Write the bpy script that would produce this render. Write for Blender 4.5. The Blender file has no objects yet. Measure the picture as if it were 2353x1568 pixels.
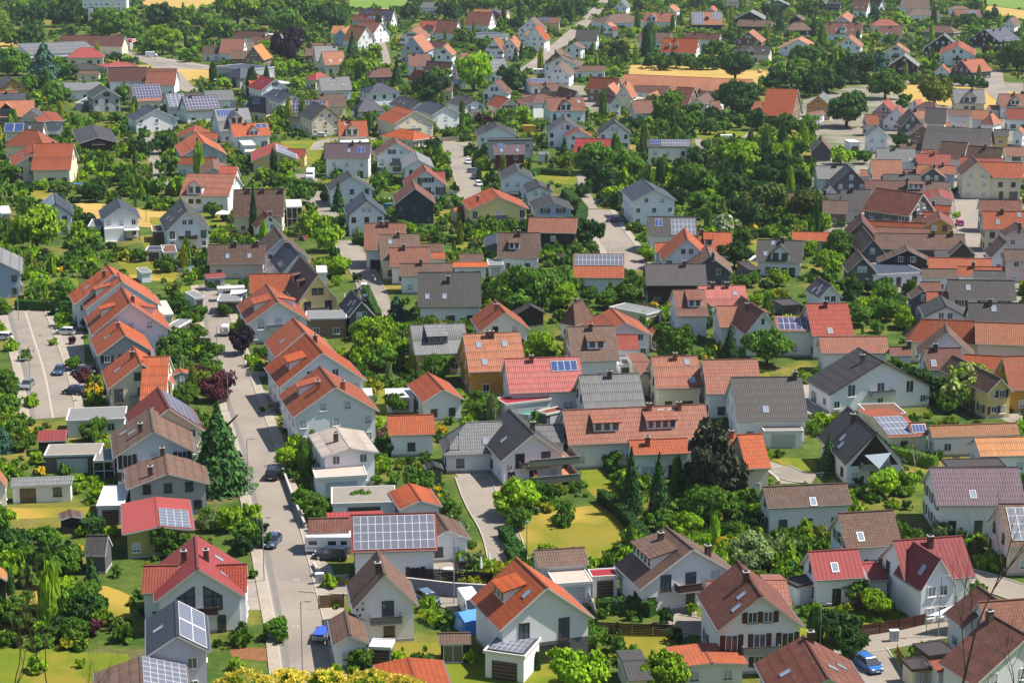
import bpy, math, random
import numpy as np
from mathutils import Matrix, Vector
R_=math.radians
rnd=random.Random(7)
sc=bpy.context.scene
# ------------------------------------------------------------------ camera, sky, sun
FPX=4400.0; HC=86.8; TILT=math.atan(1072/FPX)
cd=bpy.data.cameras.new('camera'); cam=bpy.data.objects.new('camera',cd); sc.collection.objects.link(cam)
cam.location=(0,0,HC); cam.rotation_euler=(math.pi/2-TILT,0,0)
cd.sensor_width=36; cd.lens=FPX/2352*36; cd.clip_start=1; cd.clip_end=6000
sc.camera=cam
SUN_EL=R_(56); SUN_AZ=R_(6)      # azimuth measured from +X towards +Y
sund=Vector((math.cos(SUN_EL)*math.cos(SUN_AZ),math.cos(SUN_EL)*math.sin(SUN_AZ),math.sin(SUN_EL)))
w=bpy.data.worlds.new('World'); sc.world=w; w.use_nodes=True
nt=w.node_tree; sky=nt.nodes.new('ShaderNodeTexSky'); sky.sky_type='NISHITA'; sky.sun_disc=False
sky.sun_elevation=SUN_EL; sky.sun_rotation=math.pi/2-SUN_AZ
sky.air_density=1.0; sky.dust_density=0.6; sky.ozone_density=1.0
nt.links.new(sky.outputs[0],nt.nodes['Background'].inputs[0]); nt.nodes['Background'].inputs[1].default_value=0.09
sl=bpy.data.lights.new('sun','SUN'); sl.energy=4.8; sl.angle=R_(0.5); sl.color=(1,0.93,0.82)
so=bpy.data.objects.new('sun',sl); sc.collection.objects.link(so)
so.rotation_euler=sund.to_track_quat('Z','Y').to_euler()
sc.view_settings.view_transform='Standard'; sc.view_settings.look='None'; sc.view_settings.gamma=1
sc.view_settings.exposure=0.84; sc.view_settings.use_curve_mapping=False
try:
    sc.cycles.max_bounces=5; sc.cycles.transparent_max_bounces=4; sc.cycles.diffuse_bounces=2
    sc.cycles.glossy_bounces=2
except Exception: pass
ct,st=math.cos(TILT),math.sin(TILT)
def unproj(X,Y,h=0.0):
    xc=(X-1176)/FPX; yc=(784-Y)/FPX
    d=np.array([xc,ct+yc*st,-st+yc*ct]); s=(h-HC)/d[2]
    return np.array([0,0,HC])+d*s
def proj(p):
    p=np.asarray(p,float); x=p[...,0]; y=p[...,1]; z=p[...,2]-HC
    dep=y*ct-z*st; up=y*st+z*ct
    return 1176+FPX*x/dep, 784-FPX*up/dep
def pxm(y): return FPX/(y*ct+HC*st)      # photo-view px per metre at ground distance y
# ------------------------------------------------------------------ survey data
LANDMARKS=r"""
petrol station 275 118
red-roofed restaurant 200 125
long brown barn 335 170
long pink-roofed barn 1590 190
tall bright-green tree 1090 170
black-purple beech 660 105
pink car 2205 517
crimson-roofed hall 1365 330
yellow container 1216 303
white motorhome 713 405
yellow gabled house 725 680
tall dark spruce 510 1045
dark spire conifer 585 500
house numbered 2d 1190 1040
dry round lawn 1310 1220
white touring caravan 757 1258
crimson cross-gabled house 2130 1300
half-timbered pink house 2040 255
blue-walled gabled house 950 130
ochre house 1120 825
four blue collectors 1287 845
dark copper tree 1625 1075
blue tarpaulin tent 1095 1425
white bare birch 2105 1040
white sail 2010 1055
yellow villa 1120 480
timber-clad barn house 1270 540
white flowering tree 1660 515
ochre-yellow gabled house 1880 235
turquoise pool 1206 955
white block with solar roof 1535 345
black gabled barn 1950 410
tractor 498 196
dark slate-blue chalet 2310 85
bare brick house 1560 95
white cubic house 800 365
dark blue house 950 465
dark red house 1170 360
large white steel-roofed house 1480 465
arched window house 1795 580
street conifer 2290 415
big brown chalet 1935 860
broad charcoal roof 1760 915
longest tiled house 1460 985
pale flowering tree 2230 900
olive-yellow house 350 1210
crimson balcony house 450 1330
lavender slate house 405 1470
brown-roofed chalet 350 1000
blue balcony gable 290 720
purple beech 490 885
cul-de-sac lamp 43 735
fanned orange roof 740 920
patched grey roof 800 1060
solar-roofed house 905 1250
mossy garage 800 1450
red shed-dormer house 1220 1400
brown shed-dormer chalet 1540 1290
brown balcony house 1720 1410
bottom-right junction 2090 1480
bright blue car 1995 1535
orchard van 1662 327
upper orchard pool 1283 287
orange cream villa 100 370
glazed terrace house 275 500
dark slate skylight house 425 510
tall white slate house 835 490
yellow solar bungalow 620 360
pond-green pool 425 622
curved street lamp 851 705
far road top 1375 30
wheat field 430 5
left straw bale 1500 162
right stubble field 2250 235
plum-roofed wide house 2230 1150
green-walled gable 2205 585
orange-roofed hip house 2220 750
grey curved-dormer house 2220 220
red barn cluster 1430 240
large orange barn 1790 230
"""
HOUSES=r"""
@0,0,2.9314
f 940,5 1455,0 1060,-70 7 g w #white warehouse at the top
g 705,403 1440,415 745,515 4 m c
g 1350,385 1365,372 1275,412 5 P c
s 200,540 975,510 300,625 4 g w
h 910,550 1055,548 770,668 3.5 R c #red-roofed restaurant
h 1330,718 1370,716 1225,772 3 R c
h 930,730 1020,728 825,805 3 k c
h 930,815 1100,815 900,885 3 b c
g 1240,775 1690,768 1335,938 5 m w #long brown barn
+g 1690,790 2035,788 1765,925 4.5 m w
g 150,912 70,862 0,1020 4 k O
g 0,1042 185,1040 0,1075 5 o c
g -20,1070 300,1066 -10,1148 4 n c c.3
g 725,952 1135,938 800,1040 4 g w c.6
f 860,1190 945,1190 840,1118 2.6 g g
g 1222,1025 1145,968 1055,1130 5.5 k g #red and grey two-storey house
g 1500,975 1828,963 1560,1165 4 t c s.02,.98,.02,.85,9,5
g 1880,1075 2325,1060 1985,1250 4 k w s.05,.5,.05,.9,4,5
g 2085,1112 2486,1092 2140,1283 4.5 k w s.03,.97,.05,.9,10,4 c.25
g 1800,1250 1690,1200 1550,1392 4.5 n w
g -60,1158 395,1148 -60,1350 3.5 P d d.3:g5
g 350,1265 415,1235 190,1395 4 k c
g 590,1385 495,1280 440,1400 5.5 o g
g 55,1405 510,1405 55,1530 5 k c t.02,.5,.1,.9,2,1 w.65:.5
@802,0,2.9314
g 350,352 715,365 330,435 4 m w c.1 
g 195,442 470,445 235,590 4 t w t.6,.95,.1,.4,5,1
g 270,485 560,475 290,600 4 b w c.5
g -20,530 190,530 0,622 3.5 b w
g 555,533 655,500 680,697 4 y b
g 300,585 520,585 290,675 3.5 b b
g 560,412 835,412 570,500 3.5 m w c.45
f 500,800 808,770 430,735 5 n g
h 420,778 450,775 230,885 4 n g
g 810,912 650,870 645,1045 4.5 R w w.5:.4 B
+g 480,878 650,872 400,955 4 o c
g -10,1040 320,1028 10,1160 3.5 g w
h 530,1110 700,1125 470,1290 3.2 n c t.2,.7,.1,.45,4,1
+g 300,1165 480,1165 310,1235 3 n c
g 1010,1080 790,1018 855,1175 3.5 n w c.4:.2 w.5:.5
g 1005,1147 1410,1147 1020,1298 3.5 o w s.02,.95,.05,.95,10,3
g 1390,1225 1245,1163 1215,1385 5.5 k c #cream house with black roof
+g 965,1345 1120,1345 1010,1410 2.5 k w
g 1310,887 1660,878 1360,1040 4.5 g w w.35:.6 w.75:.6 c.5
h 1290,838 1320,835 1150,905 4 R c
g 1310,1085 1600,1075 1350,1225 3.5 b c c.15
h 1990,960 2030,958 1900,1082 5.5 n w
h 1840,1143 1905,1140 1760,1290 4 n w
g 2240,1100 2480,1180 2110,1195 4 k w w.3:.5 w.5:.5
g 110,1252 500,1237 200,1508 4 g w t.05,.55,.05,.35,6,1 c.65 d.5:g4
g 295,1425 725,1407 340,1570 4 o w t.65,.95,.1,.4,2,1 d.55:g3 c.4
g 1525,1392 1860,1385 1555,1575 4 o c d.45:g4 c.4 w.25:.2
g 2411,1272 2200,1213 2175,1425 5.5 o c B
+g 2110,1270 2290,1262 2125,1355 4.5 o y
h 2250,1480 2400,1500 2010,1560 3 o c
g 1785,97 2180,112 1790,240 4 t w s.1,.4,.1,.5,4,3 s.65,.95,.1,.9,5,4
g 1715,170 2050,180 1700,245 4 m w t.55,.95,.2,.6,2,1 c.45
g 1790,248 2030,260 1900,370 4.5 m w c.0
g 1560,338 1690,285 1475,430 5 y e #blue-walled gabled house
+g 1680,290 1865,310 1790,450 4.5 y w
g 1475,295 1600,297 1435,385 4 y w
g 1150,495 1455,492 1170,640 4 b b c.8
g 1255,530 1520,525 1300,705 4.5 g c c.9
g 1340,597 1590,588 1370,755 4 P c w.3:.7 w.75:.7
h 1950,790 2100,785 1890,890 3.5 m k c.1
f 835,410 915,405 840,372 3 c c
f 1060,412 1120,405 1065,382 3 c c
f 905,962 1010,955 890,930 3 w G
@1604,0,2.9314
g 160,22 395,28 130,90 4 g w
g 740,102 1145,115 740,160 4 y c s.5,.95,.1,.8,8,3
g 680,137 960,145 715,275 4 m w t.6,.9,.2,.4,3,1 w.3:.75 w.5:.75 c.4
g 130,237 325,240 120,325 4 r c
g 325,230 570,238 355,370 4 m w t.45,.8,.15,.45,4,1
h 200,285 290,300 150,345 3.5 P w
g 20,340 110,298 165,455 4.5 P w
g 35,425 145,380 180,605 5 P e
g 215,470 430,475 240,560 4 m w
g 390,533 440,500 285,640 5 P w #white gabled house by the bright tree
g -20,622 235,618 20,765 5 m w c.3
+g 200,700 500,715 210,820 4 m w
h 60,800 180,815 10,935 3.5 o c c.2
g 370,938 500,938 380,1045 4 b c
g 590,607 870,605 630,720 4 t w c.4
g 520,732 620,730 555,910 4 t e
g 965,452 1035,420 850,600 4.5 P w c.1
g 930,537 1010,498 870,600 4 k k w.5:-.6 c.3:-.2
g 870,680 1100,675 930,820 4.5 g w w.6:.3
g 1150,440 1215,405 1260,580 5 P w c.2 D.5:s3
g 1310,375 1380,345 1265,430 6 b w c.1
g 1435,310 1505,285 1560,470 6 o w
f 770,412 1140,400 800,375 3.5 n w
g 1390,218 1440,190 1240,350 4 b w c.2
g 1480,198 1735,200 1530,265 4 P y s.0,.5,.05,.8,5,3
h 2330,165 2500,160 2180,265 4 b w
g 2270,275 2310,250 2175,335 4.5 P w
g 1920,338 2175,342 1910,470 4.5 k w
g 1945,420 1990,400 1895,470 4 b w c.1
g 1880,500 1930,480 1780,555 5 b w c.2
g 1690,590 1740,555 1545,740 4.5 b b c.1
g 1745,660 1800,610 1535,765 5 b w D.5:s3
g 1705,740 1765,700 1560,865 5 b w w.3:-.4 w.6:-.4 c.1
g 1900,755 2255,757 1925,815 3.5 b w p20
g 2080,880 2420,900 2100,1010 5 o b
g 1340,910 1620,905 1400,985 3.5 m w s.1,.9,.0,.6,8,1
g 1500,968 1800,965 1510,1045 3 b b c.2 d.2:g3
g 1300,1090 1500,1088 1310,1165 3.5 t w
g 1720,990 1930,1050 1710,1115 4 m w
h 1480,1088 1520,1085 1430,1180 6 m w
g 1565,1125 1995,1113 1610,1280 4.5 m w d.45:g4 w.85:.35 c.62 #brown-roofed house with gabled dormer balcony
g 2376,1115 2270,1072 2310,1200 5 m w
g 2280,985 2350,940 2185,1080 5 P b c.1
g 760,1140 560,1090 620,1230 4.5 k w B c.4
g 430,1220 210,1160 265,1320 5.5 n w c.1 #long white house with slate roof
g 110,1155 -60,1100 30,1210 5 n w
g 1150,1135 1010,1093 1030,1245 4 o c
g 975,940 1040,905 830,1075 5 m w B w.5:-.6
g 1790,1378 1775,1312 1578,1525 5 k w
g 2360,1400 2340,1350 2165,1545 5 k w
g 1010,1455 985,1392 780,1560 5.5 k w
g 1950,1490 1935,1455 1795,1575 4.5 r w
@2406,0,2.9314
g 75,12 120,-15 0,90 5 g w
g 365,140 695,148 330,250 4 t w d.3:g5 c.6
g 635,75 690,50 555,135 4 P w
g 885,135 1240,135 860,290 3.5 P d s.02,.4,.05,.95,4,5 s.68,.98,.05,.65,3,3 d.5:g2
g 1110,85 1145,62 1065,130 4.5 o w c.1
g 1280,-25 1560,-25 1275,35 4 k w
g 1560,135 1600,110 1368,225 3.5 g d
g 1435,225 1790,235 1420,305 3 b d c.55 p28
g 1885,5 1880,-20 1745,60 3.5 g d
g 2090,180 2130,165 2005,230 3 b d
h 2065,262 2180,262 1985,350 3 b d
g 2120,455 2150,415 1890,555 4 P w
g 1545,370 1600,335 1385,485 4 P B #bare brick house shell
g 1475,520 1810,530 1470,620 4 k c d.3:g5 w.75:.55
+g 1380,560 1460,560 1335,635 2.6 k c
g 290,370 665,378 275,480 4 b w
g 570,435 980,447 555,605 4 o w c.35 d.2:g2 d.42:g2
g 825,375 1230,388 820,455 4.5 m w c.3 c.68
g -20,308 50,308 -20,350 4 r w
g 120,852 1600,915 200,985 4 P k p20 #long pink-roofed barn
g 1760,1012 2120,1025 1835,1255 4.5 o b #large orange barn
g 2351,1100 2410,1055 2195,1215 5 g O #ochre-yellow gabled house
g 110,960 175,930 205,1130 5.5 P c c.2
g 235,985 640,990 260,1060 5 m w
g 725,998 930,1010 800,1160 4 m b
g 395,1085 540,1020 430,1140 4 P b
g 610,1030 690,1015 570,1110 4 P b
g 680,1040 740,1022 790,1170 3.5 y b
g 950,1130 1075,1055 845,1200 4.5 b w
g 960,1045 1260,1060 960,1120 5 b w c.1
g 1105,1158 1215,1155 1100,1300 3.5 t w
g 205,1155 430,1150 205,1310 3.5 t w
f 240,1140 370,1130 290,1070 4 L c
g 1570,1160 1700,1160 1560,1290 3 o c
g 2000,1265 2030,1262 1960,1320 3 o c
f 2090,1330 2220,1320 2065,1260 2.8 g w
g 2235,1285 2400,1260 2240,1340 3 m w
f 2100,1385 2300,1395 2130,1340 2.6 g w
@3208,0,2.9314
g 20,-10 60,-40 -60,60 3.5 k d
g 110,20 265,30 110,95 3.5 k d s.0,1,.05,.35,8,1
g 400,0 585,5 395,130 4 b w w.3:.7 w.7:.7
g 590,-20 740,-10 585,90 4 b w
g 950,-20 1265,-20 960,100 4 b w
h 1090,108 1180,105 1010,180 3 b w
g 1550,112 1850,112 1660,228 3.5 m k s.45,.85,.1,.7,8,3
h 1560,72 1660,72 1510,105 4 b w
g 265,185 330,130 160,250 5 P p
g 80,262 505,270 65,390 4 m w d.5:g3 c.15 c.85 w.3:.6 w.75:.6
g 345,435 375,392 190,545 4.5 P w
h 700,225 830,225 615,300 4 r c
g 700,303 965,308 690,415 4 m w w.35:.75 w.55:.75 c.5
h 1330,292 1500,300 1185,365 3 b b
g 1905,338 2150,315 2125,480 3.5 n d c.3:.2 c.6:.2 w.5:.8 #dark chalet with slate-blue roof
g 1435,400 1450,378 1165,560 3.5 g d
g 895,515 920,488 750,605 5 P w c.1 B
g 980,640 1000,605 800,760 4 g d B
g 370,617 630,622 410,740 3 b b
g 1600,530 1610,462 1385,630 5 o w B
g 1640,690 1880,672 1760,835 3.5 o k c.15
+g 1420,750 1430,728 1325,840 2.8 o w
g 745,1180 800,1130 595,1310 5 r H #half-timbered pink house
g 890,1235 930,1205 720,1400 3 r w
g 1090,1302 1030,1250 945,1462 4 b k
g 680,1462 655,1430 540,1568 5.5 g w #white modern gable at the village edge
g 530,1318 680,1315 510,1440 4 o p
g 1100,1148 1180,1145 1025,1215 3 o w
h 1230,1170 1330,1180 1080,1250 3 b w
g 1545,1022 1905,1025 1540,1190 4.5 g c d.5:g5 w.2:.25 c.6 #cream house with grey roof and wide dormer
g 1230,1237 1480,1245 1225,1420 4.5 k w
g 1060,1272 1220,1270 1100,1365 4 t w c.3
g 1480,1252 1760,1258 1510,1330 4.5 b w
g 1765,1262 1950,1268 1760,1370 4.5 P w
g 1310,1397 1685,1412 1305,1445 3 o w s.55,.95,.1,.9,4,1
h 1970,1310 2010,1300 1860,1430 3.5 P w c.5
g 2065,1078 2420,1080 2055,1225 4.5 t w d.5:g3 c.5
g 2150,1243 2420,1245 2120,1375 4 r w
g 1950,1210 2070,1210 1955,1265 3 t c
g 1245,1450 2000,1483 1400,1625 5 k b c.4 c.8
g 1410,1620 1720,1640 1440,1775 4 b w
g 1195,1440 1200,1390 1040,1550 4 b b
g 2010,1485 2190,1490 2015,1560 6 k y
g 2290,1475 2330,1450 2225,1540 4 P w
g 2190,215 2260,185 2255,310 4 b w
@0,535,2.9314
h 290,-75 420,-70 45,105 4.5 o c
g 405,185 375,82 135,340 5 o c w.3:.5 w.6:.5 B #orange-roofed cream villa
+g 400,80 850,75 560,270 4.5 o c c.45
g 1125,10 1045,-138 900,80 3.2 k d B
g 640,768 620,640 845,900 5 n w S.0,1,.05,.95,2,1
g 1385,815 1345,705 1165,965 5 n w #white house with glazed terrace
f 1005,1038 1160,1035 975,950 3 g w
g 2150,855 2075,705 1895,1105 4.5 k w w.35:.2 w.35:.6 w.6:.7 B
g 2150,425 2711,433 2045,675 4.5 t w d.3:g4
g 2025,235 2500,240 2060,330 3.5 o w
g 2345,65 2250,-50 2085,225 4.5 o g c.3:.2
g 2215,-60 2240,-138 2020,30 4.5 o c
f 10,888 130,882 -10,802 2.7 w w
g -120,1380 -100,1220 255,1555 5.5 g e
f 1620,1565 1745,1555 1590,1510 2.3 g w
f 1665,1312 1860,1310 1700,1262 2.6 n w
f 1870,1332 2035,1325 1830,1250 2.6 b w
f 1745,1090 1885,1085 1715,1025 2.8 b b
@802,535,2.9314
g 815,170 800,65 540,280 3.5 r y S.0,.8,.05,.9,2,1
+g 950,140 1170,143 960,230 3.2 r y
g 1390,77 1910,80 1393,250 6 K w t.72,.88,.25,.65,2,1 w.53:.5 c.6 #white cubic house with plum roof
g 2205,70 2170,5 1965,228 5.5 m w B
f 1560,70 1890,65 1545,35 3 w w
g 1690,460 1640,390 1950,615 4.5 k w s.5,.9,.3,.8,3,3
g 1860,725 1815,627 1635,915 5.2 n w #tall white house with dark slate roof
g 330,610 915,605 345,920 4.5 b c c.3 c.58 c.95
f 940,812 1120,808 915,728 5 w G
g 740,905 680,850 895,1045 4 m w c.1
g 895,1160 810,1037 575,1455 3 b w
g 35,1240 695,1230 60,1468 3.5 b p w.35:.6 w.73:.6 c.48 c.86
g 1075,1335 945,1190 870,1575 3.5 n w w.25:.75 w.35:.75 w.45:.75 c.7:.2
f 1290,1568 1410,1565 1245,1487 5 w w
g 1835,995 2310,992 1865,1305 4.5 t w c.4 c.55
g 2000,1125 2465,1115 2030,1422 4.5 b c w.27:.3 c.47
g 2120,1275 2585,1268 2130,1500 4 t w c.35
g 2235,1457 2850,1452 2245,1600 4 b w c.4
g 100,358 92,255 255,430 4.5 m p
+g 175,343 380,342 230,455 4 r p
g -120,-40 148,-45 -120,38 4 o w
f 460,180 590,178 455,150 3 c c
f 440,105 590,100 400,48 3 w w
@1604,535,2.9314
g 190,385 160,312 435,570 5 r w B
+g 275,405 410,403 290,490 4 r w
g 65,595 35,500 300,772 5.5 m E #dark blue house with red roof
g 105,270 65,165 285,355 5.5 g w
g 1030,692 935,585 682,850 5 o Y c.4:.6 B #yellow villa with orange roof
+g 500,820 650,795 520,875 2.6 o Y
f 905,45 1430,40 880,20 6 k g
g 960,90 1325,85 965,208 5 K D w.25:.6 w.75:.6 t.15,.35,.0,.35,2,1 #dark red house with plum roof
g 1245,395 1210,308 1055,495 5.5 k w c.6:-.3
g 1500,565 1450,485 1345,640 4.5 k w c.2:-.7
g 1655,755 1595,660 1425,842 4.5 k e
f 1170,670 1290,668 1155,632 2.8 k k
g 1375,925 1930,935 1362,1098 5.5 t d #timber-clad barn house
g 1015,1100 1505,1103 1040,1392 3.5 b w d.4:s2.4 c.5
g 985,1215 1000,1112 855,1250 2.5 n k
g 575,1340 850,1340 580,1432 2.8 b w
g 495,1442 900,1442 500,1498 2.5 o w p20
f 905,1480 1085,1478 865,1412 2.7 g w
g 130,1225 395,1225 130,1310 3.5 b w
g 245,1332 412,1330 245,1410 3 o w p20
g 1882,1345 2470,1350 1900,1618 4 o w s.03,.97,.03,.5,12,2 #orange house with blue solar strip
g 1908,18 2350,28 1900,185 3.5 R w #crimson-roofed hall
g 1480,168 1605,168 1490,200 2.4 g w
@2406,535,2.9314
g 380,25 880,30 375,120 6 k w t.07,.3,.1,.7,4,1 s.32,.98,.1,.9,10,2 #white block with solar roof
g 470,610 325,483 205,750 6.5 n w w.5:-.4 #large white house with steel-blue roof
s 608,745 600,687 300,888 4.5 b e
g 385,918 945,920 425,1130 4.5 k w t.15,.3,.15,.55,2,1 s.47,.97,.15,.98,6,3
g 845,1175 810,1045 545,1435 4.5 o w B
+g 465,1215 670,1215 470,1340 4 o w
g 970,1095 1355,1100 1000,1330 4 o w c.1 d.3:s2
g 1105,1370 1065,1245 1365,1568 4 b k c.0
g 352,1462 1052,1462 390,1705 4.5 k d c.65
g 1645,1178 2180,1195 1650,1430 3.5 k w d.52:g4 w.2:.65 w.35:.15 c.55 #white house with tall arched gable window
f 1560,1540 1690,1535 1550,1430 2.8 k k
g 2045,1092 2640,1105 2045,1190 3 o w p25
g 2010,642 2110,645 2010,760 3 b w
@3208,535,2.9314
f 360,70 485,68 350,35 3.5 w w
g 38,45 30,-20 155,180 3 b k
g -40,338 410,335 -10,490 4.5 g w c.5
g 385,375 320,310 612,605 3.5 k k #black gabled barn
g 345,470 330,440 465,605 3 b b
g 480,380 600,385 480,450 3 P p
g 597,267 950,268 612,495 4 P w
g 668,132 1110,138 668,290 4.5 g w c.45 w.85:.8
g 938,80 1195,88 935,150 4 b w c.5
g 1195,150 1485,158 1190,195 4 o w
g 1118,193 1520,203 1115,318 4.5 r w c.5
g 1125,322 1585,335 1130,420 4 P e c.0 c.65
g 968,378 1200,378 968,430 3.5 m w c.9
g 1310,360 1285,325 1475,485 4 P k c.2
g 735,432 1175,437 730,500 4 k w c.55
g 530,500 1010,510 560,620 4 m w
g 1015,512 1505,520 1010,640 4 b w c.0 c.55 d.2:s4
g 1390,680 1365,575 1215,725 4 r p w.3:.3
g 258,607 600,608 258,832 4 k w c.35
g 658,588 1205,658 800,775 5 m k
g 45,728 335,735 60,880 3.5 b b
g 30,655 250,660 40,725 4 k k c.2
g 130,560 110,525 200,655 4 k w
g 1015,765 1525,795 1010,840 4 o w c.3 c.6
g 875,840 1510,880 870,940 3.5 o w c.3
f 600,950 870,945 595,862 3 L w
g 990,888 1225,905 980,970 3.5 b w c.55
g 1395,935 1375,850 1215,1035 4.5 m O
g 500,965 485,870 305,1165 4 m b
g 545,958 1240,990 590,1055 3.5 o w
g 658,1033 1280,1055 658,1105 3.5 t w
g 630,1180 505,1030 775,1350 3.5 b k
g 638,1108 1680,1120 640,1290 4 b k c.65 c.85
g 510,1390 445,1295 330,1560 3.5 b k
g 1020,1300 995,1245 690,1440 3.5 b d
f 625,1590 1225,1560 605,1458 3 n w
g 1320,1245 1590,1250 1330,1355 3 k w
g 1665,1215 1640,1185 1810,1370 4.5 b V #green-walled gable on the street
g 1255,1385 1990,1400 1255,1510 3.5 o w
g 1595,1487 2105,1497 1600,1600 3.5 o w c.35
g 1180,1515 1590,1518 1180,1620 3.5 b w
g 1615,235 2130,250 1615,330 4.5 r w
g 1830,290 1760,218 1640,450 6.5 m c
g 1715,103 2130,130 1705,245 5 b c c.5
g 2130,115 2420,120 2140,220 5 t w
g 1850,290 2345,300 1808,470 6 o c #big cream house behind the street conifer
g 1840,722 2330,730 1835,880 5 m w
g 1880,855 2440,860 1868,1065 5.5 o c w.3:.6 w.75:.2 c.4
g 2330,1035 2265,978 2135,1150 5.5 b p c.0
g 2165,1210 2080,1130 1980,1395 3.5 b w
g 2125,1290 2400,1295 2130,1420 5 b H
@0,1070,1.6746
g 748,5 705,-57 485,205 5 o w c.3:.2 w.5:.6
g 800,55 775,-5 555,240 5 o w d.5:s2.5
g 855,195 800,88 600,410 5.5 o w B d.5:s2.5 c.2:-.1 D.4:s2.5 #tall white gable with blue balcony
g 820,405 765,300 640,543 5 o g w.5:.5 c.5:.1
g 925,590 875,478 710,762 5 o c w.5:.6 c.5:.15 B
+g 940,547 1112,543 990,640 4.5 o c
g 1190,640 1180,625 1135,662 2.5 o g
f 1275,165 1345,158 1255,120 2.8 g w
f 1060,275 1140,270 1020,185 2.7 c w
f 1085,350 1172,355 1065,297 2.5 g G
@802,1070,1.6746
g 0,5 125,-5 0,38 2.8 R g p20
g 292,6 620,0 305,130 4 o c w.8:.7
g 482,188 405,68 278,335 4 o w w.5:.4 D.4:s2 B d.4:s5
f 80,185 240,183 45,140 2.8 g b
f 165,150 270,148 155,112 2.8 w w
f 85,105 265,97 72,88 2.8 w w
g 742,12 625,-112 885,185 4.5 b Y D.3:s1.5 D.6:s1.5 B #yellow gabled house
g 1030,185 960,110 945,290 4 n k w.3:.3 w.5:.5 w.2:.7 c.8:-.2
f 660,300 932,295 640,250 4 g b
g 660,385 580,290 462,552 5 o w w.4:.6
g 775,520 665,395 490,750 5 o w d.4:s4 c.7:-.1
g 860,745 755,608 580,945 5.5 o w c.3:.3 c.1:-.2 d.6:s2.5 #white house with fanned orange roof
f 1190,820 1380,815 1155,760 2.6 w w
f 1030,807 1103,805 995,758 2.8 w w
@1604,1070,1.6746
g 55,-5 470,-8 65,222 4 k w w.15:.7 w.42:.7 c.48:.3
g 630,255 560,172 465,385 4 o w c.4:.2 #white house with bright orange gable roof
g 800,215 765,180 705,270 2.8 k d
h 1075,200 1140,182 985,330 3 b w c.4
g 1415,322 1325,228 1598,410 4.5 o w
g 5,342 360,328 50,535 4 g y d.45:s3.5
g 350,400 725,385 395,650 4.5 P O c.42 c.5 w.25:.3 w.7:.3 w.3:.75 #ochre house with orange tiled roof
g 625,562 1115,545 660,790 4 T w t.6,.95,.12,.42,4,1 c.35 #pink-roofed house with four blue collectors
f 630,860 935,825 600,815 3 R w
g 1035,350 1348,342 1065,580 4.5 b w d.55:s3 c.48
g 1110,668 1508,655 1155,885 4.2 g w c.5
g 225,760 120,647 90,848 3.5 o w
@2406,1070,1.6746
g -5,402 155,400 20,500 4 r w
g 385,110 595,108 425,280 4.5 m w d.6:s2.5
g 552,84 860,80 590,215 4 T w w.75:.4 c.3 c.6
f 215,272 322,245 140,180 3 g c
g 985,252 835,146 862,402 4.5 m w D.4:s3 c.5:.3
+g 670,215 850,212 695,355 4 P w
g 1055,287 1300,290 1085,375 5 P w s.05,.97,.05,.95,6,2 p22
f 1105,215 1230,208 1000,178 2.8 k k
g 120,583 240,580 175,662 4 t c
g 245,545 548,540 285,755 4.5 t c w.75:.2 w.8:.75 c.5
g 578,568 942,562 610,793 4.5 t w
g 765,683 1232,678 805,968 4 k w w.43:.75 c.9:.05 #large white house with broad charcoal roof
g 345,385 270,340 395,410 3 o b
f 30,600 128,598 25,535 2.8 g w
@3208,1070,1.6746
g 840,215 800,145 690,283 4 k w
g 705,120 1090,130 725,190 4 o w
g 690,112 660,78 610,165 4 b k
g 845,42 1285,48 850,170 5 k w w.3:.4
g 665,57 800,55 665,115 4 m w
g 1015,-20 1230,-15 1015,30 5 k w
g 975,192 1400,195 980,325 4.5 k w w.4:.3 c.35
h 680,300 1020,312 575,450 4 o c
g 1025,318 1400,330 1000,465 4.5 P p
g 845,385 835,333 645,540 4 b w
g 690,490 935,487 705,635 4 m w w.2:.7 c.3
g 0,415 445,413 15,525 4 t w
g 465,482 605,480 470,543 4 m w c.9
g 1200,690 880,537 1110,790 4.5 b y
g 950,530 1215,545 970,620 4 o w
g 1205,545 1400,540 1250,770 4 o O
g -85,200 190,196 -40,412 4.5 r w w.45:.85 c.45
g 85,78 -10,25 5,165 4.5 K w w.4:.4 w.6:.7 w.3:.7
g 425,578 258,487 5,790 3.4 k w c.4:.2 B #big brown chalet with two balconies
@0,1500,1.6746
g 1108,165 1035,25 1345,312 4.5 r c s.05,.95,.05,.9,8,5 w.4:-.4 w.5:-.6
f 430,250 820,235 410,170 2.8 g w
s 250,300 440,292 275,382 2.4 R d
f 285,478 655,468 242,408 2.8 v k
g 1010,316 983,162 742,492 4.5 b w c.3:.3 B w.5:.5 w.7:.7 #white chalet with brown roof and recessed balcony
g 1100,592 1078,458 828,698 4.5 b g c.2:.4 c.9:.05
f 610,512 750,508 600,435 2.7 g G
s 80,612 480,597 80,680 2.6 g w
f 630,810 812,805 620,680 2.8 w w
g -30,590 -30,530 42,690 3 P w
@802,1500,1.6746
g 955,425 862,285 768,482 5 l w c.4:.3 #white house with patched grey roof
f 725,625 1068,605 690,560 3 L w
f 830,795 1260,782 690,690 2.8 v w
s 800,850 1165,835 815,880 2.8 R w
@1604,1500,1.6746
g 75,768 0,655 -65,830 3 o w
g -145,215 160,205 -130,345 3.5 o w
g 818,332 652,168 600,512 4 k w B w.4:.6 c.3:-.2 #house numbered 2d
+h 378,258 600,250 228,475 3 g w w.5:.6
+g 800,275 1010,270 840,390 4 g w
g 165,545 150,508 110,565 2.4 k k
g 1003,178 1940,137 1045,408 4 t w d.28:s4 d.66:s4.5 c.6 c.81 w.68:.2 w.75:.2 #longest tiled house with two dormers
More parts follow.
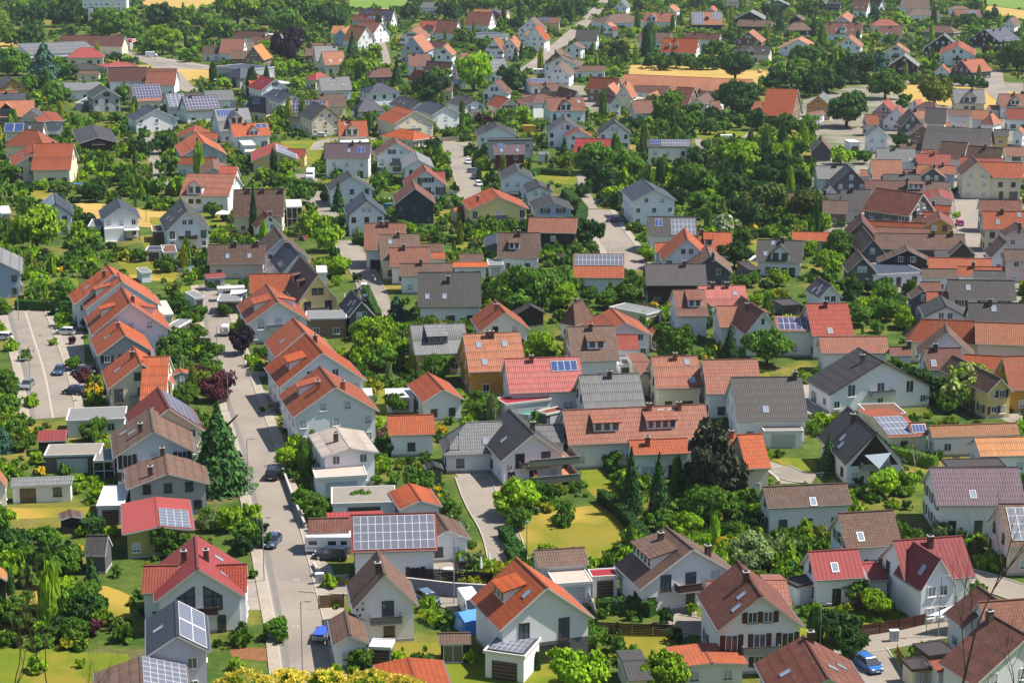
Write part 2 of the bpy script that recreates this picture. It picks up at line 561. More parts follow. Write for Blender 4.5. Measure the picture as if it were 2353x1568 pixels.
f 900,205 1035,175 860,180 2.5 m k
@2406,1500,1.6746
g 95,375 480,360 130,470 4 o w c.3:.4
g 810,338 972,330 870,565 4.5 o c
+g 690,347 830,340 765,490 4 o c c.5
f 985,318 1245,315 975,282 2.8 v w
g 975,680 1530,655 1005,820 4 b w w.55:.8
@3208,1500,1.6746
g 382,322 190,150 172,533 3.5 k w c.6:.2 w.5:.6 w.4:.75 B #black-roofed house with white sail
f 330,208 575,200 245,140 3 b w
g 350,222 575,213 460,355 3 o c s.02,.85,.03,.92,6,3
g 592,262 700,258 605,342 3 o w t.1,.95,.15,.85,4,1
g 725,280 1300,260 745,358 3.2 y w
g 1020,358 1400,350 1070,478 3.2 y w
f 850,552 1235,545 830,500 3 k w
g 728,552 1310,550 775,802 4.5 K w w.43:.72 #white house with wide dark plum roof
@0,2005,2.344
g 1455,135 1428,-141 1130,205 3.6 R Z S.02,.6,.05,.9,6,4 p14 #olive-yellow house with crimson roof
g 655,35 640,-25 548,65 2.2 b d
g 1820,520 1798,212 1415,825 4.5 R w B c.5:.3 c.4:-.2 w.7:-.5 w.3:-.6 X #white house with crimson cross-gabled roof
+g 1315,492 1645,487 1315,745 4.5 r w
+g 2270,475 1990,485 2280,725 4.5 r w
g 1630,1135 1615,805 1345,1325 5.5 n l S.02,.98,.05,.9,2,2 w.5:.6 w.5:-.7 w.2:-.75 #lavender house with slate roof
g 1310,1700 1288,1320 1760,1790 4 b w s.02,.98,.03,.97,8,6
g 800,213 995,215 835,303 2.6 k k
g -60,560 -60,470 60,625 3 y d
@1003,2005,2.344
g 865,28 1650,5 915,372 4.5 r w s.03,.98,.05,.95,11,4 #white house fully covered in solar panels
g 480,60 855,50 510,200 2.8 m w
g 1765,165 1660,5 1975,245 3 b w
s 645,15 1180,5 660,50 2.6 R w
g 1187,572 1118,348 890,895 4.5 b w B c.3:.15 X #white gable with corner steps of tiny windows
g 870,1130 818,900 705,1225 3 b w #mossy roofed garage
f 1035,1240 1243,1250 1025,1160 2.4 w k
g 1680,1110 1975,1105 1685,1195 2.4 b d
f 2085,1275 2470,1330 1985,1070 3.2 q w #garage with solar panel roof
g 1500,1680 1398,1332 1830,1700 3 o w
@2006,2005,2.344
g 205,352 670,322 265,505 3.5 b w
f 395,665 745,640 270,505 2.8 L w
f 735,600 985,585 700,530 2.8 R w
g 1665,338 1412,128 1175,712 3.5 b w B d.6:s6 c.7:.25 c.2:-.4 #brown chalet with long shed dormer
g 328,690 40,415 -111,1085 5 o w X d.55:s3.5 w.2:.3 #white and grey gable with red roof
g 2300,770 2082,452 1890,1090 5.5 m w B c.5:.1 w.3:.3 w.15:.5 J #white house with brown balcony and shutters
+g 1785,628 2085,628 1850,942 4.5 t w
+g 2520,625 2330,625 2610,850 4.5 t w
g 1840,1385 1740,1200 1500,1330 2.8 o w p25
g 1010,1365 1240,1355 960,1270 2.6 k w
@3009,2005,2.344
g 640,10 1155,-22 715,338 4 b w w.3:.7
g 370,362 830,335 425,630 3.5 R w w.45:.6
+g 860,475 1040,465 940,632 3 R w
g 1145,262 1785,217 1262,640 4.5 R w c.5:.2 #crimson-roofed house with steep cross gable
+g 1592,430 1335,270 1405,732 4.5 R w w.3:.5
f 265,685 488,635 180,610 2.6 k w
g 2120,810 1935,675 1790,1070 4 m w
+g 1930,825 2450,788 1985,1110 4.5 t w
g 2400,1135 2050,935 1900,1600 4 m w c.9:.1
g 560,1525 325,1130 1010,1765 5 m w c.9:.1 w.5:-.6 w.4:.3 w.6:.6
f 1475,1325 1745,1290 1420,1200 2.5 k k
f 1325,1450 1540,1430 1285,1345 2.5 k c
s 1475,1360 1700,1335 1540,1478 2.7 o w
g 2118,-77 2500,-80 2205,325 4 b p s.15,1,.1,.85,4,4
"""
TREES=r"""
@0,0,2.9314
C520,720,200 m190,720,160 C20,740,80 d350,430,140 d740,170,150 d450,180,100 m1250,280,200 b1440,310,80 m1560,420,130 d1830,180,140 m1950,200,110 b1870,480,160 d2280,260,70 m2180,640,80 m640,1080,130 d500,960,90 m350,960,100 b430,1110,60 d800,830,90 m1430,1090,110 m1120,1340,60 m1325,1350,70 m880,1400,90 m1660,1520,60 m1910,1280,75 c970,490,40 d840,30,70 c1530,60,50 b1520,120,40 b10,180,60 n1300,660,18 n1340,680,14 n1385,690,14 m60,400,90 m130,450,90 d1060,200,110 m620,100,100 d290,160,110 m1700,560,80 m700,500,50
@802,0,2.9314
P960,540,165 b750,550,95 m165,340,140 b380,110,190 m700,120,170 m1100,100,190 m950,250,160 d1450,200,160 m1270,370,90 m1200,440,90 c1700,530,110 b1820,760,100 b1690,750,80 n1780,870,40 c2210,880,130 b1930,600,90 p1840,520,55 n100,870,42 b220,960,75 n550,990,60 n335,970,20 m910,1290,85 m905,1430,75 b1060,960,80 p1545,1260,55 m1920,1350,70 d1490,1430,60 n1210,650,42 b1020,750,70 b870,770,60 m1560,160,110 m1320,200,110 d2330,150,80 m820,260,130
@1604,0,2.9314
B740,830,200 d1200,900,150 c1290,600,70 c1220,640,55 d1000,830,80 d240,1030,180 c1095,1230,75 p850,1390,80 m1090,1340,100 b1310,1320,100 m670,1400,50 m260,1500,70 n560,1210,36 m1980,1310,95 Y2100,1030,85 m350,880,105 d460,130,120 d40,110,80 m620,420,100 m850,520,90 p970,200,60 m1070,270,60 m1330,120,60 m1500,1440,70 m2080,700,50 d2340,600,50 m700,60,90 m900,60,90 m1100,60,90 m1500,90,110 m1700,110,110 d1900,120,130 m1300,30,90 m1750,250,60 d1240,270,80 m1560,20,90
@2406,0,2.9314
m1150,560,105 d1390,770,165 n390,520,70 m620,1260,180 w480,1200,120 d1420,1150,215 m2040,850,170 m2230,650,140 d1850,930,130 m920,1300,110 d1140,1330,100 m830,1430,110 m1100,1450,100 d1640,1380,130 m1950,1400,100 d280,1430,80 m530,1450,90 c1910,250,100 m2200,1450,130 b200,370,55 d970,50,80 d60,570,100 m2240,110,110 d1810,130,100 d2250,980,140 d430,700,90 m580,720,95 d720,700,90 m880,710,95 m1010,720,90 d1130,720,90 m2120,330,70 m1200,60,60 m300,60,80 m1350,400,90
@3208,0,2.9314
d370,800,170 d100,930,150 C680,700,120 m760,980,170 Y495,1120,45 d320,1260,220 m980,1160,80 O1330,1050,180 m1110,910,65 b1190,740,75 b940,220,85 L1030,460,70 b1140,470,50 C640,150,90 b620,440,80 m250,620,85 m110,700,80 m1750,250,100 d1990,160,65 m2280,650,180 p1930,570,45 p2080,590,55 p1945,690,32 d1400,910,60 d1520,930,65 d1650,930,65 d1780,940,60 d1890,960,55 m1800,60,80 m830,450,60 m1340,760,65 b60,60,60 m1600,250,60
@0,535,2.9314
b430,1060,280 m100,430,115 m60,620,115 d1100,650,110 d1360,490,75 b1060,360,75 d1620,130,120 d1870,90,120 m1950,330,120 m640,570,70 m770,570,65 d300,620,90 b950,1150,75 d960,1050,50 m1900,1460,100 m1610,1370,75 x1740,1400,65 n1550,290,26 n1440,430,22 n1480,440,24 d1300,740,70 m1750,760,70 m1900,760,70 b1600,650,60 d700,700,60 m1430,600,80 m1170,570,50 b620,1440,70 m1000,1370,110 m300,770,55 m200,750,50 d850,1380,90
@802,535,2.9314
S570,880,300 c1540,700,120 m1100,650,130 b960,360,105 m650,290,55 b660,430,75 b1250,1000,150 b1420,1180,150 m1520,990,80 b1530,1500,125 b440,1180,55 m100,850,90 d450,400,48 m2250,930,80 d1750,1180,60 m1220,820,65 m2010,350,70 m840,480,50 n1075,310,18 m1380,690,55 m2060,440,55 m1520,430,60 d1950,640,60 m1480,1320,60
@1604,535,2.9314
n645,190,22 m700,180,42 n745,330,26 n800,450,26 m855,520,45 n950,490,34 d815,200,55 d280,110,80 d450,430,55 d530,590,48 m540,740,70 m340,690,80 b480,910,50 m620,920,60 m920,1040,130 d710,1050,75 m1150,1000,75 d1320,1020,75 m2130,250,190 d2200,470,170 d2060,1100,150 c1780,110,65 b1870,240,75 Y1365,330,45 d1310,830,80 m1500,860,70 d740,1290,70 m1900,1300,90 d1840,800,90 m2110,560,80 d1990,620,80 m2100,1270,70 m720,1000,60 m1080,660,30 m410,280,55 b430,210,45
@2406,535,2.9314
m900,500,210 b1480,230,180 d960,250,130 m540,320,95 m500,480,55 m130,370,180 d750,690,95 m960,750,110 b1090,660,70 m1200,420,65 d1400,540,120 w1670,760,200 d1740,470,160 d1720,250,150 c1740,80,95 d1990,350,160 d2060,480,150 d1940,690,110 w2210,780,180 d1560,930,160 W1290,1010,120 n1440,430,60 m1230,590,80 b380,1350,95 d380,1380,45 d1380,1370,160 m1500,1140,110 d280,1070,40 b190,1040,45 m1110,930,38 b2240,1280,90 d1760,980,110 d1400,800,110 m2100,130,110 m1330,300,60 d1620,620,110 m1080,100,60
@3208,535,2.9314
c2050,510,125 d2340,600,45 m230,1250,180 b130,1450,160 w20,850,90 b250,220,110 m520,240,80 b1300,110,60 d1560,620,42 b1580,900,34 d1270,1330,70 m790,1270,45 m260,1000,42 d940,40,80 m130,950,60 m400,200,60 d1950,1200,50
@0,1070,1.6746
b265,45,50 d425,240,32 n385,230,26 b90,470,42 m165,540,38 m470,150,85 m480,590,50 p575,690,70 p480,440,26 m1160,500,105 d1320,480,60 p1300,650,50 m1210,800,70 m30,230,45 m40,700,80 b205,830,42 m60,790,60 m1070,500,60 b620,820,45 m430,90,60 d560,330,30 m1290,270,50 m1190,160,40 b350,450,26 m1300,390,50
@802,1070,1.6746
b1110,460,140 m1180,560,85 C1260,230,78 P250,440,75 b215,360,48 b305,575,40 m50,520,65 m40,620,65 p70,750,95 m130,240,45 m1300,590,45 m1260,850,70 b870,50,34 d50,70,42 b120,115,32 b1060,360,80 Y360,410,30 m370,620,40 m960,540,45 d1000,30,30 m330,640,30
@1604,1070,1.6746
b1000,150,95 m750,130,170 m600,100,95 b850,480,95 Y45,600,60 m190,620,90 b465,715,42 m500,850,72 m1180,140,55 m1030,50,100 d560,750,35 m50,300,28 m1290,170,70 m860,220,60 c40,440,50 m900,520,60 x1260,90,45
@2406,1070,1.6746
m60,150,80 d530,300,100 m400,470,110 c760,450,85 m1000,490,130 d1250,470,42 b200,310,50 m900,40,55 m400,820,40 b1080,30,60 m470,400,50 m840,60,50 m620,510,30 m730,20,50 d1000,90,40 b940,180,50
@3208,1070,1.6746
m270,280,70 m430,130,70 b190,70,40 Y260,100,36 d320,90,50 m440,240,80 b560,300,70 d620,440,26 b320,510,45 m520,640,80 d690,740,115 F1000,740,150 n160,740,42 c1250,850,45 m600,90,50 m520,190,60 m380,350,45 m840,860,60 d760,640,60 b540,800,30
@0,1500,1.6746
C20,370,85 b245,490,44 m600,310,72 p680,270,45 m430,560,38 y265,575,34 m120,300,75 m60,150,75 b205,120,38 m250,330,40 b560,670,25 m140,410,45 d640,570,35 m1300,380,50
@802,1500,1.6746
K100,420,200 b540,480,75 m640,760,65 m740,820,85 m980,780,75 d1200,420,55 m1150,390,35 b310,850,58 d380,175,20 b495,140,18 m550,590,45 b430,150,14 m1130,640,35 m1240,620,40 b1000,640,20 m160,690,40 d540,320,24 m690,330,30
@1604,1500,1.6746
b700,760,130 m930,730,55 m1030,840,60 m500,160,88 m840,220,42 m60,640,90 m250,800,52 m430,200,40 m130,180,50 m1330,500,60 m1310,750,45 b170,620,40
@2406,1500,1.6746
G110,640,110 G290,680,115 D640,530,215 m620,800,150 b960,850,65 b1030,640,28 m850,760,70 m500,830,90 d740,250,30 m380,880,50 d1105,465,16 m650,290,40 b20,620,50 m830,680,60
@3208,1500,1.6746
c60,460,95 b420,650,100 b500,790,32 m580,800,32 x640,500,90 m540,630,62 m620,230,36 d260,640,32 d310,620,24 m230,810,28 m700,400,35 m790,470,30 m590,440,40
@0,2005,2.344
d150,280,150 m430,250,130 m600,460,130 c850,560,120 b560,720,150 m800,760,130 m100,900,130 b380,1080,75 m700,1080,120 m1110,1110,90 m1070,550,50 m1600,270,140 n85,660,50 n60,640,45 n1025,1000,26 b740,180,52 m2260,180,110 m2240,1130,100 b2170,1390,60 m250,780,60 d280,500,90 m60,400,110 d1320,900,45 m900,870,90 b740,1390,40 m1700,1530,60 d2230,300,90 p860,1060,80 m240,1010,100 b60,1130,60 m850,60,60 y730,330,40
@1003,2005,2.344
m180,1060,110 b680,620,70 m1000,900,10 m960,1350,110 m1530,1360,95 b1950,1320,62 m1850,1250,45 m1800,980,75 d40,260,80 d30,120,70 m590,20,80 b1870,400,55 m1650,850,40 y820,640,30 b1640,1010,40 m230,1150,60 b1300,1330,70
@2006,2005,2.344
m490,50,85 m60,60,110 d1250,760,80 m820,920,60 n710,900,20 n740,960,22 n770,990,20 n970,1070,22 n915,1080,12 d1400,970,75 d1500,1130,70 m930,1200,95 m750,1150,110 b600,1450,220 m440,1270,60 b1400,1480,200 m1130,1410,90 L2200,380,180 b1650,890,55 n230,1380,36 m680,1000,50 m1090,950,48 n1185,980,15 m2050,180,120 b1600,120,120 m1350,80,110 b450,1230,50 m1830,240,80 d2200,140,90 W1420,880,30 m2330,600,30
@3009,2005,2.344
m790,720,120 b1000,830,130 d650,1060,160 d770,1240,110 n430,1060,70 L120,360,140 m120,220,80 L1590,160,75 m1780,200,42 b1920,230,48 m2070,450,90 m1230,970,46 m1570,1530,75 c2320,420,75 m640,690,70 b450,870,40 m1530,930,35 b1340,1310,28 y1190,1265,22 m2180,500,40 m1000,1010,40 m1380,960,30
"""
GROUND=r"""
road 5.6 484,655 490,700 503,760 522,820 545,890 568,960 590,1020 605,1080 622,1150 640,1210 655,1280 668,1340 682,1400 695,1460 712,1580
road 7.6 55,705 75,770 95,830 108,880 122,960
road 5 60,708 20,716 -30,720
road 5.5 788,552 812,585 832,620 850,655 866,700 880,740
road 6 752,500 720,455 705,425 700,400
road 5 730,345 745,320 870,320
road 6.5 1020,325 1045,345 1058,375 1068,405 1078,440 1075,470
road 5 1050,333 1090,330
road 8 1365,482 1385,515 1410,550 1438,590 1440,620
road 7 1400,-10 1352,45 1300,90 1255,130 1205,165
road 6 262,112 330,135 400,148 470,158 540,165 600,182 660,190 720,200
road 7 300,125 390,160 420,200 445,210
road 3.5 345,325 352,360 362,400 385,440
road 4 335,300 345,330
road 6 2212,420 2222,470 2228,520 2232,570 2240,620
road 5.5 2150,1310 2230,1325 2290,1345 2380,1375
road 5.5 1950,1480 2020,1470 2120,1448 2190,1440
road 6 1975,1490 2010,1540 2030,1590
road 5 1085,1095 1110,1160 1150,1220 1168,1290
road 5.5 705,1340 760,1345 860,1350 980,1362 1100,1392 1160,1410
road 5 1545,1430 1610,1440 1680,1446
road 5 1780,1075 1820,1095 1870,1100
road 8 2280,160 2282,190 2290,215 2320,235 2380,260
road 3 1605,320 1612,345 1620,380
road 3.5 875,95 885,120 890,150
road 3 2050,1205 2110,1230 2160,1260
road 3 1335,400 1345,450 1360,480
road 3 1705,330 1730,300
paved 1040,1080 1110,1080 1190,1110 1190,1130 1120,1170 1080,1130
paved 230,110 420,140 560,165 540,180 430,180 420,215 330,140 240,130
paved 1495,1440 1550,1400 1600,1400 1600,1450 1560,1470
paved 1080,955 1180,940 1200,970 1090,985
paved 230,1110 290,1115 285,1150 220,1150
paved 700,1250 760,1300 790,1380 740,1370 710,1330
paved 565,880 620,900 640,960 600,960
paved 110,760 190,760 200,900 150,900 115,840
paved 540,1330 620,1330 640,1400 560,1400
paved 985,1290 1060,1290 1080,1335 1000,1330
paved 740,1400 790,1395 800,1500 745,1480
paved 1210,1350 1370,1345 1360,1400 1250,1400
paved 1755,1055 1830,1080 1830,1110 1770,1110
paved 1340,1170 1370,1170 1370,1165
paved 640,1130 720,1200 700,1180
paved 1790,880 1960,890 1900,960 1800,950
village 1830,235 1950,200 2100,185 2352,190 2352,1000 2300,960 2120,800 2060,700 1860,430 1870,330
village 1200,190 1420,200 1730,200 1740,240 1640,250 1420,255 1300,270 1200,240
village 2050,430 2352,430 2352,900 2150,800 2100,640 1950,560 1880,540
pink 1115,1145 1150,1110 1210,1110 1215,1150 1195,1200 1150,1195
brownyard 530,1485 650,1490 640,1520 540,1510
field 328,-20 560,-20 470,18 405,27 360,22 330,18
field -30,95 40,95 90,100 120,104 120,112 -30,112
field 200,98 260,98 260,108 190,108
field 880,5 925,-10 900,25 870,25
green 790,-20 960,-20 930,18 800,22
green 2150,-20 2400,-20 2400,22 2330,20 2230,5
field 2255,12 2400,30 2400,48 2330,45 2270,28
field 1448,150 1520,150 1600,155 1760,165 1800,180 1740,205 1600,200 1440,182
field 2055,192 2120,190 2230,200 2352,215 2352,250 2240,250 2080,235
field 2500,235 2352,225 2352,260 2500,260
field 2000,170 2060,185 2060,215 2000,210
field 170,466 280,470 340,485 460,490 460,530 360,525 200,505
field 395,160 490,158 480,180 400,190
field 290,150 350,150 400,165 330,160
dry 1165,1225 1190,1195 1270,1170 1370,1160 1430,1185 1465,1225 1440,1240 1400,1290 1300,1275 1200,1270
lawn 1320,1060 1370,1070 1440,1150 1430,1190 1380,1170 1345,1110
lawn 640,325 720,320 745,335 750,380 700,375 650,350
lawn 960,530 1040,540 1090,560 1085,575 1060,580 1000,545
lawn 2100,1070 2170,1080 2150,1110 2110,1130
lawn 1770,1050 1870,1055 1875,1080 1810,1080
lawn -30,1480 100,1490 300,1500 300,1600 -30,1600
dry 60,1350 250,1345 300,1370 300,1420 200,1410 70,1390
dry -30,1165 200,1165 200,1190 -30,1190
dry 270,600 340,600 420,600 400,650 300,640
lawn 880,1480 1010,1475 1020,1500 900,1520
lawn 1000,1500 1220,1510 1300,1530 1300,1600 1000,1600
dry 1420,1450 1500,1440 1550,1460 1560,1500 1500,1530 1440,1490
lawn 1215,400 1330,405 1320,425 1230,420
lawn 1105,390 1140,390 1160,425 1110,425
lawn 1580,300 1740,300 1750,315 1590,318
lawn 1530,265 1640,270 1640,290 1530,290
lawn 1820,275 1880,280 1870,300 1800,295
dry 1480,365 1570,370 1560,400 1480,390
lawn 1690,840 1740,820 1780,880 1740,900
lawn 870,880 960,930 1010,1000 900,1000 860,940
dry 980,900 1080,890 1100,915 1000,925
lawn 2240,860 2352,850 2352,900 2260,900
lawn 1360,300 1430,290 1440,330 1380,330
lawn 1010,50 1060,55 1050,75 1010,70
lawn 1040,520 1060,500 1000,500
lawn 1900,560 1960,570 1940,590 1890,580
lawn 640,1150 680,1140 700,1200 670,1200
lawn 345,500 380,500 400,560 350,560
lawn 1840,1440 1900,1450 1890,1480 1830,1470
lawn 1985,1390 2100,1410 2070,1440 1960,1430
lawn 1450,100 1500,95 1500,110 1440,115
lawn 320,545 350,540 360,570 335,575
lawn 100,640 180,640 180,680 90,680
lawn 430,480 520,500 520,520 430,520
lawn 1740,540 1800,560 1760,590 1720,570
lawn 400,660 480,650 500,700 420,690
lawn 790,1040 860,1030 850,1090 800,1090
dry 20,430 150,440 160,470 30,460
woods -60,0 330,8 335,120 210,88 -60,92
woods 330,32 520,12 790,20 800,60 740,100 480,118 330,128
woods 900,22 1385,8 1300,70 1150,60 1000,80 900,60
woods 1330,340 1480,350 1700,335 1830,330 1900,430 1880,545 1600,520 1400,470
woods 1480,112 1740,130 1750,168 1450,148
woods 1740,150 2000,110 2060,190 2000,270 1880,275 1760,200
woods -60,1190 300,1240 320,1350 -60,1350
woods -60,1395 280,1395 300,1475 -60,1475
woods 1470,1140 1740,1100 1800,1290 1500,1220
woods 200,380 330,400 500,400 520,450 240,450
woods -60,430 230,440 230,640 -60,590
woods 800,760 950,740 960,860 830,850
woods 1110,640 1280,640 1460,680 1440,725 1150,700
woods 360,700 500,710 540,870 400,830
woods 1850,590 2100,600 2080,720 1900,680
woods 2060,830 2300,850 2300,960 2080,930
woods 1450,240 1650,250 1720,300 1480,300
woods 2050,0 2352,60 2352,120 2050,110
woods 480,1130 600,1140 620,1300 560,1280
woods 900,480 1100,480 1340,560 1330,500 1200,520
"""
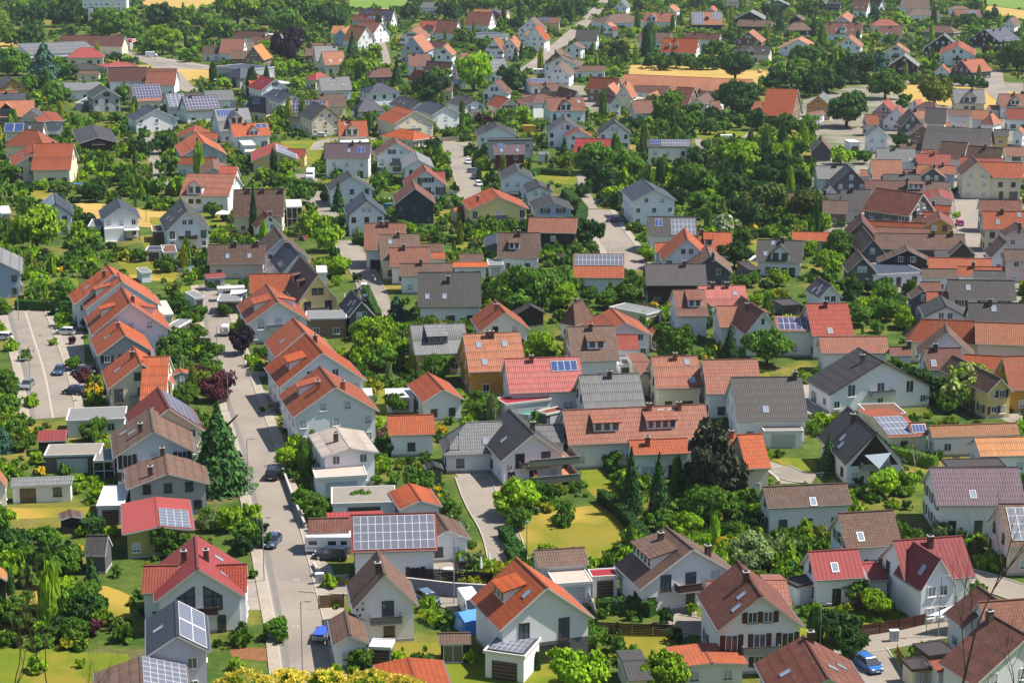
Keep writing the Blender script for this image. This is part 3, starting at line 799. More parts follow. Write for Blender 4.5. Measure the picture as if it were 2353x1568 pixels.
OBJS=r"""
car 626,1250 -98 0.04,0.06,0.12 sedan|dark blue car parked on the left kerb of the long street
car 628,1096 85 0.012,0.012,0.02 suv|black car stopped in the middle of the long street
car 655,942 15 0.05,0.08,0.16 hatch|blue car in the drive beside the fanned orange roof
car 760,1283 172 0.02,0.03,0.06 suv|dark car parked in front of the white caravan
car 137,857 -88 0.03,0.06,0.14 sedan|dark blue car parked on the right edge of the cul-de-sac
car 63,890 -90 0.16,0.18,0.2 sedan|grey car parked on the left edge of the cul-de-sac
car 193,862 170 0.03,0.04,0.07 suv|dark car parked beside the purple bush
car 150,768 172 0.6,0.62,0.62 hatch|silver car parked in a row-house drive
car 5,780 170 0.7,0.7,0.72 hatch|white car at the left edge by the cul-de-sac
car 170,905 160 0.02,0.03,0.06 hatch|dark car half hidden under the purple bush
car 1280,870 0 0.5,0.5,0.5 none|
car 1852,1000 0 0.5,0.5,0.5 none|
car 1090,1063 -90 0.6,0.62,0.64 suv|silver car inside the carport of the house numbered 2d
car 1995,1535 -70 0.03,0.12,0.35 hatch|bright blue car at the bottom right kerb
car 2065,1328 165 0.35,0.42,0.5 hatch|silver-blue car under the corner of the crimson cross gable
car 985,1385 -60 0.1,0.16,0.24 hatch|dark blue car behind the vine arbour
car 1288,1358 -90 0.03,0.06,0.06 suv|dark green car under the glass carport roof
car 2204,517 85 0.6,0.05,0.25 hatch|pink car parked on the narrow village street
car 1076,376 -85 0.75,0.75,0.77 sedan|white car in the upper street bay
car 1090,410 -85 0.02,0.02,0.03 hatch|black car in the upper street bay
car 1100,427 -80 0.7,0.71,0.75 hatch|white car nearest the yellow villa
car 1088,397 0 0.2,0.22,0.22 hatch|grey car between the young street trees
car 1388,468 178 0.02,0.03,0.05 pickup|dark pickup parked above the curved street
car 1412,497 178 0.05,0.02,0.06 none|
car 1412,510 175 0.05,0.02,0.1 sedan|dark purple car beside the large white house
car 735,315 165 0.7,0.7,0.7 hatch|white car on the upper left lane
car 885,468 170 0.7,0.68,0.62 hatch|cream car near the dark slate gable
car 888,480 170 0.08,0.2,0.35 hatch|blue car just below the cream car
car 670,508 172 0.03,0.06,0.14 none|
car 665,498 172 0.03,0.06,0.14 sedan|blue car parked behind the big brown roof
car 783,545 -85 0.25,0.26,0.28 suv|grey car beside the tall white slate-roofed house
car 836,665 95 0.65,0.66,0.68 hatch|white car parked behind the slate gable
car 840,692 95 0.03,0.05,0.09 hatch|dark car parked in front of a white car by the slate gable
car 360,405 175 0.5,0.52,0.52 none|
car 365,380 80 0.6,0.62,0.65 hatch|silver car under the trees of the leafy lane
car 290,352 170 0.3,0.34,0.36 hatch|grey car behind the black glass-fronted chalet
car 676,170 5 0.65,0.65,0.65 pickup|silver pickup on the upper road
car 870,185 -20 0.6,0.62,0.65 hatch|silver car at the top lane
car 868,166 -30 0.1,0.12,0.2 hatch|dark car beside the purple shrub at the top lane
car 883,183 0 0.6,0.6,0.6 none|
car 878,152 85 0.7,0.7,0.7 hatch|white car at the far end of the top lane
car 880,190 0 0.7,0.7,0.7 none|
car 913,188 10 0.6,0.6,0.62 hatch|pale car beside the green hedge of the top lane
car 1025,190 175 0.05,0.05,0.06 none|
car 1223,187 170 0.5,0.5,0.52 hatch|grey car beside the far road
car 1247,225 -80 0.7,0.7,0.7 none|
car 1235,226 -80 0.7,0.7,0.72 hatch|white car in the front garden by the far road
car 1455,170 0 0.3,0.3,0.3 none|
car 2265,347 0 0.7,0.7,0.7 none|
car 2248,345 175 0.72,0.72,0.7 hatch|white car at the edge of the stubble field on the right
car 2222,188 150 0.5,0.6,0.55 hatch|pale car behind the purple street trees
car 2250,192 150 0.7,0.7,0.7 hatch|white car below the dark slate-blue chalet
car 2258,200 150 0.7,0.7,0.7 hatch|white car in front of another white car below the dark chalet
car 460,128 0 0.02,0.02,0.03 none|
car 270,130 10 0.02,0.02,0.03 sedan|black car under the petrol station canopy
car 248,132 10 0.03,0.03,0.04 hatch|dark car beside the petrol station shop
car 302,148 170 0.02,0.03,0.03 hatch|black car on the petrol station exit island
van 348,131 0 0.7,0.72,0.78|white van leaving the petrol station
van 1080,1410 -75 0.75,0.75,0.78|white van parked beside the blue tarpaulin tent
van 1662,327 180 0.75,0.77,0.8|white van behind the orchard garden
motorhome 713,412 -88|white motorhome parked facing down the lane
caravan 757,1268 0|white touring caravan beside the solar-roofed house
caravan 1240,172 0|white caravan parked by the far road
boxtrailer 518,770 -90|grey box trailer parked on the long street
container 1216,303 0|yellow container standing behind a hedge
tractor 498,196 0|tractor parked beside the long brown barn
boattrailer 738,1468 88|trailer with a blue boat in the narrow drive
trailer 1038,448 5|open grey trailer on the sloping lawn
bale 1477,160|round straw bale at the left end of the stubble strip
bale 1504,159|round straw bale second from left on the stubble strip
bale 1745,168|round straw bale at the right end of the stubble strip
lamp 43,735 8.5|curved street lamp at the top left of the cul-de-sac
lamp 71,900 8.5|curved street lamp beside the grey car
lamp 500,830 7|curved street lamp beside the first bend of the long street
lamp 525,945 7|curved street lamp left of the fanned orange roof
lampS 571,1138 8.5|straight street lamp beside the dark spruce
lampS 607,1335 8.5|straight street lamp by the dark blue car
lampS 695,1545 8.5|straight street lamp at the bottom of the long street
lampS 1043,1385 8.5|straight street lamp in front of the black garden fence
lampG 1210,1275 4.5|green lantern post on the dry lawn
lampG 1054,1085 6|green lantern post by the paved drive of the house numbered 2d
lampG 97,690 5|green lantern post beside the tall hedge
lampG 133,770 5|green lantern post in the row-house front gardens
lampG 219,920 5|white lantern post beside the garage pergola
lampG 336,510 6.5|green lantern post on the dry strip
lampG 122,495 6.5|green lantern post left of the first slate house
lampG 383,418 5|green lantern post beside the leafy lane
lamp 851,705 7|curved street lamp behind the slate gable
lampS 1893,1325 0|
lampS 1884,1480 5|straight street lamp on the right-hand junction
lampS 2155,1462 7.5|straight street lamp in front of the crimson cross gable
lampS 2188,1470 5|short street lamp beside the gravel bed
lampS 1085,345 5|straight street lamp beside the street trees
lampS 905,180 5|straight street lamp at the top lane
lampS 1290,145 7|street lamp on the left edge of the far road
lampS 1345,55 8|street lamp near the top of the far road
lampS 1375,345 0|
lampS 1492,500 5|street lamp beside the curved street
cabinet 734,1340|white electricity cabinet on the street corner
cabinet 2053,1472|grey electricity cabinet on the right-hand junction
parasol 1124,1310 0.8,0.8,0.75|closed white parasol on the solar house terrace
parasol 1105,1322 0.8,0.8,0.75|closed white parasol nearest the blue pool
parasol 1224,1512 0.7,0.65,0.6|closed cream parasol on the bottom terrace
parasol 1248,1514 0.4,0.06,0.1|closed red parasol on the bottom terrace
parasol 792,700 0.6,0.6,0.58|closed grey parasol left on the brick terrace
parasol 800,705 0.6,0.6,0.58|closed grey parasol right on the brick terrace
parasol 1820,1330 0.02,0.25,0.1|closed green parasol beside the brown-tiled house
pool 1132,1322 0.05,0.2,0.6 rect|blue rectangular pool on the terrace lawn
pool 1206,958 0.1,0.6,0.5 round|round turquoise pool beside the crimson flat roof
pool 176,428 0.05,0.2,0.6 rect|blue frame pool below the orange villa
pool 425,622 0.05,0.2,0.16 round|round green-rimmed pool above the crimson shed
pool 1280,288 0.1,0.3,0.6 none|
pool 1283,287 0.1,0.35,0.6 round|small blue round pool in the upper orchard
pool 300,245 0.1,0.35,0.6 none|
gazebo 1265,278|white garden gazebo in the upper orchard
gazebo 512,508|white garden gazebo left of the dark spire conifer
gazebo 1735,615|white garden gazebo before the arched window house
gazebo 1115,210|none
tent 1098,1440|blue tarpaulin tent beside the red-roofed gable
sail 2185,1450|grey-white sail awning beside the bottom-right houses
table 1060,1325 0.55,0.75,0.02|long lime-green garden table on the terrace
table 1030,1318 0.6,0.6,0.6|round pale garden table on the terrace
hottub 1075,1298|dark covered hot tub behind the garden tables
canopy 252,118|red and white petrol station canopy
sign 211,85|tall white petrol station pylon
umbrella 505,505|none
fence 2.0 0.02,0.02,0.025 925,1338 1010,1340 1090,1345 1128,1350|black panel fence above the grey retaining wall
wall 1.8 0.2,0.2,0.24 920,1356 1040,1370 1130,1375|grey retaining wall along the side street
fence 1.8 0.12,0.055,0.015 732,1398 790,1395|brown wooden gate across the drive
fence 1.6 0.05,0.03,0.025 1370,1455 1450,1460 1545,1462|dark wooden slat fence behind the two small cypresses
fence 1.5 0.06,0.02,0.015 1905,1456 1975,1462 2065,1448 2135,1432|red-brown wooden fence round the corner garden
fence 2.2 0.1,0.04,0.03 1965,1400 2020,1402|tall brown garden screen beside the white cross gable
fence 1.6 0.25,0.17,0.04 2060,1510 2090,1560|yellow wicker fence at the bottom right junction
wall 0.5 0.3,0.28,0.25 1735,1068 1780,1100 1790,1112|low stone wall beside the curved drive
wall 1.2 0.35,0.3,0.2 1005,325 1060,323|sandstone garden wall above the upper street
fence 1.5 0.05,0.05,0.05 1675,460 1780,470 1890,480|long dark board fence behind the white flowering tree
fence 1.6 0.03,0.03,0.03 1430,455 1400,470|none
wall 1.0 0.3,0.28,0.27 650,1090 680,1170 700,1215|grey wall beside the lower long street
fence 1.0 0.6,0.6,0.6 160,745 215,745|white picket fence in front of the row houses
fence 1.0 0.3,0.3,0.3 565,865 640,865|grey metal fence in front of the row houses
wall 0.6 0.45,0.43,0.4 800,1330 740,1335 720,1300|low curved wall round the corner rock bed
fence 1.6 0.4,0.4,0.42 1350,1380 1370,1430|white fence beside the clipped hedge
hedge 1.8 1.5 1370,1410 1470,1405 1500,1415|clipped hedge behind the dark slat fence
hedge 1.8 1.4 1380,1150 1430,1190 1480,1250 1495,1270|long clipped hedge on the right edge of the dry lawn
hedge 1.6 1.2 1390,1070 1420,1100|hedge right of the house numbered 2d
hedge 1.4 1.0 1168,1270 1190,1310 1230,1400|none
hedge 2.0 1.8 38,710 170,715|tall dark hedge closing the cul-de-sac
hedge 2.5 2.2 640,505 720,515 760,535|none
hedge 2.0 2.0 635,420 760,440|long dark hedge behind the big brown roof
hedge 2.2 2.5 1190,515 1330,520 1340,495 1300,450|large curving hedge beside the slate-roofed trio
hedge 1.8 2 1160,420 1240,400 1310,405|hedge above the bright lawns
hedge 1.6 1.5 920,520 980,545 1060,560|dark hedge above the sloping lawn
hedge 1.8 2 1480,870 1590,880 1650,880|none
hedge 1.8 1.5 1720,840 1660,855|none
hedge 2 2 820,560 960,580|none
hedge 1.5 1.2 1590,1500 1600,1510|none
hedge 1.6 1.4 1640,915 1700,930|hedge left of the broad charcoal roof
hedge 1.7 1.4 2005,1040 2150,1075|hedge behind the white bare birch
hedge 1.3 1 1960,1020 2080,1050|none
hedge 1.5 1.5 1155,1230 1200,1290|low hedge on the left edge of the dry lawn
hedge 1.8 1.2 1710,820 1650,825|none
hedge 1.8 1.5 1640,540 1760,545|none
hedge 2 2 190,1230 240,1220|none
hedge 1.5 1.2 840,670 870,735|none
hedge 1.5 1.3 1895,655 1940,665|none
person 2164,60|none
"""
# ------------------------------------------------------------------ materials
def mat(name,col,rough=0.8,spec=0.3,metal=0.0,build=None):
    m=bpy.data.materials.new(name); m.use_nodes=True; n=m.node_tree; b=n.nodes['Principled BSDF']
    b.inputs['Base Color'].default_value=(*col,1); b.inputs['Roughness'].default_value=rough
    b.inputs['Metallic'].default_value=metal; b.inputs['Specular IOR Level'].default_value=spec
    if build: build(n,b,col)
    return m
def nd(n,t,**k):
    x=n.nodes.new(t)
    for a,v in k.items(): setattr(x,a,v)
    return x
def mth(n,op,a,b=None,c=None):
    x=n.nodes.new('ShaderNodeMath'); x.operation=op
    for i,v in enumerate((a,b,c)):
        if v is None: continue
        if isinstance(v,(int,float)): x.inputs[i].default_value=v
        else: n.links.new(v,x.inputs[i])
    return x.outputs[0]
def scalecol(n,col,fac):   # col*fac ; fac socket
    x=n.nodes.new('ShaderNodeVectorMath'); x.operation='SCALE'
    if isinstance(col,tuple): x.inputs[0].default_value=col
    else: n.links.new(col,x.inputs[0])
    n.links.new(fac,x.inputs['Scale']); return x.outputs[0]
def noise(n,scale,det=3,vec=None,rough=0.55):
    x=n.nodes.new('ShaderNodeTexNoise'); x.inputs['Scale'].default_value=scale; x.inputs['Detail'].default_value=det
    x.inputs['Roughness'].default_value=rough
    if vec is not None: n.links.new(vec,x.inputs['Vector'])
    return x.outputs[0]
def mixc(n,f,a,b):
    x=n.nodes.new('ShaderNodeMix'); x.data_type='RGBA'
    if isinstance(f,(int,float)): x.inputs[0].default_value=f
    else: n.links.new(f,x.inputs[0])
    for i,v in ((6,a),(7,b)):
        if isinstance(v,tuple): x.inputs[i].default_value=(*v[:3],1)
        else: n.links.new(v,x.inputs[i])
    return x.outputs[2]
def ramp(n,f,lo,hi):
    x=n.nodes.new('ShaderNodeMapRange'); x.inputs[1].default_value=lo; x.inputs[2].default_value=hi
    n.links.new(f,x.inputs[0]); return x.outputs[0]
def uvs(n):
    t=n.nodes.new('ShaderNodeUVMap'); s=n.nodes.new('ShaderNodeSeparateXYZ'); n.links.new(t.outputs[0],s.inputs[0]); return s.outputs
def tile_build(cw,rh,cd_,rd_,var,rough=0.7,patch=0.0):
    def f(n,b,col):
        u,v,_=uvs(n)
        cs=mth(n,'ABSOLUTE',mth(n,'SINE',mth(n,'MULTIPLY',u,math.pi/cw)))
        rs=mth(n,'FRACT',mth(n,'DIVIDE',v,rh))
        rr=mth(n,'POWER',rs,5.0)
        k=mth(n,'SUBTRACT',mth(n,'SUBTRACT',1.06,mth(n,'MULTIPLY',mth(n,'POWER',mth(n,'SUBTRACT',1.0,cs),1.6),cd_)),mth(n,'MULTIPLY',rr,rd_))
        tc=n.nodes.new('ShaderNodeTexCoord'); oi=n.nodes.new('ShaderNodeObjectInfo')
        add=n.nodes.new('ShaderNodeVectorMath'); add.operation='ADD'; n.links.new(tc.outputs['Object'],add.inputs[0])
        cmb=n.nodes.new('ShaderNodeCombineXYZ'); n.links.new(mth(n,'MULTIPLY',oi.outputs['Random'],97.0),cmb.inputs[0]); n.links.new(cmb.outputs[0],add.inputs[1])
        n1=noise(n,0.45,4,add.outputs[0]); n2=noise(n,3.5,2,add.outputs[0],0.8)
        kk=mth(n,'ADD',mth(n,'MULTIPLY',mth(n,'SUBTRACT',n1,0.5),var*2.2),mth(n,'ADD',1.0,mth(n,'MULTIPLY',mth(n,'SUBTRACT',n2,0.5),var*1.6)))
        kk=mth(n,'MULTIPLY',kk,mth(n,'ADD',0.72,mth(n,'MULTIPLY',oi.outputs['Random'],0.5)))
        # single odd tiles
        wn=n.nodes.new('ShaderNodeTexWhiteNoise'); wn.noise_dimensions='2D'
        c2=n.nodes.new('ShaderNodeCombineXYZ'); n.links.new(mth(n,'FLOOR',mth(n,'DIVIDE',u,cw)),c2.inputs[0]); n.links.new(mth(n,'FLOOR',mth(n,'DIVIDE',v,rh)),c2.inputs[1])
        n.links.new(c2.outputs[0],wn.inputs[0])
        kk=mth(n,'MULTIPLY',kk,mth(n,'ADD',1-var*0.7,mth(n,'MULTIPLY',wn.outputs[0],var*1.4)))
        c=scalecol(n,tuple(col),mth(n,'MULTIPLY',k,kk))
        if patch: c=mixc(n,mth(n,'MULTIPLY',ramp(n,noise(n,0.9,5,add.outputs[0],0.75),0.52,0.66),patch),c,(0.16,0.15,0.11))
        r2=mth(n,'FRACT',mth(n,'MULTIPLY',oi.outputs['Random'],17.3))
        c=mixc(n,mth(n,'MULTIPLY',r2,0.24),c,scalecol(n,(0.20,0.115,0.08) if max(col)>.2 else (0.09,0.085,0.08),kk))
        n.links.new(c,b.inputs['Base Color'])
        bp=n.nodes.new('ShaderNodeBump'); bp.inputs['Strength'].default_value=0.6; bp.inputs['Distance'].default_value=0.05
        n.links.new(mth(n,'ADD',mth(n,'MULTIPLY',cs,0.7),rs),bp.inputs['Height']); n.links.new(bp.outputs[0],b.inputs['Normal'])
    return f
def plaster_build(var=0.10,sc_=0.5,streak=0.12):
    def f(n,b,col):
        tc=n.nodes.new('ShaderNodeTexCoord'); v=tc.outputs['Object']
        mp=n.nodes.new('ShaderNodeMapping'); n.links.new(v,mp.inputs[0]); mp.inputs['Scale'].default_value=(1.2,1.2,0.25)
        a=noise(n,sc_,4,v); s=noise(n,1.5,4,mp.outputs[0],0.7)
        k=mth(n,'ADD',1-var*0.5-streak*0.5,mth(n,'ADD',mth(n,'MULTIPLY',a,var),mth(n,'MULTIPLY',s,streak)))
        n.links.new(scalecol(n,tuple(col),k),b.inputs['Base Color'])
        bp=n.nodes.new('ShaderNodeBump'); bp.inputs['Strength'].default_value=0.25; bp.inputs['Distance'].default_value=0.02
        n.links.new(noise(n,14,2,v),bp.inputs['Height']); n.links.new(bp.outputs[0],b.inputs['Normal'])
    return f
def wood_build(n,b,col):
    tc=n.nodes.new('ShaderNodeTexCoord'); s=n.nodes.new('ShaderNodeSeparateXYZ'); n.links.new(tc.outputs['Object'],s.inputs[0])
    q=mth(n,'FRACT',mth(n,'MULTIPLY',mth(n,'ADD',s.outputs[0],s.outputs[1]),5.0))
    k=mth(n,'ADD',0.55,mth(n,'MULTIPLY',ramp(n,q,0.0,0.18),0.5))
    k=mth(n,'MULTIPLY',k,mth(n,'ADD',0.6,mth(n,'MULTIPLY',noise(n,1.2,5,tc.outputs['Object'],0.7),0.8)))
    n.links.new(scalecol(n,tuple(col),k),b.inputs['Base Color'])
def brick_build(n,b,col):
    tc=n.nodes.new('ShaderNodeTexCoord'); s=n.nodes.new('ShaderNodeSeparateXYZ'); n.links.new(tc.outputs['Object'],s.inputs[0])
    q=mth(n,'FRACT',mth(n,'MULTIPLY',s.outputs[2],4.2)); k=mth(n,'ADD',0.7,mth(n,'MULTIPLY',ramp(n,q,0.0,0.2),0.35))
    k=mth(n,'MULTIPLY',k,mth(n,'ADD',0.45,mth(n,'MULTIPLY',noise(n,2.2,6,tc.outputs['Object'],0.8),1.1)))
    n.links.new(scalecol(n,tuple(col),k),b.inputs['Base Color'])
ROOFC={'o':(0.50,0.090,0.014),'r':(0.38,0.050,0.025),'P':(0.50,0.18,0.085),'t':(0.36,0.13,0.08),'T':(0.52,0.14,0.12),'m':(0.235,0.065,0.035),
 'b':(0.145,0.072,0.045),'k':(0.048,0.043,0.043),'n':(0.042,0.052,0.085),'g':(0.19,0.195,0.20),'R':(0.36,0.022,0.035),'y':(0.60,0.24,0.07),
 'L':(0.52,0.40,0.35),'K':(0.11,0.062,0.085),'l':(0.36,0.31,0.27),'v':(0.25,0.225,0.19),'w':(0.68,0.68,0.68),'c':(0.6,0.55,0.42),'q':(0.05,0.06,0.08)}
ROOFN={'o':'orange','r':'red','P':'salmon','t':'terracotta','T':'pink','m':'red-brown','b':'brown','k':'charcoal','n':'slate-blue','g':'grey','R':'crimson',
 'y':'sandy orange','L':'pale','K':'plum','l':'pale patched','v':'gravel','w':'white','c':'cream','q':'dark'}
ROOF={}
ROOFC={k:tuple(v*(0.66 if k in 'oPrtTyRm' else 0.85) for v in c) for k,c in ROOFC.items()}
for k,c in ROOFC.items():
    if k=='R': f=tile_build(0.55,50,0.45,0.0,0.05)
    elif k in 'vL': f=plaster_build(0.35,2.0,0.2)
    elif k=='l': f=tile_build(1.0,1.2,0.08,0.25,0.2,patch=0.5)
    elif k in 'wcq': f=tile_build(1.0,50,0.25,0.0,0.05)
    elif k in 'kngK': f=tile_build(0.34,0.44,0.6,0.5,0.14,patch=0.0)
    elif k in 'bm': f=tile_build(0.33,0.42,0.6,0.5,0.20,patch=0.25)
    else: f=tile_build(0.34,0.44,0.62,0.42,0.16)
    ROOF[k]=mat('roof_'+ROOFN[k].replace(' ','_'),c,0.62 if k in 'kngK' else 0.7,0.35,0,f)
FLATM={}
for k in ROOFC:
    FLATM[k]=mat('flat_roof_'+ROOFN[k].replace(' ','_'),ROOFC[k],0.75,0.3,0,plaster_build(0.4,1.2,0.15))
WALLC={'w':(0.74,0.75,0.77),'g':(0.36,0.38,0.40),'c':(0.70,0.62,0.45),'p':(0.66,0.50,0.48),'y':(0.66,0.50,0.20),'Y':(0.74,0.62,0.27),'O':(0.50,0.27,0.05),
 'd':(0.035,0.026,0.02),'e':(0.33,0.42,0.58),'E':(0.03,0.04,0.065),'b':(0.21,0.14,0.09),'B':(0.22,0.10,0.07),'k':(0.10,0.105,0.115),'D':(0.13,0.02,0.02),
 'G':(0.30,0.34,0.36),'H':(0.62,0.48,0.46),'V':(0.05,0.07,0.03),'Z':(0.42,0.36,0.12),'l':(0.50,0.49,0.58),'K':(0.05,0.05,0.05)}
WALLN={'w':'white','g':'grey','c':'cream','p':'pink','y':'yellow','Y':'yellow','O':'ochre','d':'dark timber','e':'pale blue','E':'dark blue','b':'brown','B':'bare brick',
 'k':'dark grey','D':'dark red','G':'glazed','H':'half-timbered','V':'green','Z':'olive-yellow','l':'lavender','K':'black'}
WALL={}
for k,c in WALLC.items():
    WALL[k]=mat('wall_'+WALLN[k].replace(' ','_').replace('-','_'),c,0.9 if k!='G' else 0.2,0.2,0,wood_build if k in 'dDK' else brick_build if k in 'bB' else plaster_build())
M={}
M['white']=mat('white_paint',(0.78,0.78,0.78),0.5)
M['fascia']=mat('white_fascia',(0.6,0.59,0.57),0.6)
M['darktrim']=mat('dark_trim',(0.05,0.035,0.03),0.6)
M['shutter']=mat('brown_shutter',(0.07,0.035,0.022),0.6)
M['blind']=mat('roller_blind',(0.46,0.48,0.52),0.6)
def glass_build(n,b,col):
    oi=n.nodes.new('ShaderNodeObjectInfo'); n.links.new(scalecol(n,tuple(col),mth(n,'ADD',0.35,mth(n,'MULTIPLY',oi.outputs['Random'],2.2))),b.inputs['Base Color'])
M['glass']=mat('window_glass',(0.035,0.045,0.055),0.06,0.8,0,glass_build)
M['skyglass']=mat('skylight_glass',(0.22,0.27,0.33),0.08,0.9)
M['metal']=mat('zinc_metal',(0.35,0.36,0.37),0.35,0.5,0.8)
M['galv']=mat('galvanised_steel',(0.30,0.31,0.32),0.5,0.4,0.3)
M['chim']=mat('chimney_render',(0.10,0.065,0.055),0.9,0.2,0,brick_build)
M['chimred']=mat('chimney_brick',(0.26,0.09,0.05),0.9,0.2,0,brick_build)
def pv_build(n,b,col):
    u,v,_=uvs(n)
    fu=mth(n,'ABSOLUTE',mth(n,'SUBTRACT',mth(n,'FRACT',u),0.5)); fv=mth(n,'ABSOLUTE',mth(n,'SUBTRACT',mth(n,'FRACT',v),0.5))
    e=mth(n,'MAXIMUM',mth(n,'GREATER_THAN',fu,0.462),mth(n,'GREATER_THAN',fv,0.472))
    gu=mth(n,'ABSOLUTE',mth(n,'SUBTRACT',mth(n,'FRACT',mth(n,'MULTIPLY',u,6)),0.5)); gv=mth(n,'ABSOLUTE',mth(n,'SUBTRACT',mth(n,'FRACT',mth(n,'MULTIPLY',v,8)),0.5))
    g=mth(n,'MULTIPLY',mth(n,'MAXIMUM',mth(n,'GREATER_THAN',gu,0.44),mth(n,'GREATER_THAN',gv,0.44)),0.22)
    c=mixc(n,g,tuple(col),(0.5,0.52,0.56)); c=mixc(n,e,c,(0.5,0.5,0.5)); n.links.new(c,b.inputs['Base Color'])
M['pv']=mat('solar_cells',(0.035,0.032,0.085),0.3,0.3,0,pv_build)
M['pvgrey']=mat('solar_cells_grey',(0.10,0.11,0.15),0.35,0.3,0,pv_build)
M['thermal']=mat('solar_collector',(0.02,0.05,0.17),0.2,0.4,0,pv_build)
M['railg']=mat('balcony_glass_panel',(0.16,0.17,0.16),0.2,0.7)
M['railw']=mat('balcony_wood',(0.07,0.04,0.03),0.7)
M['timber']=mat('timber_frame',(0.09,0.03,0.025),0.8)
M['concrete']=mat('concrete',(0.40,0.38,0.35),0.9,0.2,0,plaster_build(0.4,1.5,0.2))
M['tyre']=mat('tyre',(0.015,0.015,0.015),0.8); M['rim']=mat('wheel_rim',(0.4,0.4,0.42),0.3,0.5,0.9)
M['carglass']=mat('car_glass',(0.02,0.025,0.03),0.05,0.9)
M['headlight']=mat('headlight',(0.7,0.7,0.72),0.1,0.8); M['tail']=mat('tail_light',(0.4,0.01,0.01),0.2)
M['plate']=mat('number_plate',(0.7,0.7,0.7),0.4)
M['cloth']=mat('canvas',(0.7,0.68,0.62),0.9)
M['red']=mat('red_paint',(0.55,0.02,0.03),0.5)
M['straw']=mat('straw',(0.42,0.29,0.12),0.95,0.1,0,plaster_build(0.5,5,0.3))
M['greenp']=mat('green_lamp_paint',(0.03,0.13,0.09),0.4)
M['soil']=mat('soil',(0.09,0.05,0.03),1.0,0.1,0,plaster_build(0.5,3,0.2))
M['black']=mat('black_plastic',(0.02,0.02,0.022),0.5)
_cm={}
def colmat(c,name,rough=0.5,spec=0.5,bf=None,metal=0):
    k=(tuple(c),name)
    if k not in _cm: _cm[k]=mat(name,c,rough,spec,metal,bf)
    return _cm[k]
# ------------------------------------------------------------------ mesh builder
class MB:
    def __init__(s): s.v=[];s.f=[];s.m=[];s.uv=[]
    def poly(s,pts,mi=0,uv=None):
        i=len(s.v); s.v+= [tuple(map(float,p)) for p in pts]; s.f.append(tuple(range(i,i+len(pts)))); s.m.append(mi)
        s.uv.append(uv if uv else [(0,0)]*len(pts))
    def box(s,x0,x1,y0,y1,z0,z1,mi=0,M4=None):
        c=[(x0,y0,z0),(x1,y0,z0),(x1,y1,z0),(x0,y1,z0),(x0,y0,z1),(x1,y0,z1),(x1,y1,z1),(x0,y1,z1)]
        s.hexa(c,mi,M4)
    def hexa(s,c,mi=0,M4=None):
        if M4 is not None: c=[tuple(M4@Vector(p)) for p in c]
        for q in ((0,3,2,1),(4,5,6,7),(0,1,5,4),(1,2,6,5),(2,3,7,6),(3,0,4,7)): s.poly([c[k] for k in q],mi)
    def tube(s,a,b,ra,rb,n=6,mi=0,cap=True):
        a=Vector(a);b=Vector(b);d=(b-a)
        if d.length<1e-6: return
        d.normalize(); t=Vector((0,0,1)) if abs(d.z)<0.9 else Vector((1,0,0)); u=d.cross(t).normalized(); w_=d.cross(u)
        A=[a+ra*(math.cos(2*math.pi*k/n)*u+math.sin(2*math.pi*k/n)*w_) for k in range(n)]
        B=[b+rb*(math.cos(2*math.pi*k/n)*u+math.sin(2*math.pi*k/n)*w_) for k in range(n)]
        for k in range(n): s.poly([A[k],B[k],B[(k+1)%n],A[(k+1)%n]],mi)
        if cap: s.poly(B[::-1],mi); s.poly(A,mi)
    def build(s,name,mats,parent=None,loc=None,rotz=None):
        me=bpy.data.meshes.new(name); me.from_pydata(s.v,[],s.f); 
        for m in (mats if isinstance(mats,(list,tuple)) else [mats]): me.materials.append(m)
        me.polygons.foreach_set('material_index',s.m)
        l=me.uv_layers.new(name='UVMap'); flat=[c for f in s.uv for p in f for c in p]; l.data.foreach_set('uv',flat)
        me.update()
        return link(name,me,parent,loc,rotz)
def link(name,me,parent=None,loc=None,rotz=None):
    o=bpy.data.objects.new(name,me); sc.collection.objects.link(o)
    if parent: o.parent=parent
    if loc is not None: o.location=loc
    if rotz is not None: o.rotation_euler=(0,0,rotz)
    return o
def tag(o,label,cat,group=None):
    o['label']=label; o['category']=cat
    if group: o['group']=group
    return o
def root(name,loc,rotz=0): return link(name,None,None,loc,rotz)
def struct(o): o['kind']='structure'; return o
# ------------------------------------------------------------------ landmarks for labels
LM=[l.rsplit(' ',2) for l in LANDMARKS.strip().split('\n')]
LM=[(a,float(x),float(y)) for a,x,y in LM]
def where(px,py,skip=None):
    best=None
    for a,x,y in LM:
        if a==skip: continue
        d=math.hypot(px-x,(py-y)*1.6)/(120+0.25*y)
        if best is None or d<best[0]: best=(d,a,x,y)
    d,a,x,y=best; dx=px-x; dy=(py-y)*1.8
    hor='left' if dx<0 else 'right'; ver='behind' if dy<0 else 'in front'
    if abs(dx)>2.2*abs(dy): r=f'{hor} of'
    elif abs(dy)>2.2*abs(dx): r='behind' if dy<0 else 'in front of'
    else: r=f'{ver}, {hor} of'
    return d,r,a
LABELQ=[]   # (obj, subject, cat, group, px, py, extra)
def qlabel(o,subj,cat,group,px,py,extra=''): LABELQ.append((o,subj,cat,group,px,py,extra))
ORD=['','second ','third ','fourth ','fifth ','sixth ','seventh ','eighth ','ninth ','tenth ','eleventh ','twelfth ']
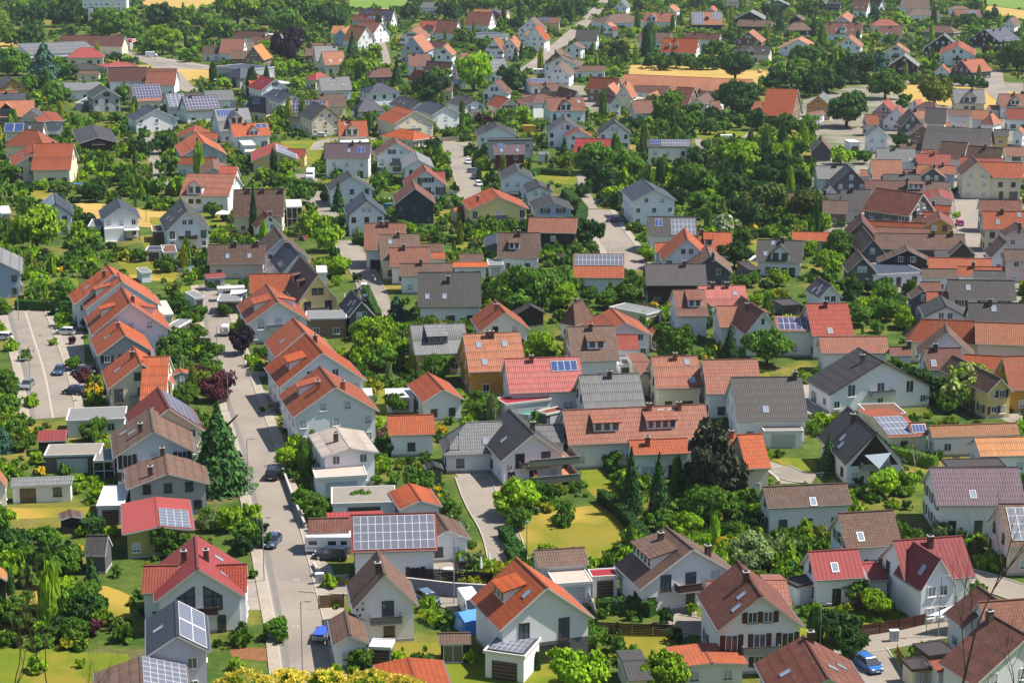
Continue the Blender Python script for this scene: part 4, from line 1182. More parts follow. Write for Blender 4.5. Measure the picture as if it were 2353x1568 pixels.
def flush_labels():
    byk={}
    for it in LABELQ:
        o,subj,cat,group,px,py,extra=it
        d,r,a=where(px,py); byk.setdefault((subj,r,a),[]).append((d,it))
    used=set()
    for (subj,r,a),L in byk.items():
        L.sort(key=lambda t:t[0])
        for i,(d,(o,s_,cat,group,px,py,extra)) in enumerate(L):
            pre=''
            if len(L)>1: pre=(ORD[i] if i<12 else f'{i+1}th ')+'nearest, '
            lab=f'{subj}{extra}, {pre}{r} the {a}'
            if len(lab.split())>16: lab=f'{subj}, {pre}{r} the {a}'
            tag(o,lab,cat,group)
# ------------------------------------------------------------------ house solver
FOOT=[]   # footprints: cx,cy,ux,uy,hl,hw,ht
def solve(kind,P,e,pitch=None):
    P1p,P2p,Cp=P
    p0=R_(pitch if pitch else (40 if kind!='h' else 26)); sig=R_(6 if pitch or abs(Cp[0]-P1p[0])<0.45*abs(Cp[1]-P1p[1]) else 16)
    hw=np.linspace(1.2,9.5,84)[None,:,None]; d=np.linspace(0.3,9,88)[:,None,None]
    sg=np.array([-1,1])[None,None,:]
    def up(X,Y,h):
        xc=(X-1176)/FPX; yc=(784-Y)/FPX; s=(h-HC)/(-st+yc*ct); return xc*s,(ct+yc*st)*s
    H=e+d
    x1,y1=up(*P1p,H); x2,y2=up(*P2p,H)
    dx,dy=x2-x1,y2-y1; L=np.sqrt(dx*dx+dy*dy)+1e-6; dx=dx/L; dy=dy/L
    nx=-dy*sg; ny=dx*sg; k=1.0 if kind=='h' else 0.0
    cx=x1+nx*hw-k*dx*hw; cy=y1+ny*hw-k*dy*hw; cz=e+0*cx
    z=cz-HC; dep=cy*ct-z*st; X=1176+FPX*cx/dep; Y=784-FPX*(cy*st+z*ct)/dep
    s=pxm(float(y1.mean())); tol=max(2.0,0.12*s*1.0)
    away=np.maximum(0,(ny*cy+nx*cx)/np.sqrt(cx*cx+cy*cy)-(0.45 if kind!='h' else 0.1))*60
    cost=away+((X-Cp[0])**2+(Y-Cp[1])**2)/tol**2+((np.arctan2(d,hw)-p0)/sig)**2+((hw-5.2)/2.6)**2
    i=np.unravel_index(np.argmin(cost),cost.shape)
    hwv=float(hw[0,i[1],0]); dv=float(d[i[0],0,0])
    j=(i[0],0,0)
    a=np.array([x1[j],y1[j]]); b=np.array([x2[j],y2[j]])
    return a,b,hwv,dv,float(sg[0,0,i[2]]),float(cost[i])
WINCACHE={}
def win_mesh(w_,h_,style):
    k=(round(w_,1),round(h_,1),style)
    if k in WINCACHE: return WINCACHE[k]
    w_,h_,_=k; m=MB()   # faces -y local, origin at centre of the wall plane
    f=0.08; a,b=w_/2,h_/2
    fm=0 if style!='dark' else 2
    m.box(-a,-a+f,-0.07,0.02,-b,b,fm); m.box(a-f,a,-0.07,0.02,-b,b,fm); m.box(-a+f,a-f,-0.07,0.02,-b,-b+f,fm); m.box(-a+f,a-f,-0.07,0.02,b-f,b,fm)
    if w_>0.9: m.box(-0.03,0.03,-0.065,0.02,-b+f,b-f,fm)
    if style=='blind': m.box(-a+f,a-f,-0.045,0.01,-b*0.55,b-f,3); m.box(-a+f,a-f,-0.03,0.01,-b+f,-b*0.55,1)
    else: m.box(-a+f,a-f,-0.03,0.01,-b+f,b-f,1)
    m.box(-a-0.08,a+0.08,-0.16,0.02,-b-0.07,-b,2 if style in('dark','shut') else 0)
    if style=='shut':
        for s_ in (-1,1):
            x=s_*(a+0.33); m.box(x-0.3,x+0.3,-0.07,0.02,-b,b,4)
    me=bpy.data.meshes.new('window'); me.from_pydata(m.v,[],m.f)
    for q in ('white','glass','darktrim','blind','shutter'): me.materials.append(M[q])
    me.polygons.foreach_set('material_index',m.m); me.update(); WINCACHE[k]=me; return me
def roofslab(m,pts,th,u0=0,mi_top=0,mi_side=1,along=None):
    """pts: top polygon (ccw from above) as Vectors; uv from plane axes: u along 'along', v downslope"""
    P=[Vector(p) for p in pts]; n=(P[1]-P[0]).cross(P[2]-P[0]).normalized()
    if n.z<0: P=P[::-1]; n=-n
    a=Vector(along).normalized(); v=n.cross(a); 
    m.poly(P,mi_top,[(p.dot(a),abs(p.dot(v))) for p in P])
    Q=[p-Vector((0,0,th)) for p in P]
    m.poly(Q[::-1],mi_side)
    k=len(P)
    for i in range(k):
        j=(i+1)%k; m.poly([P[j],P[i],Q[i],Q[j]],mi_side)
class Ctx: pass
def slope_mat(c,u,v,side,lift=0.0):
    """matrix placing local (x along ridge, y up the slope, z normal) at slope point u,v"""
    x=-c.L/2+u*c.L; y=side*c.sg*c.hw*v; z=c.H-v*c.d
    X=Vector((1,0,0)); Yv=Vector((0,-side*c.sg*c.hw,c.d)).normalized(); Z=X.cross(Yv)
    if Z.z<0: X=-X; Z=-Z
    m=Matrix(((X.x,Yv.x,Z.x,x),(X.y,Yv.y,Z.y,y),(X.z,Yv.z,Z.z,z),(0,0,0,1)))
    return m@Matrix.Translation((0,0,lift))
SHARED={}
def shared(key,fn,name,mats):
    if key not in SHARED:
        m=MB(); fn(m); me=bpy.data.meshes.new(name); me.from_pydata(m.v,[],m.f)
        for q in mats: me.materials.append(q)
        me.polygons.foreach_set('material_index',m.m)
        l=me.uv_layers.new(name='UVMap'); l.data.foreach_set('uv',[c for f in m.uv for p in f for c in p]); me.update(); SHARED[key]=me
    return SHARED[key]
def chim_fn(m):
    m.box(-0.32,0.32,-0.32,0.32,-1.4,0.95,0); m.box(-0.38,0.38,-0.38,0.38,0.95,1.03,1); m.box(-0.2,0.2,-0.2,0.2,1.03,1.18,2)
    m.box(-0.42,0.42,-0.42,0.42,-0.9,-0.86,1)
def sky_fn(m):
    m.box(-0.45,0.45,-0.65,-0.57,0,0.09,0); m.box(-0.45,0.45,0.57,0.65,0,0.09,0); m.box(-0.45,-0.37,-0.57,0.57,0,0.09,0); m.box(0.37,0.45,-0.57,0.57,0,0.09,0)
    m.box(-0.37,0.37,-0.57,0.57,0,0.06,1)
def pt_in_foot(x,y,mg):
    for (cx,cy,ux,uy,hl,hw,ht) in FOOT:
        dx,dy=x-cx,y-cy
        if abs(dx)>25 or abs(dy)>25: 
            if abs(dx)>70 or abs(dy)>70: continue
        a=abs(dx*ux+dy*uy); b=abs(-dx*uy+dy*ux)
        if a<hl+mg and b<hw+mg: return True
    return False
def windows_on(c,rt,face,wallz,seed,style):
    """face: ('g',sign x) gable end or ('e',sign y)"""
    k,s_=face; r=random.Random(seed)
    if k=='g':
        x=s_*(c.wl); ang=0 if False else None
        rows=[1.35]
        if c.H-0.3>4.4: rows.append(4.05)
        if c.H>8.6: rows.append(6.6)
        for zi,z in enumerate(rows):
            ztop=z+0.75
            if c.kind=='g':
                half=c.ww if ztop<c.H-c.d*(c.ww/c.hw)-0.25 else (c.H-0.25-ztop)/c.d*c.hw
                half=min(half,c.ww)
            else: half=c.ww if ztop<wallz else 0
            half-=0.35
            if half<0.55: continue
            n=1 if half<1.3 else 2 if half<3.6 else 3
            bal=c.bal and zi==1 and s_==c.balside
            for i in range(n):
                y=0 if n==1 else -half+0.8+(2*half-1.6)*i/(n-1)
                if n==2: y*=0.8
                hgt=2.1 if bal else 1.3
                zz=z-0.35 if bal else z+0.1
                wd=1.1 if half>1 else 0.8
                o=link('window' if not bal else 'balcony_door',win_mesh(wd if not bal else 1.4,hgt,style if r.random()<0.8 else 'blind'),rt,(x,y,zz),R_(90) if s_>0 else R_(-90))
    else:
        y=s_*c.ww; rows=[1.45]
        if wallz>5.0: rows.append(4.05)
        if wallz<2.4: rows=[1.2]
        n=max(1,int(2*c.wl/3.4))
        for zi,z in enumerate(rows):
            for i in range(n):
                x=-c.wl+(2*c.wl)*(i+0.5)/n+r.uniform(-0.3,0.3)
                q=r.random()
                if zi==0 and q<0.22:
                    link('door' if q<0.1 else 'terrace_door',win_mesh(1.1 if q<0.1 else 2.2,2.1,'dark' if q<0.1 else style),rt,(x,y,1.1),R_(180) if s_>0 else 0); continue
                if q>0.93: continue
                link('window',win_mesh(1.2 if q<0.8 else 1.8,1.3 if wallz>2.4 else 0.8,style if r.random()<0.75 else 'blind'),rt,(x,y,z+0.05),R_(180) if s_>0 else 0)
def build_gable(rt,c,roofm,wallm,hip=False,prefix='',trim=1):
    L,hw,H,d,th=c.L,c.hw,c.H,c.d,0.22
    ov=min(0.55,hw*0.13); ovl=min(0.5,L*0.06)
    c.wl=L/2-ovl; c.ww=hw-ov
    if hip: c.wl=L/2+hw-ov
    e=H-d
    wt=H-d*(c.ww/hw)-th-0.01
    m=MB(); a,b=c.wl,c.ww
    if not hip:
        for s_ in (-1,1):
            m.poly([(s_*a,-s_*b*-1*-1,-0.3),(s_*a,s_*b,-0.3),(s_*a,s_*b,wt),(s_*a,0,H-th-0.01),(s_*a,-s_*b,wt)],0)
        m.poly([(-a,-b,-0.3),(a,-b,-0.3),(a,-b,wt),(-a,-b,wt)],0); m.poly([(a,b,-0.3),(-a,b,-0.3),(-a,b,wt),(a,b,wt)],0)
    else:
        m.box(-a,a,-b,b,-0.3,wt,0)
    if H>4: # plinth
        m.box(-a-0.03,a+0.03,-b-0.03,b+0.03,-0.3,0.35,1)
    wo=m.build((prefix+'wall'),[wallm,M['concrete']],rt)
    m=MB(); X=(1,0,0)
    if not hip:
        for s_ in (-1,1):
            roofslab(m,[(-L/2,s_*hw,e),(L/2,s_*hw,e),(L/2,0,H),(-L/2,0,H)],th,along=X)
        # ridge cap
        m.box(-L/2-0.02,L/2+0.02,-0.14,0.14,H-0.06,H+0.05,3)
    else:
        a2=L/2+hw
        for s_ in (-1,1):
            roofslab(m,[(-a2,s_*hw,e),(a2,s_*hw,e),(L/2,0,H),(-L/2,0,H)],th,along=X)
            roofslab(m,[(s_*a2,-hw,e),(s_*a2,hw,e),(s_*L/2,0,H)],th,along=(0,1,0))
            for t in (-1,1): m.tube((s_*L/2,0,H),(s_*a2,t*hw,e),0.11,0.11,4,3)
        m.tube((-L/2-0.05,0,H),(L/2+0.05,0,H),0.12,0.12,4,3)
    # gutters
    gl=L/2 if not hip else L/2+hw
    for s_ in (-1,1): m.box(-gl,gl,s_*hw-(0.13 if s_<0 else 0),s_*hw+(0.13 if s_>0 else 0),e-0.14,e-0.03,2)
    ro=m.build((prefix+'roof'),[roofm,M['fascia'] if trim else M['darktrim'],M['metal'],roofm],rt)
    return wo,ro,wt
def feat_apply(c,rt,ro,feats,roofm,wallm,style):
    for ft in feats:
        k=ft[0]
        if k=='c':
            p=ft[1:].split(':'); u=float(p[0]); v=float(p[1]) if len(p)>1 else 0.12
            side=1 if v>=0 else -1; v=abs(v)
            z=c.H-v*c.d+ (0.2 if v<0.2 else 0.35)
            me=shared(('chim',c.rc in 'oPrtT' and c.seed%2==0),chim_fn,'chimney',[M['chimred'] if (c.rc in 'oPrtT' and c.seed%2==0) else M['chim'],M['concrete'],M['black']])
            link('chimney',me,ro,(-c.L/2+u*c.L,side*c.sg*c.hw*v,z))
        elif k=='w':
            p=ft[1:].split(':'); u=float(p[0]); v=float(p[1]); side=1 if v>=0 else -1
            me=shared('sky',sky_fn,'skylight',[M['metal'],M['skyglass']]); o=link('skylight',me,ro); o.matrix_local=slope_mat(c,u,abs(v),side,0.0)
        elif k in 'stS':
            q=[float(z) for z in ft[1:].split(',')]; u0,u1,v0,v1,nx,ny=q; side=1 if k!='S' else -1
            sl=math.hypot(c.hw,c.d); W=(u1-u0)*c.L; Hh=(v1-v0)*sl
            mm=slope_mat(c,(u0+u1)/2,(v0+v1)/2,side,0.06); m=MB(); a,b=W/2,Hh/2
            m.box(-a,a,-b,b,-0.03,0.05,1)
            m.poly([(-a+.03,-b+.03,0.055),(a-.03,-b+.03,0.055),(a-.03,b-.03,0.055),(-a+.03,b-.03,0.055)],0,[(0,0),(nx,0),(nx,ny),(0,ny)])
            o=m.build('solar_panel',[M['thermal'] if k=='t' else M['pvgrey'] if k=='S' or c.seed%3==0 else M['pv'],M['metal']],ro); o.matrix_local=mm
        elif k in 'dD':
            u,t=ft[1:].split(':'); u=float(u); wd=float(t[1:]); side=1 if k=='d' else -1; y_=side*c.sg
            x=-c.L/2+u*c.L; m=MB()
            if t[0]=='s':
                vf=0.66 if c.hw>3 else 0.7; yf=c.hw*vf; zf=c.H-vf*c.d; top=min(zf+1.45,c.H-0.35)
                # back where roof line (slope 12deg) meets the main slope
                tn=math.tan(R_(13)); tm=c.d/c.hw
                yb=(c.H-top-tn*yf)/(tm-tn) if tm>tn+0.05 else 0.2
                yb=max(0.1,min(yb,yf-0.5)); zb=c.H-yb*tm
                a=wd/2
                pts=[(x-a,yf,zf-0.4),(x+a,yf,zf-0.4),(x+a,yb,zb-0.5),(x-a,yb,zb-0.5),(x-a,yf,top),(x+a,yf,top),(x+a,yb,zb),(x-a,yb,zb)]
                pts=[(p[0],p[1]*y_,p[2]) for p in pts]
                if y_<0: pts=[pts[1],pts[0],pts[3],pts[2],pts[5],pts[4],pts[7],pts[6]]
                m.hexa([pts[i] for i in (3,2,1,0,7,6,5,4)] if True else pts,1)
                o_=0.25
                roofslab(m,[(x-a-o_,(yf+0.35)*y_,top+0.08-0.35*tn),(x+a+o_,(yf+0.35)*y_,top+0.08-0.35*tn),(x+a+o_,yb*y_,zb+0.08),(x-a-o_,yb*y_,zb+0.08)],0.14,along=(1,0,0),mi_side=2)
                n=max(1,int(wd/1.1)); ww=wd/n
                for i in range(n):
                    cx_=x-a+ww*(i+.5); hh=(top-zf-0.25)/2
                    m.box(cx_-ww*.38,cx_+ww*.38,yf*y_-(0.05 if y_<0 else 0),yf*y_+(0.05 if y_>0 else 0),zf+0.15,zf+0.15+hh*2,3)
                    m.box(cx_-ww*.33,cx_+ww*.33,yf*y_-(0.07 if y_<0 else 0),yf*y_+(0.07 if y_>0 else 0),zf+0.22,zf+0.08+hh*2,4)
            else:
                a=wd/2; yf=c.ww+0.12; zr=c.H-0.5; tm=c.d/c.hw
                if wd<2.4: vf=0.62; yf=c.hw*vf; zr=c.H-vf*c.d+2.0
                pd=0.85*a; ze=zr-pd; yb=(c.H-zr)/tm
                ybe=(c.H-ze)/tm
                zb_=0 if wd>=2.4 else c.H-tm*yf-0.5
                face=[(x-a,yf*y_,zb_),(x+a,yf*y_,zb_),(x+a,yf*y_,ze),(x,yf*y_,zr-0.1),(x-a,yf*y_,ze)]
                m.poly(face if y_<0 else face[::-1],1)
                for s_ in (-1,1):
                    q=[(x+s_*a,yf*y_,zb_),(x+s_*a,(c.ww-0.2 if wd>=2.4 else yf-1.2)*y_,zb_),(x+s_*a,min(ybe,yf)*y_,ze),(x+s_*a,yf*y_,ze)]
                    m.poly(q,1)
                    roofslab(m,[(x+s_*(a+.25),(yf+.4)*y_,ze-.2),(x,(yf+.4)*y_,zr+.08),(x,yb*y_,zr+.08),(x+s_*(a+.25),min(ybe,yf)*y_,ze-.2)],0.14,along=(0,1,0),mi_side=2)
                zs=[ze-1.0] if wd<4 else [ze-1.1,max(1.2,ze-3.9)] if ze>4.5 else [ze-1.0]
                for zi,z in enumerate(zs):
                    nn=1 if wd<2.6 else 2
                    for i in range(nn):
                        cx_=x if nn==1 else x+(-0.5+i)*a; hw_=0.4 if nn==1 else a*0.34
                        zt=z+0.65+(0.5 if wd>=4 and zi==0 else 0)
                        m.box(cx_-hw_-.07,cx_+hw_+.07,yf*y_-(0.05 if y_<0 else 0),yf*y_+(0.05 if y_>0 else 0),z-.7,zt+.07,3)
                        m.box(cx_-hw_,cx_+hw_,yf*y_-(0.07 if y_<0 else 0),yf*y_+(0.07 if y_>0 else 0),z-.63,zt,4)
            m.build('dormer',[roofm,M['darktrim'] if (t[0]=='s' and wallm not in (WALL['w'],)) else wallm,M['darktrim'],M['white'],M['glass']],ro)
def balcony(c,rt,s_,z=2.75,wd=None,style=0):
    wd=wd or min(4.2,c.ww*1.1); a=wd/2; x=s_*c.wl; m=MB(); x1=x+s_*1.3
    lo,hi=min(x,x1),max(x,x1)
    m.box(lo,hi,-a,a,z-0.16,z,0)
    m.box(min(x1,x1-s_*0.06),max(x1,x1-s_*0.06),-a,a,z,z+0.85,1)
    for t in (-1,1): m.box(lo,hi-0.0,t*a-(0.06 if t>0 else 0),t*a+(0.06 if t<0 else 0),z,z+0.85,1)
    m.box(min(x1-s_*0.1,x1+s_*0.03),max(x1-s_*0.1,x1+s_*0.03),-a-0.03,a+0.03,z+0.85,z+0.92,2)
    m.build('balcony',[M['concrete'],[M['railg'],M['railw'],M['railw'],M['galv']][style%4],M['darktrim']],rt)
def timberframe(c,rt,s_):
    m=MB(); x=s_*(c.wl+0.02)
    def bar(y0,z0,y1,z1): m.tube((x,y0,z0),(x,y1,z1),0.09,0.09,4,0)
    W=c.ww
    for z in (2.6,4.2,5.6):
        h=min(W,(c.H-0.3-z)/c.d*c.hw)
        if h>0.5: bar(-h,z,h,z)
    for y in (-W*.8,-W*.4,0,W*.4,W*.8):
        top=c.H-0.35-abs(y)/c.hw*c.d; bar(y,1,y,top)
    bar(-W*.8,2.6,-W*.4,4.2); bar(W*.8,2.6,W*.4,4.2); bar(-W*.4,1,0,2.6); bar(W*.4,1,0,2.6)
    m.build('timber_framing',M['timber'],rt)
NOWIN=set('bBkdDKVG')
def parse_houses():
    T=(0,0,1); out=[]
    for ln in HOUSES.strip().split('\n'):
        ln=ln.strip()
        if not ln: continue
        if ln[0]=='@': T=tuple(float(q) for q in ln[1:].split(',')); continue
        lab=None
        if '#' in ln: ln,lab=ln.split('#',1)
        p=ln.split(); wing=p[0][0]=='+'; kind=p[0][-1]
        pts=[]
        for s_ in p[1:4]:
            x,y=s_.split(','); pts.append(((T[0]+float(x)/T[2])/1.7062,(T[1]+float(y)/T[2])/1.7062))
        out.append((wing,kind,pts,float(p[4]),p[5],p[6],p[7:],lab.strip() if lab else None))
    return out
LETTER={'n':0,'s':1}
def build_houses():
    cur=None; idx=0
    for (wing,kind,pts,e,rc,wc,feats,lab) in parse_houses():
        idx+=1; pitch=None; fs=[]
        for f in feats:
            if f[0]=='p' and f[1:].isdigit(): pitch=float(f[1:])
            else: fs.append(f)
        style=['plain','blind','dark','plain','blind','dark','plain','plain','shut','dark'][idx*7%10]
        if 'J' in fs: style='shut'
        ppx,ppy=pts[0]
        if kind in 'gh':
            a,b,hw,d,sg,cost=solve(kind,pts,e,pitch); H=e+d
            if cost>14: print('HCOST',idx,kind,[tuple(round(q) for q in p) for p in pts],round(hw,1),round(d,1),round(cost,1))
            mid=(a+b)/2; L=float(np.linalg.norm(b-a)); 
            if L<2.5: L=2.5
            ang=math.atan2(b[1]-a[1],b[0]-a[0])
            c=Ctx(); c.L=L; c.hw=hw; c.H=H; c.d=d; c.sg=sg; c.kind=kind; c.rc=rc; c.seed=idx; c.bal='B' in fs
            FOOT.append((mid[0],mid[1],math.cos(ang),math.sin(ang),L/2+(hw if kind=='h' else 0),hw,H))
            if wing and cur is not None:
                rt=cur; par=rt
                # part coordinates relative to the house root
                sub=link('wing',None,rt); 
                Rm=Matrix.Translation((mid[0],mid[1],0))@Matrix.Rotation(ang,4,'Z')
                sub_m=cur_m.inverted()@Rm
                tmp=sub; 
            else:
                small=(e<=3.05 and L*hw*2<75) and kind=='g' and lab is None
                nm='garage' if small else 'barn' if (wc in 'bdk' and (L>14 or rc in 'Lm') and e<5.6 and kind=='g' and 's' not in ''.join(feats)) else 'house'
                if lab and 'barn' in lab: nm='barn'
                rt=root(nm,(mid[0],mid[1],0),ang); cur=rt; cur_m=Matrix.Translation((mid[0],mid[1],0))@Matrix.Rotation(ang,4,'Z')
                cx,cy=proj((mid[0],mid[1],H/2))
                ex=''
                fk=''.join(f[0] for f in fs)
                if 's' in fk or 'S' in fk or 't' in fk: ex=' and solar panels'
                elif 'd' in fk.lower(): ex=' and dormer'
                elif 'w' in fk: ex=' and skylights'
                grp={'house':'houses of the village','garage':'garages and sheds among the houses','barn':'old barns of the village'}[nm]
                if lab: tag(rt,lab if len(lab.split())>3 else lab+' with tiled roof',nm,grp)
                else: qlabel(rt,f'{WALLN[wc]} {nm} with {ROOFN[rc]} roof',nm,grp,float(cx),float(cy),ex)
                sub=None
            holder=rt if sub is None else sub
            trim=0 if rc in 'kn' and idx%2 else 1
            if sub is not None:
                # build in own local frame, then bake the transform into the meshes so they stay parts (max two levels)
                before=set(bpy.data.objects)
            wo,ro,wt=build_gable(holder,c,ROOF[rc],WALL[wc],kind=='h',prefix='wing_' if sub else '',trim=trim)
            ends=[]
            for s_ in (-1,1):
                nx=math.cos(ang)*s_; ny=math.sin(ang)*s_
                if ny*mid[1]+nx*mid[0]<0.12*math.hypot(*mid): ends.append(s_)
            c.balside=-1
            if c.bal and -1 in ends: balcony(c,holder,-1,2.75,style=idx)
            if kind=='g' and 'X' not in fs and not (wc in NOWIN and e<3.4):
                for s_ in ends: windows_on(c,holder,('g',s_),wt,idx*13+s_,style)
            elif kind=='h' and wc!='G':
                for s_ in ends: windows_on(c,holder,('g',s_),wt,idx*13+s_,style)
            for s_ in (-1,1):
                nx=-math.sin(ang)*s_; ny=math.cos(ang)*s_
                if ny*mid[1]+nx*mid[0]<0.05*math.hypot(*mid) and 'X' not in fs and c.wl>1.6: windows_on(c,holder,('e',s_),wt,idx*17+s_,style)
            if wc=='H': 
                for s_ in ends: timberframe(c,holder,s_)
            feat_apply(c,holder,ro,[f for f in fs if f[0] in 'cwstSdD' and len(f)>1],ROOF[rc],WALL[wc],style)
            if idx%3==0 and H>5 and not wing and rc not in 'L':
                def an(m):
                    m.tube((0,0,0),(0,0,1.8),0.025,0.02,4,0); m.tube((-0.5,0,1.6),(0.5,0,1.6),0.015,0.015,4,0); m.tube((-0.35,0,1.3),(0.35,0,1.3),0.015,0.015,4,0)
                link('antenna',shared('ant',an,'antenna',[M['galv']]),ro,(c.L*0.18,0,H))
            if sub is not None:
                new=[o for o in bpy.data.objects if o not in before]
                for o in new:
                    if o.parent==sub:
                        o.matrix_local=sub_m@o.matrix_local.copy() if False else sub_m@Matrix.LocRotScale(o.location,o.rotation_euler,o.scale)
                        o.parent=rt
                bpy.data.objects.remove(sub)
            if 'X' in fs or lab: special(lab,c,rt,ro,wt)
        elif kind=='f':
            A=unproj(*pts[0],e); B=unproj(*pts[1],e); C=unproj(*pts[2],e)
            ang=math.atan2(B[1]-A[1],B[0]-A[0]); W=math.hypot(B[0]-A[0],B[1]-A[1]); dx,dy=C[0]-A[0],C[1]-A[1]
            D=-dx*math.sin(ang)+dy*math.cos(ang); D=max(2.0,min(abs(D),40))
            cx=(A[0]+B[0])/2-math.sin(ang)*D/2; cy=(A[1]+B[1])/2+math.cos(ang)*D/2
            FOOT.append((cx,cy,math.cos(ang),math.sin(ang),W/2,D/2,e))
            nm='conservatory' if wc=='G' else 'garage' if e<4 else 'house'
            rt=root(nm,(cx,cy,0),ang); px,py=proj((cx,cy,e/2))
            if lab: tag(rt,lab if len(lab.split())>3 else lab+' of fields',nm)
            else: qlabel(rt,f'{WALLN[wc]} flat-roofed {nm} with {ROOFN[rc]} top',nm,{'garage':'garages and sheds among the houses','conservatory':'glass conservatories','house':'houses of the village'}[nm],float(px),float(py))
            m=MB(); a,b=W/2,D/2
            if wc=='G':
                m.box(-a+.1,a-.1,-b+.1,b-.1,0,e-.15,0)
                m.build('glazing',M['carglass'],rt); m=MB()
                n=max(2,int(W/1.1))
                for i in range(n+1):
                    x=-a+.05+(W-.1)*i/n; m.box(x-.05,x+.05,-b+.02,-b+.1,0,e-.1,0)
                for s_ in (-1,1): m.box(s_*(a-.06)-.05,s_*(a-.06)+.05,b-.1,b,0,e-.1,0); m.box(s_*(a-.06)-.05,s_*(a-.06)+.05,-.05,.05,0,e-.1,0)
                m.box(-a+.1,a-.1,-b+.03,-b+.09,e*.4,e*.4+.08,0)
                m.build('frame',M['white'],rt)
            else:
                m.box(-a+.2,a-.2,-b+.2,b-.2,-.3,e-.25,0); m.build('wall',WALL[wc],rt)
            m=MB(); m.box(-a,a,-b,b,e-.25,e,1)
            m.poly([(-a+.2,-b+.2,e+.004),(a-.2,-b+.2,e+.004),(a-.2,b-.2,e+.004),(-a+.2,b-.2,e+.004)],0,[(0,0),(W,0),(W,D),(0,D)])
            for q in ((-a,a,-b,-b+.15),(-a,a,b-.15,b),(-a,-a+.15,-b+.15,b-.15),(a-.15,a,-b+.15,b-.15)): m.box(*q,e+.002,e+.1,1)
            ro=m.build('roof',[FLATM[rc],M['fascia'] if rc!='k' else M['darktrim']],rt)
            if rc=='q':
                m=MB(); m.box(-a+.5,a-.5,-b+.5,b-.5,e+.1,e+.2,1); m.poly([(-a+.55,-b+.55,e+.205),(a-.55,-b+.55,e+.205),(a-.55,b-.55,e+.205),(-a+.55,b-.55,e+.205)],0,[(0,0),(6,0),(6,4),(0,4)])
                m.build('solar_panel',[M['pvgrey'],M['metal']],ro)
            if wc!='G' and e>=2.4:
                if e<4 and W<9:
                    m=MB(); g=min(W*.6,4.5)/2; m.box(-g,g,-b+.14,-b+.22,0,min(2.2,e-.5),0)
                    for i in range(5): m.box(-g,g,-b+.12,-b+.15,.35+i*.42,.38+i*.42,1)
                    m.build('garage_door',[M['blind'] if idx%2 else M['railw'],M['galv']],rt)
                else:
                    c=Ctx(); c.wl=a-.2; c.ww=b-.2; c.kind='f'; c.H=e; c.bal=False; c.hw=b; c.d=0; c.L=W
                    windows_on(c,rt,('e',-1),e,idx,style)
        elif kind=='s':
            d=1.2
            for it in range(3):
                A=unproj(*pts[0],e+d); B=unproj(*pts[1],e+d); C=unproj(*pts[2],e)
                ang=math.atan2(B[1]-A[1],B[0]-A[0]); W=math.hypot(B[0]-A[0],B[1]-A[1])
                D=abs((C[0]-A[0])*math.sin(ang)-(C[1]-A[1])*math.cos(ang)); D=max(2,min(D,25)); d=min(D*math.tan(R_(11)),3)
            cside=-1 if (-(C[0]-A[0])*math.sin(ang)+(C[1]-A[1])*math.cos(ang))<0 else 1
            cx=(A[0]+B[0])/2-cside*math.sin(ang)*D/2; cy=(A[1]+B[1])/2+cside*math.cos(ang)*D/2
            FOOT.append((cx,cy,math.cos(ang),math.sin(ang),W/2,D/2,e+d))
            big=W*D>60; nm='hall' if W*D>200 else 'house' if big else 'shed'
            rt=root(nm,(cx,cy,0),ang); px,py=proj((cx,cy,e/2))
            qlabel(rt,f'{WALLN[wc]} {nm} with {ROOFN[rc]} sloping roof',nm,'garages and sheds among the houses' if nm=='shed' else 'houses of the village',float(px),float(py))
            m=MB(); a,b=W/2,D/2; lo,hi=(e-.2,e+d-.2)
            s0=cside; # low side at y=s0*b
            zl={s0:lo,-s0:hi}
            o=.25
            v=[(-a+o,-b+o,-.3),(a-o,-b+o,-.3),(a-o,b-o,-.3),(-a+o,b-o,-.3),(-a+o,-b+o,zl[-1]-.04),(a-o,-b+o,zl[-1]-.04),(a-o,b-o,zl[1]-.04),(-a+o,b-o,zl[1]-.04)]
            m.hexa(v,0); m.build('wall',WALL[wc],rt)
            m=MB(); roofslab(m,[(-a,-b,zl[-1]+.2),(a,-b,zl[-1]+.2),(a,b,zl[1]+.2),(-a,b,zl[1]+.2)],.2,along=(1,0,0)); m.build('roof',[ROOF[rc],M['fascia']],rt)
            c=Ctx(); c.wl=a-o; c.ww=b-o; c.kind='f'; c.H=e; c.bal=False; c.hw=b; c.d=0; c.L=W
            if W<40: windows_on(c,rt,('e',-1),e,idx,style)
def wallbox(m,s_,wl,y0,y1,z0,z1,dep,mi):
    x0,x1=sorted((s_*wl,s_*(wl+dep))); m.box(x0,x1,y0,y1,z0,z1,mi)
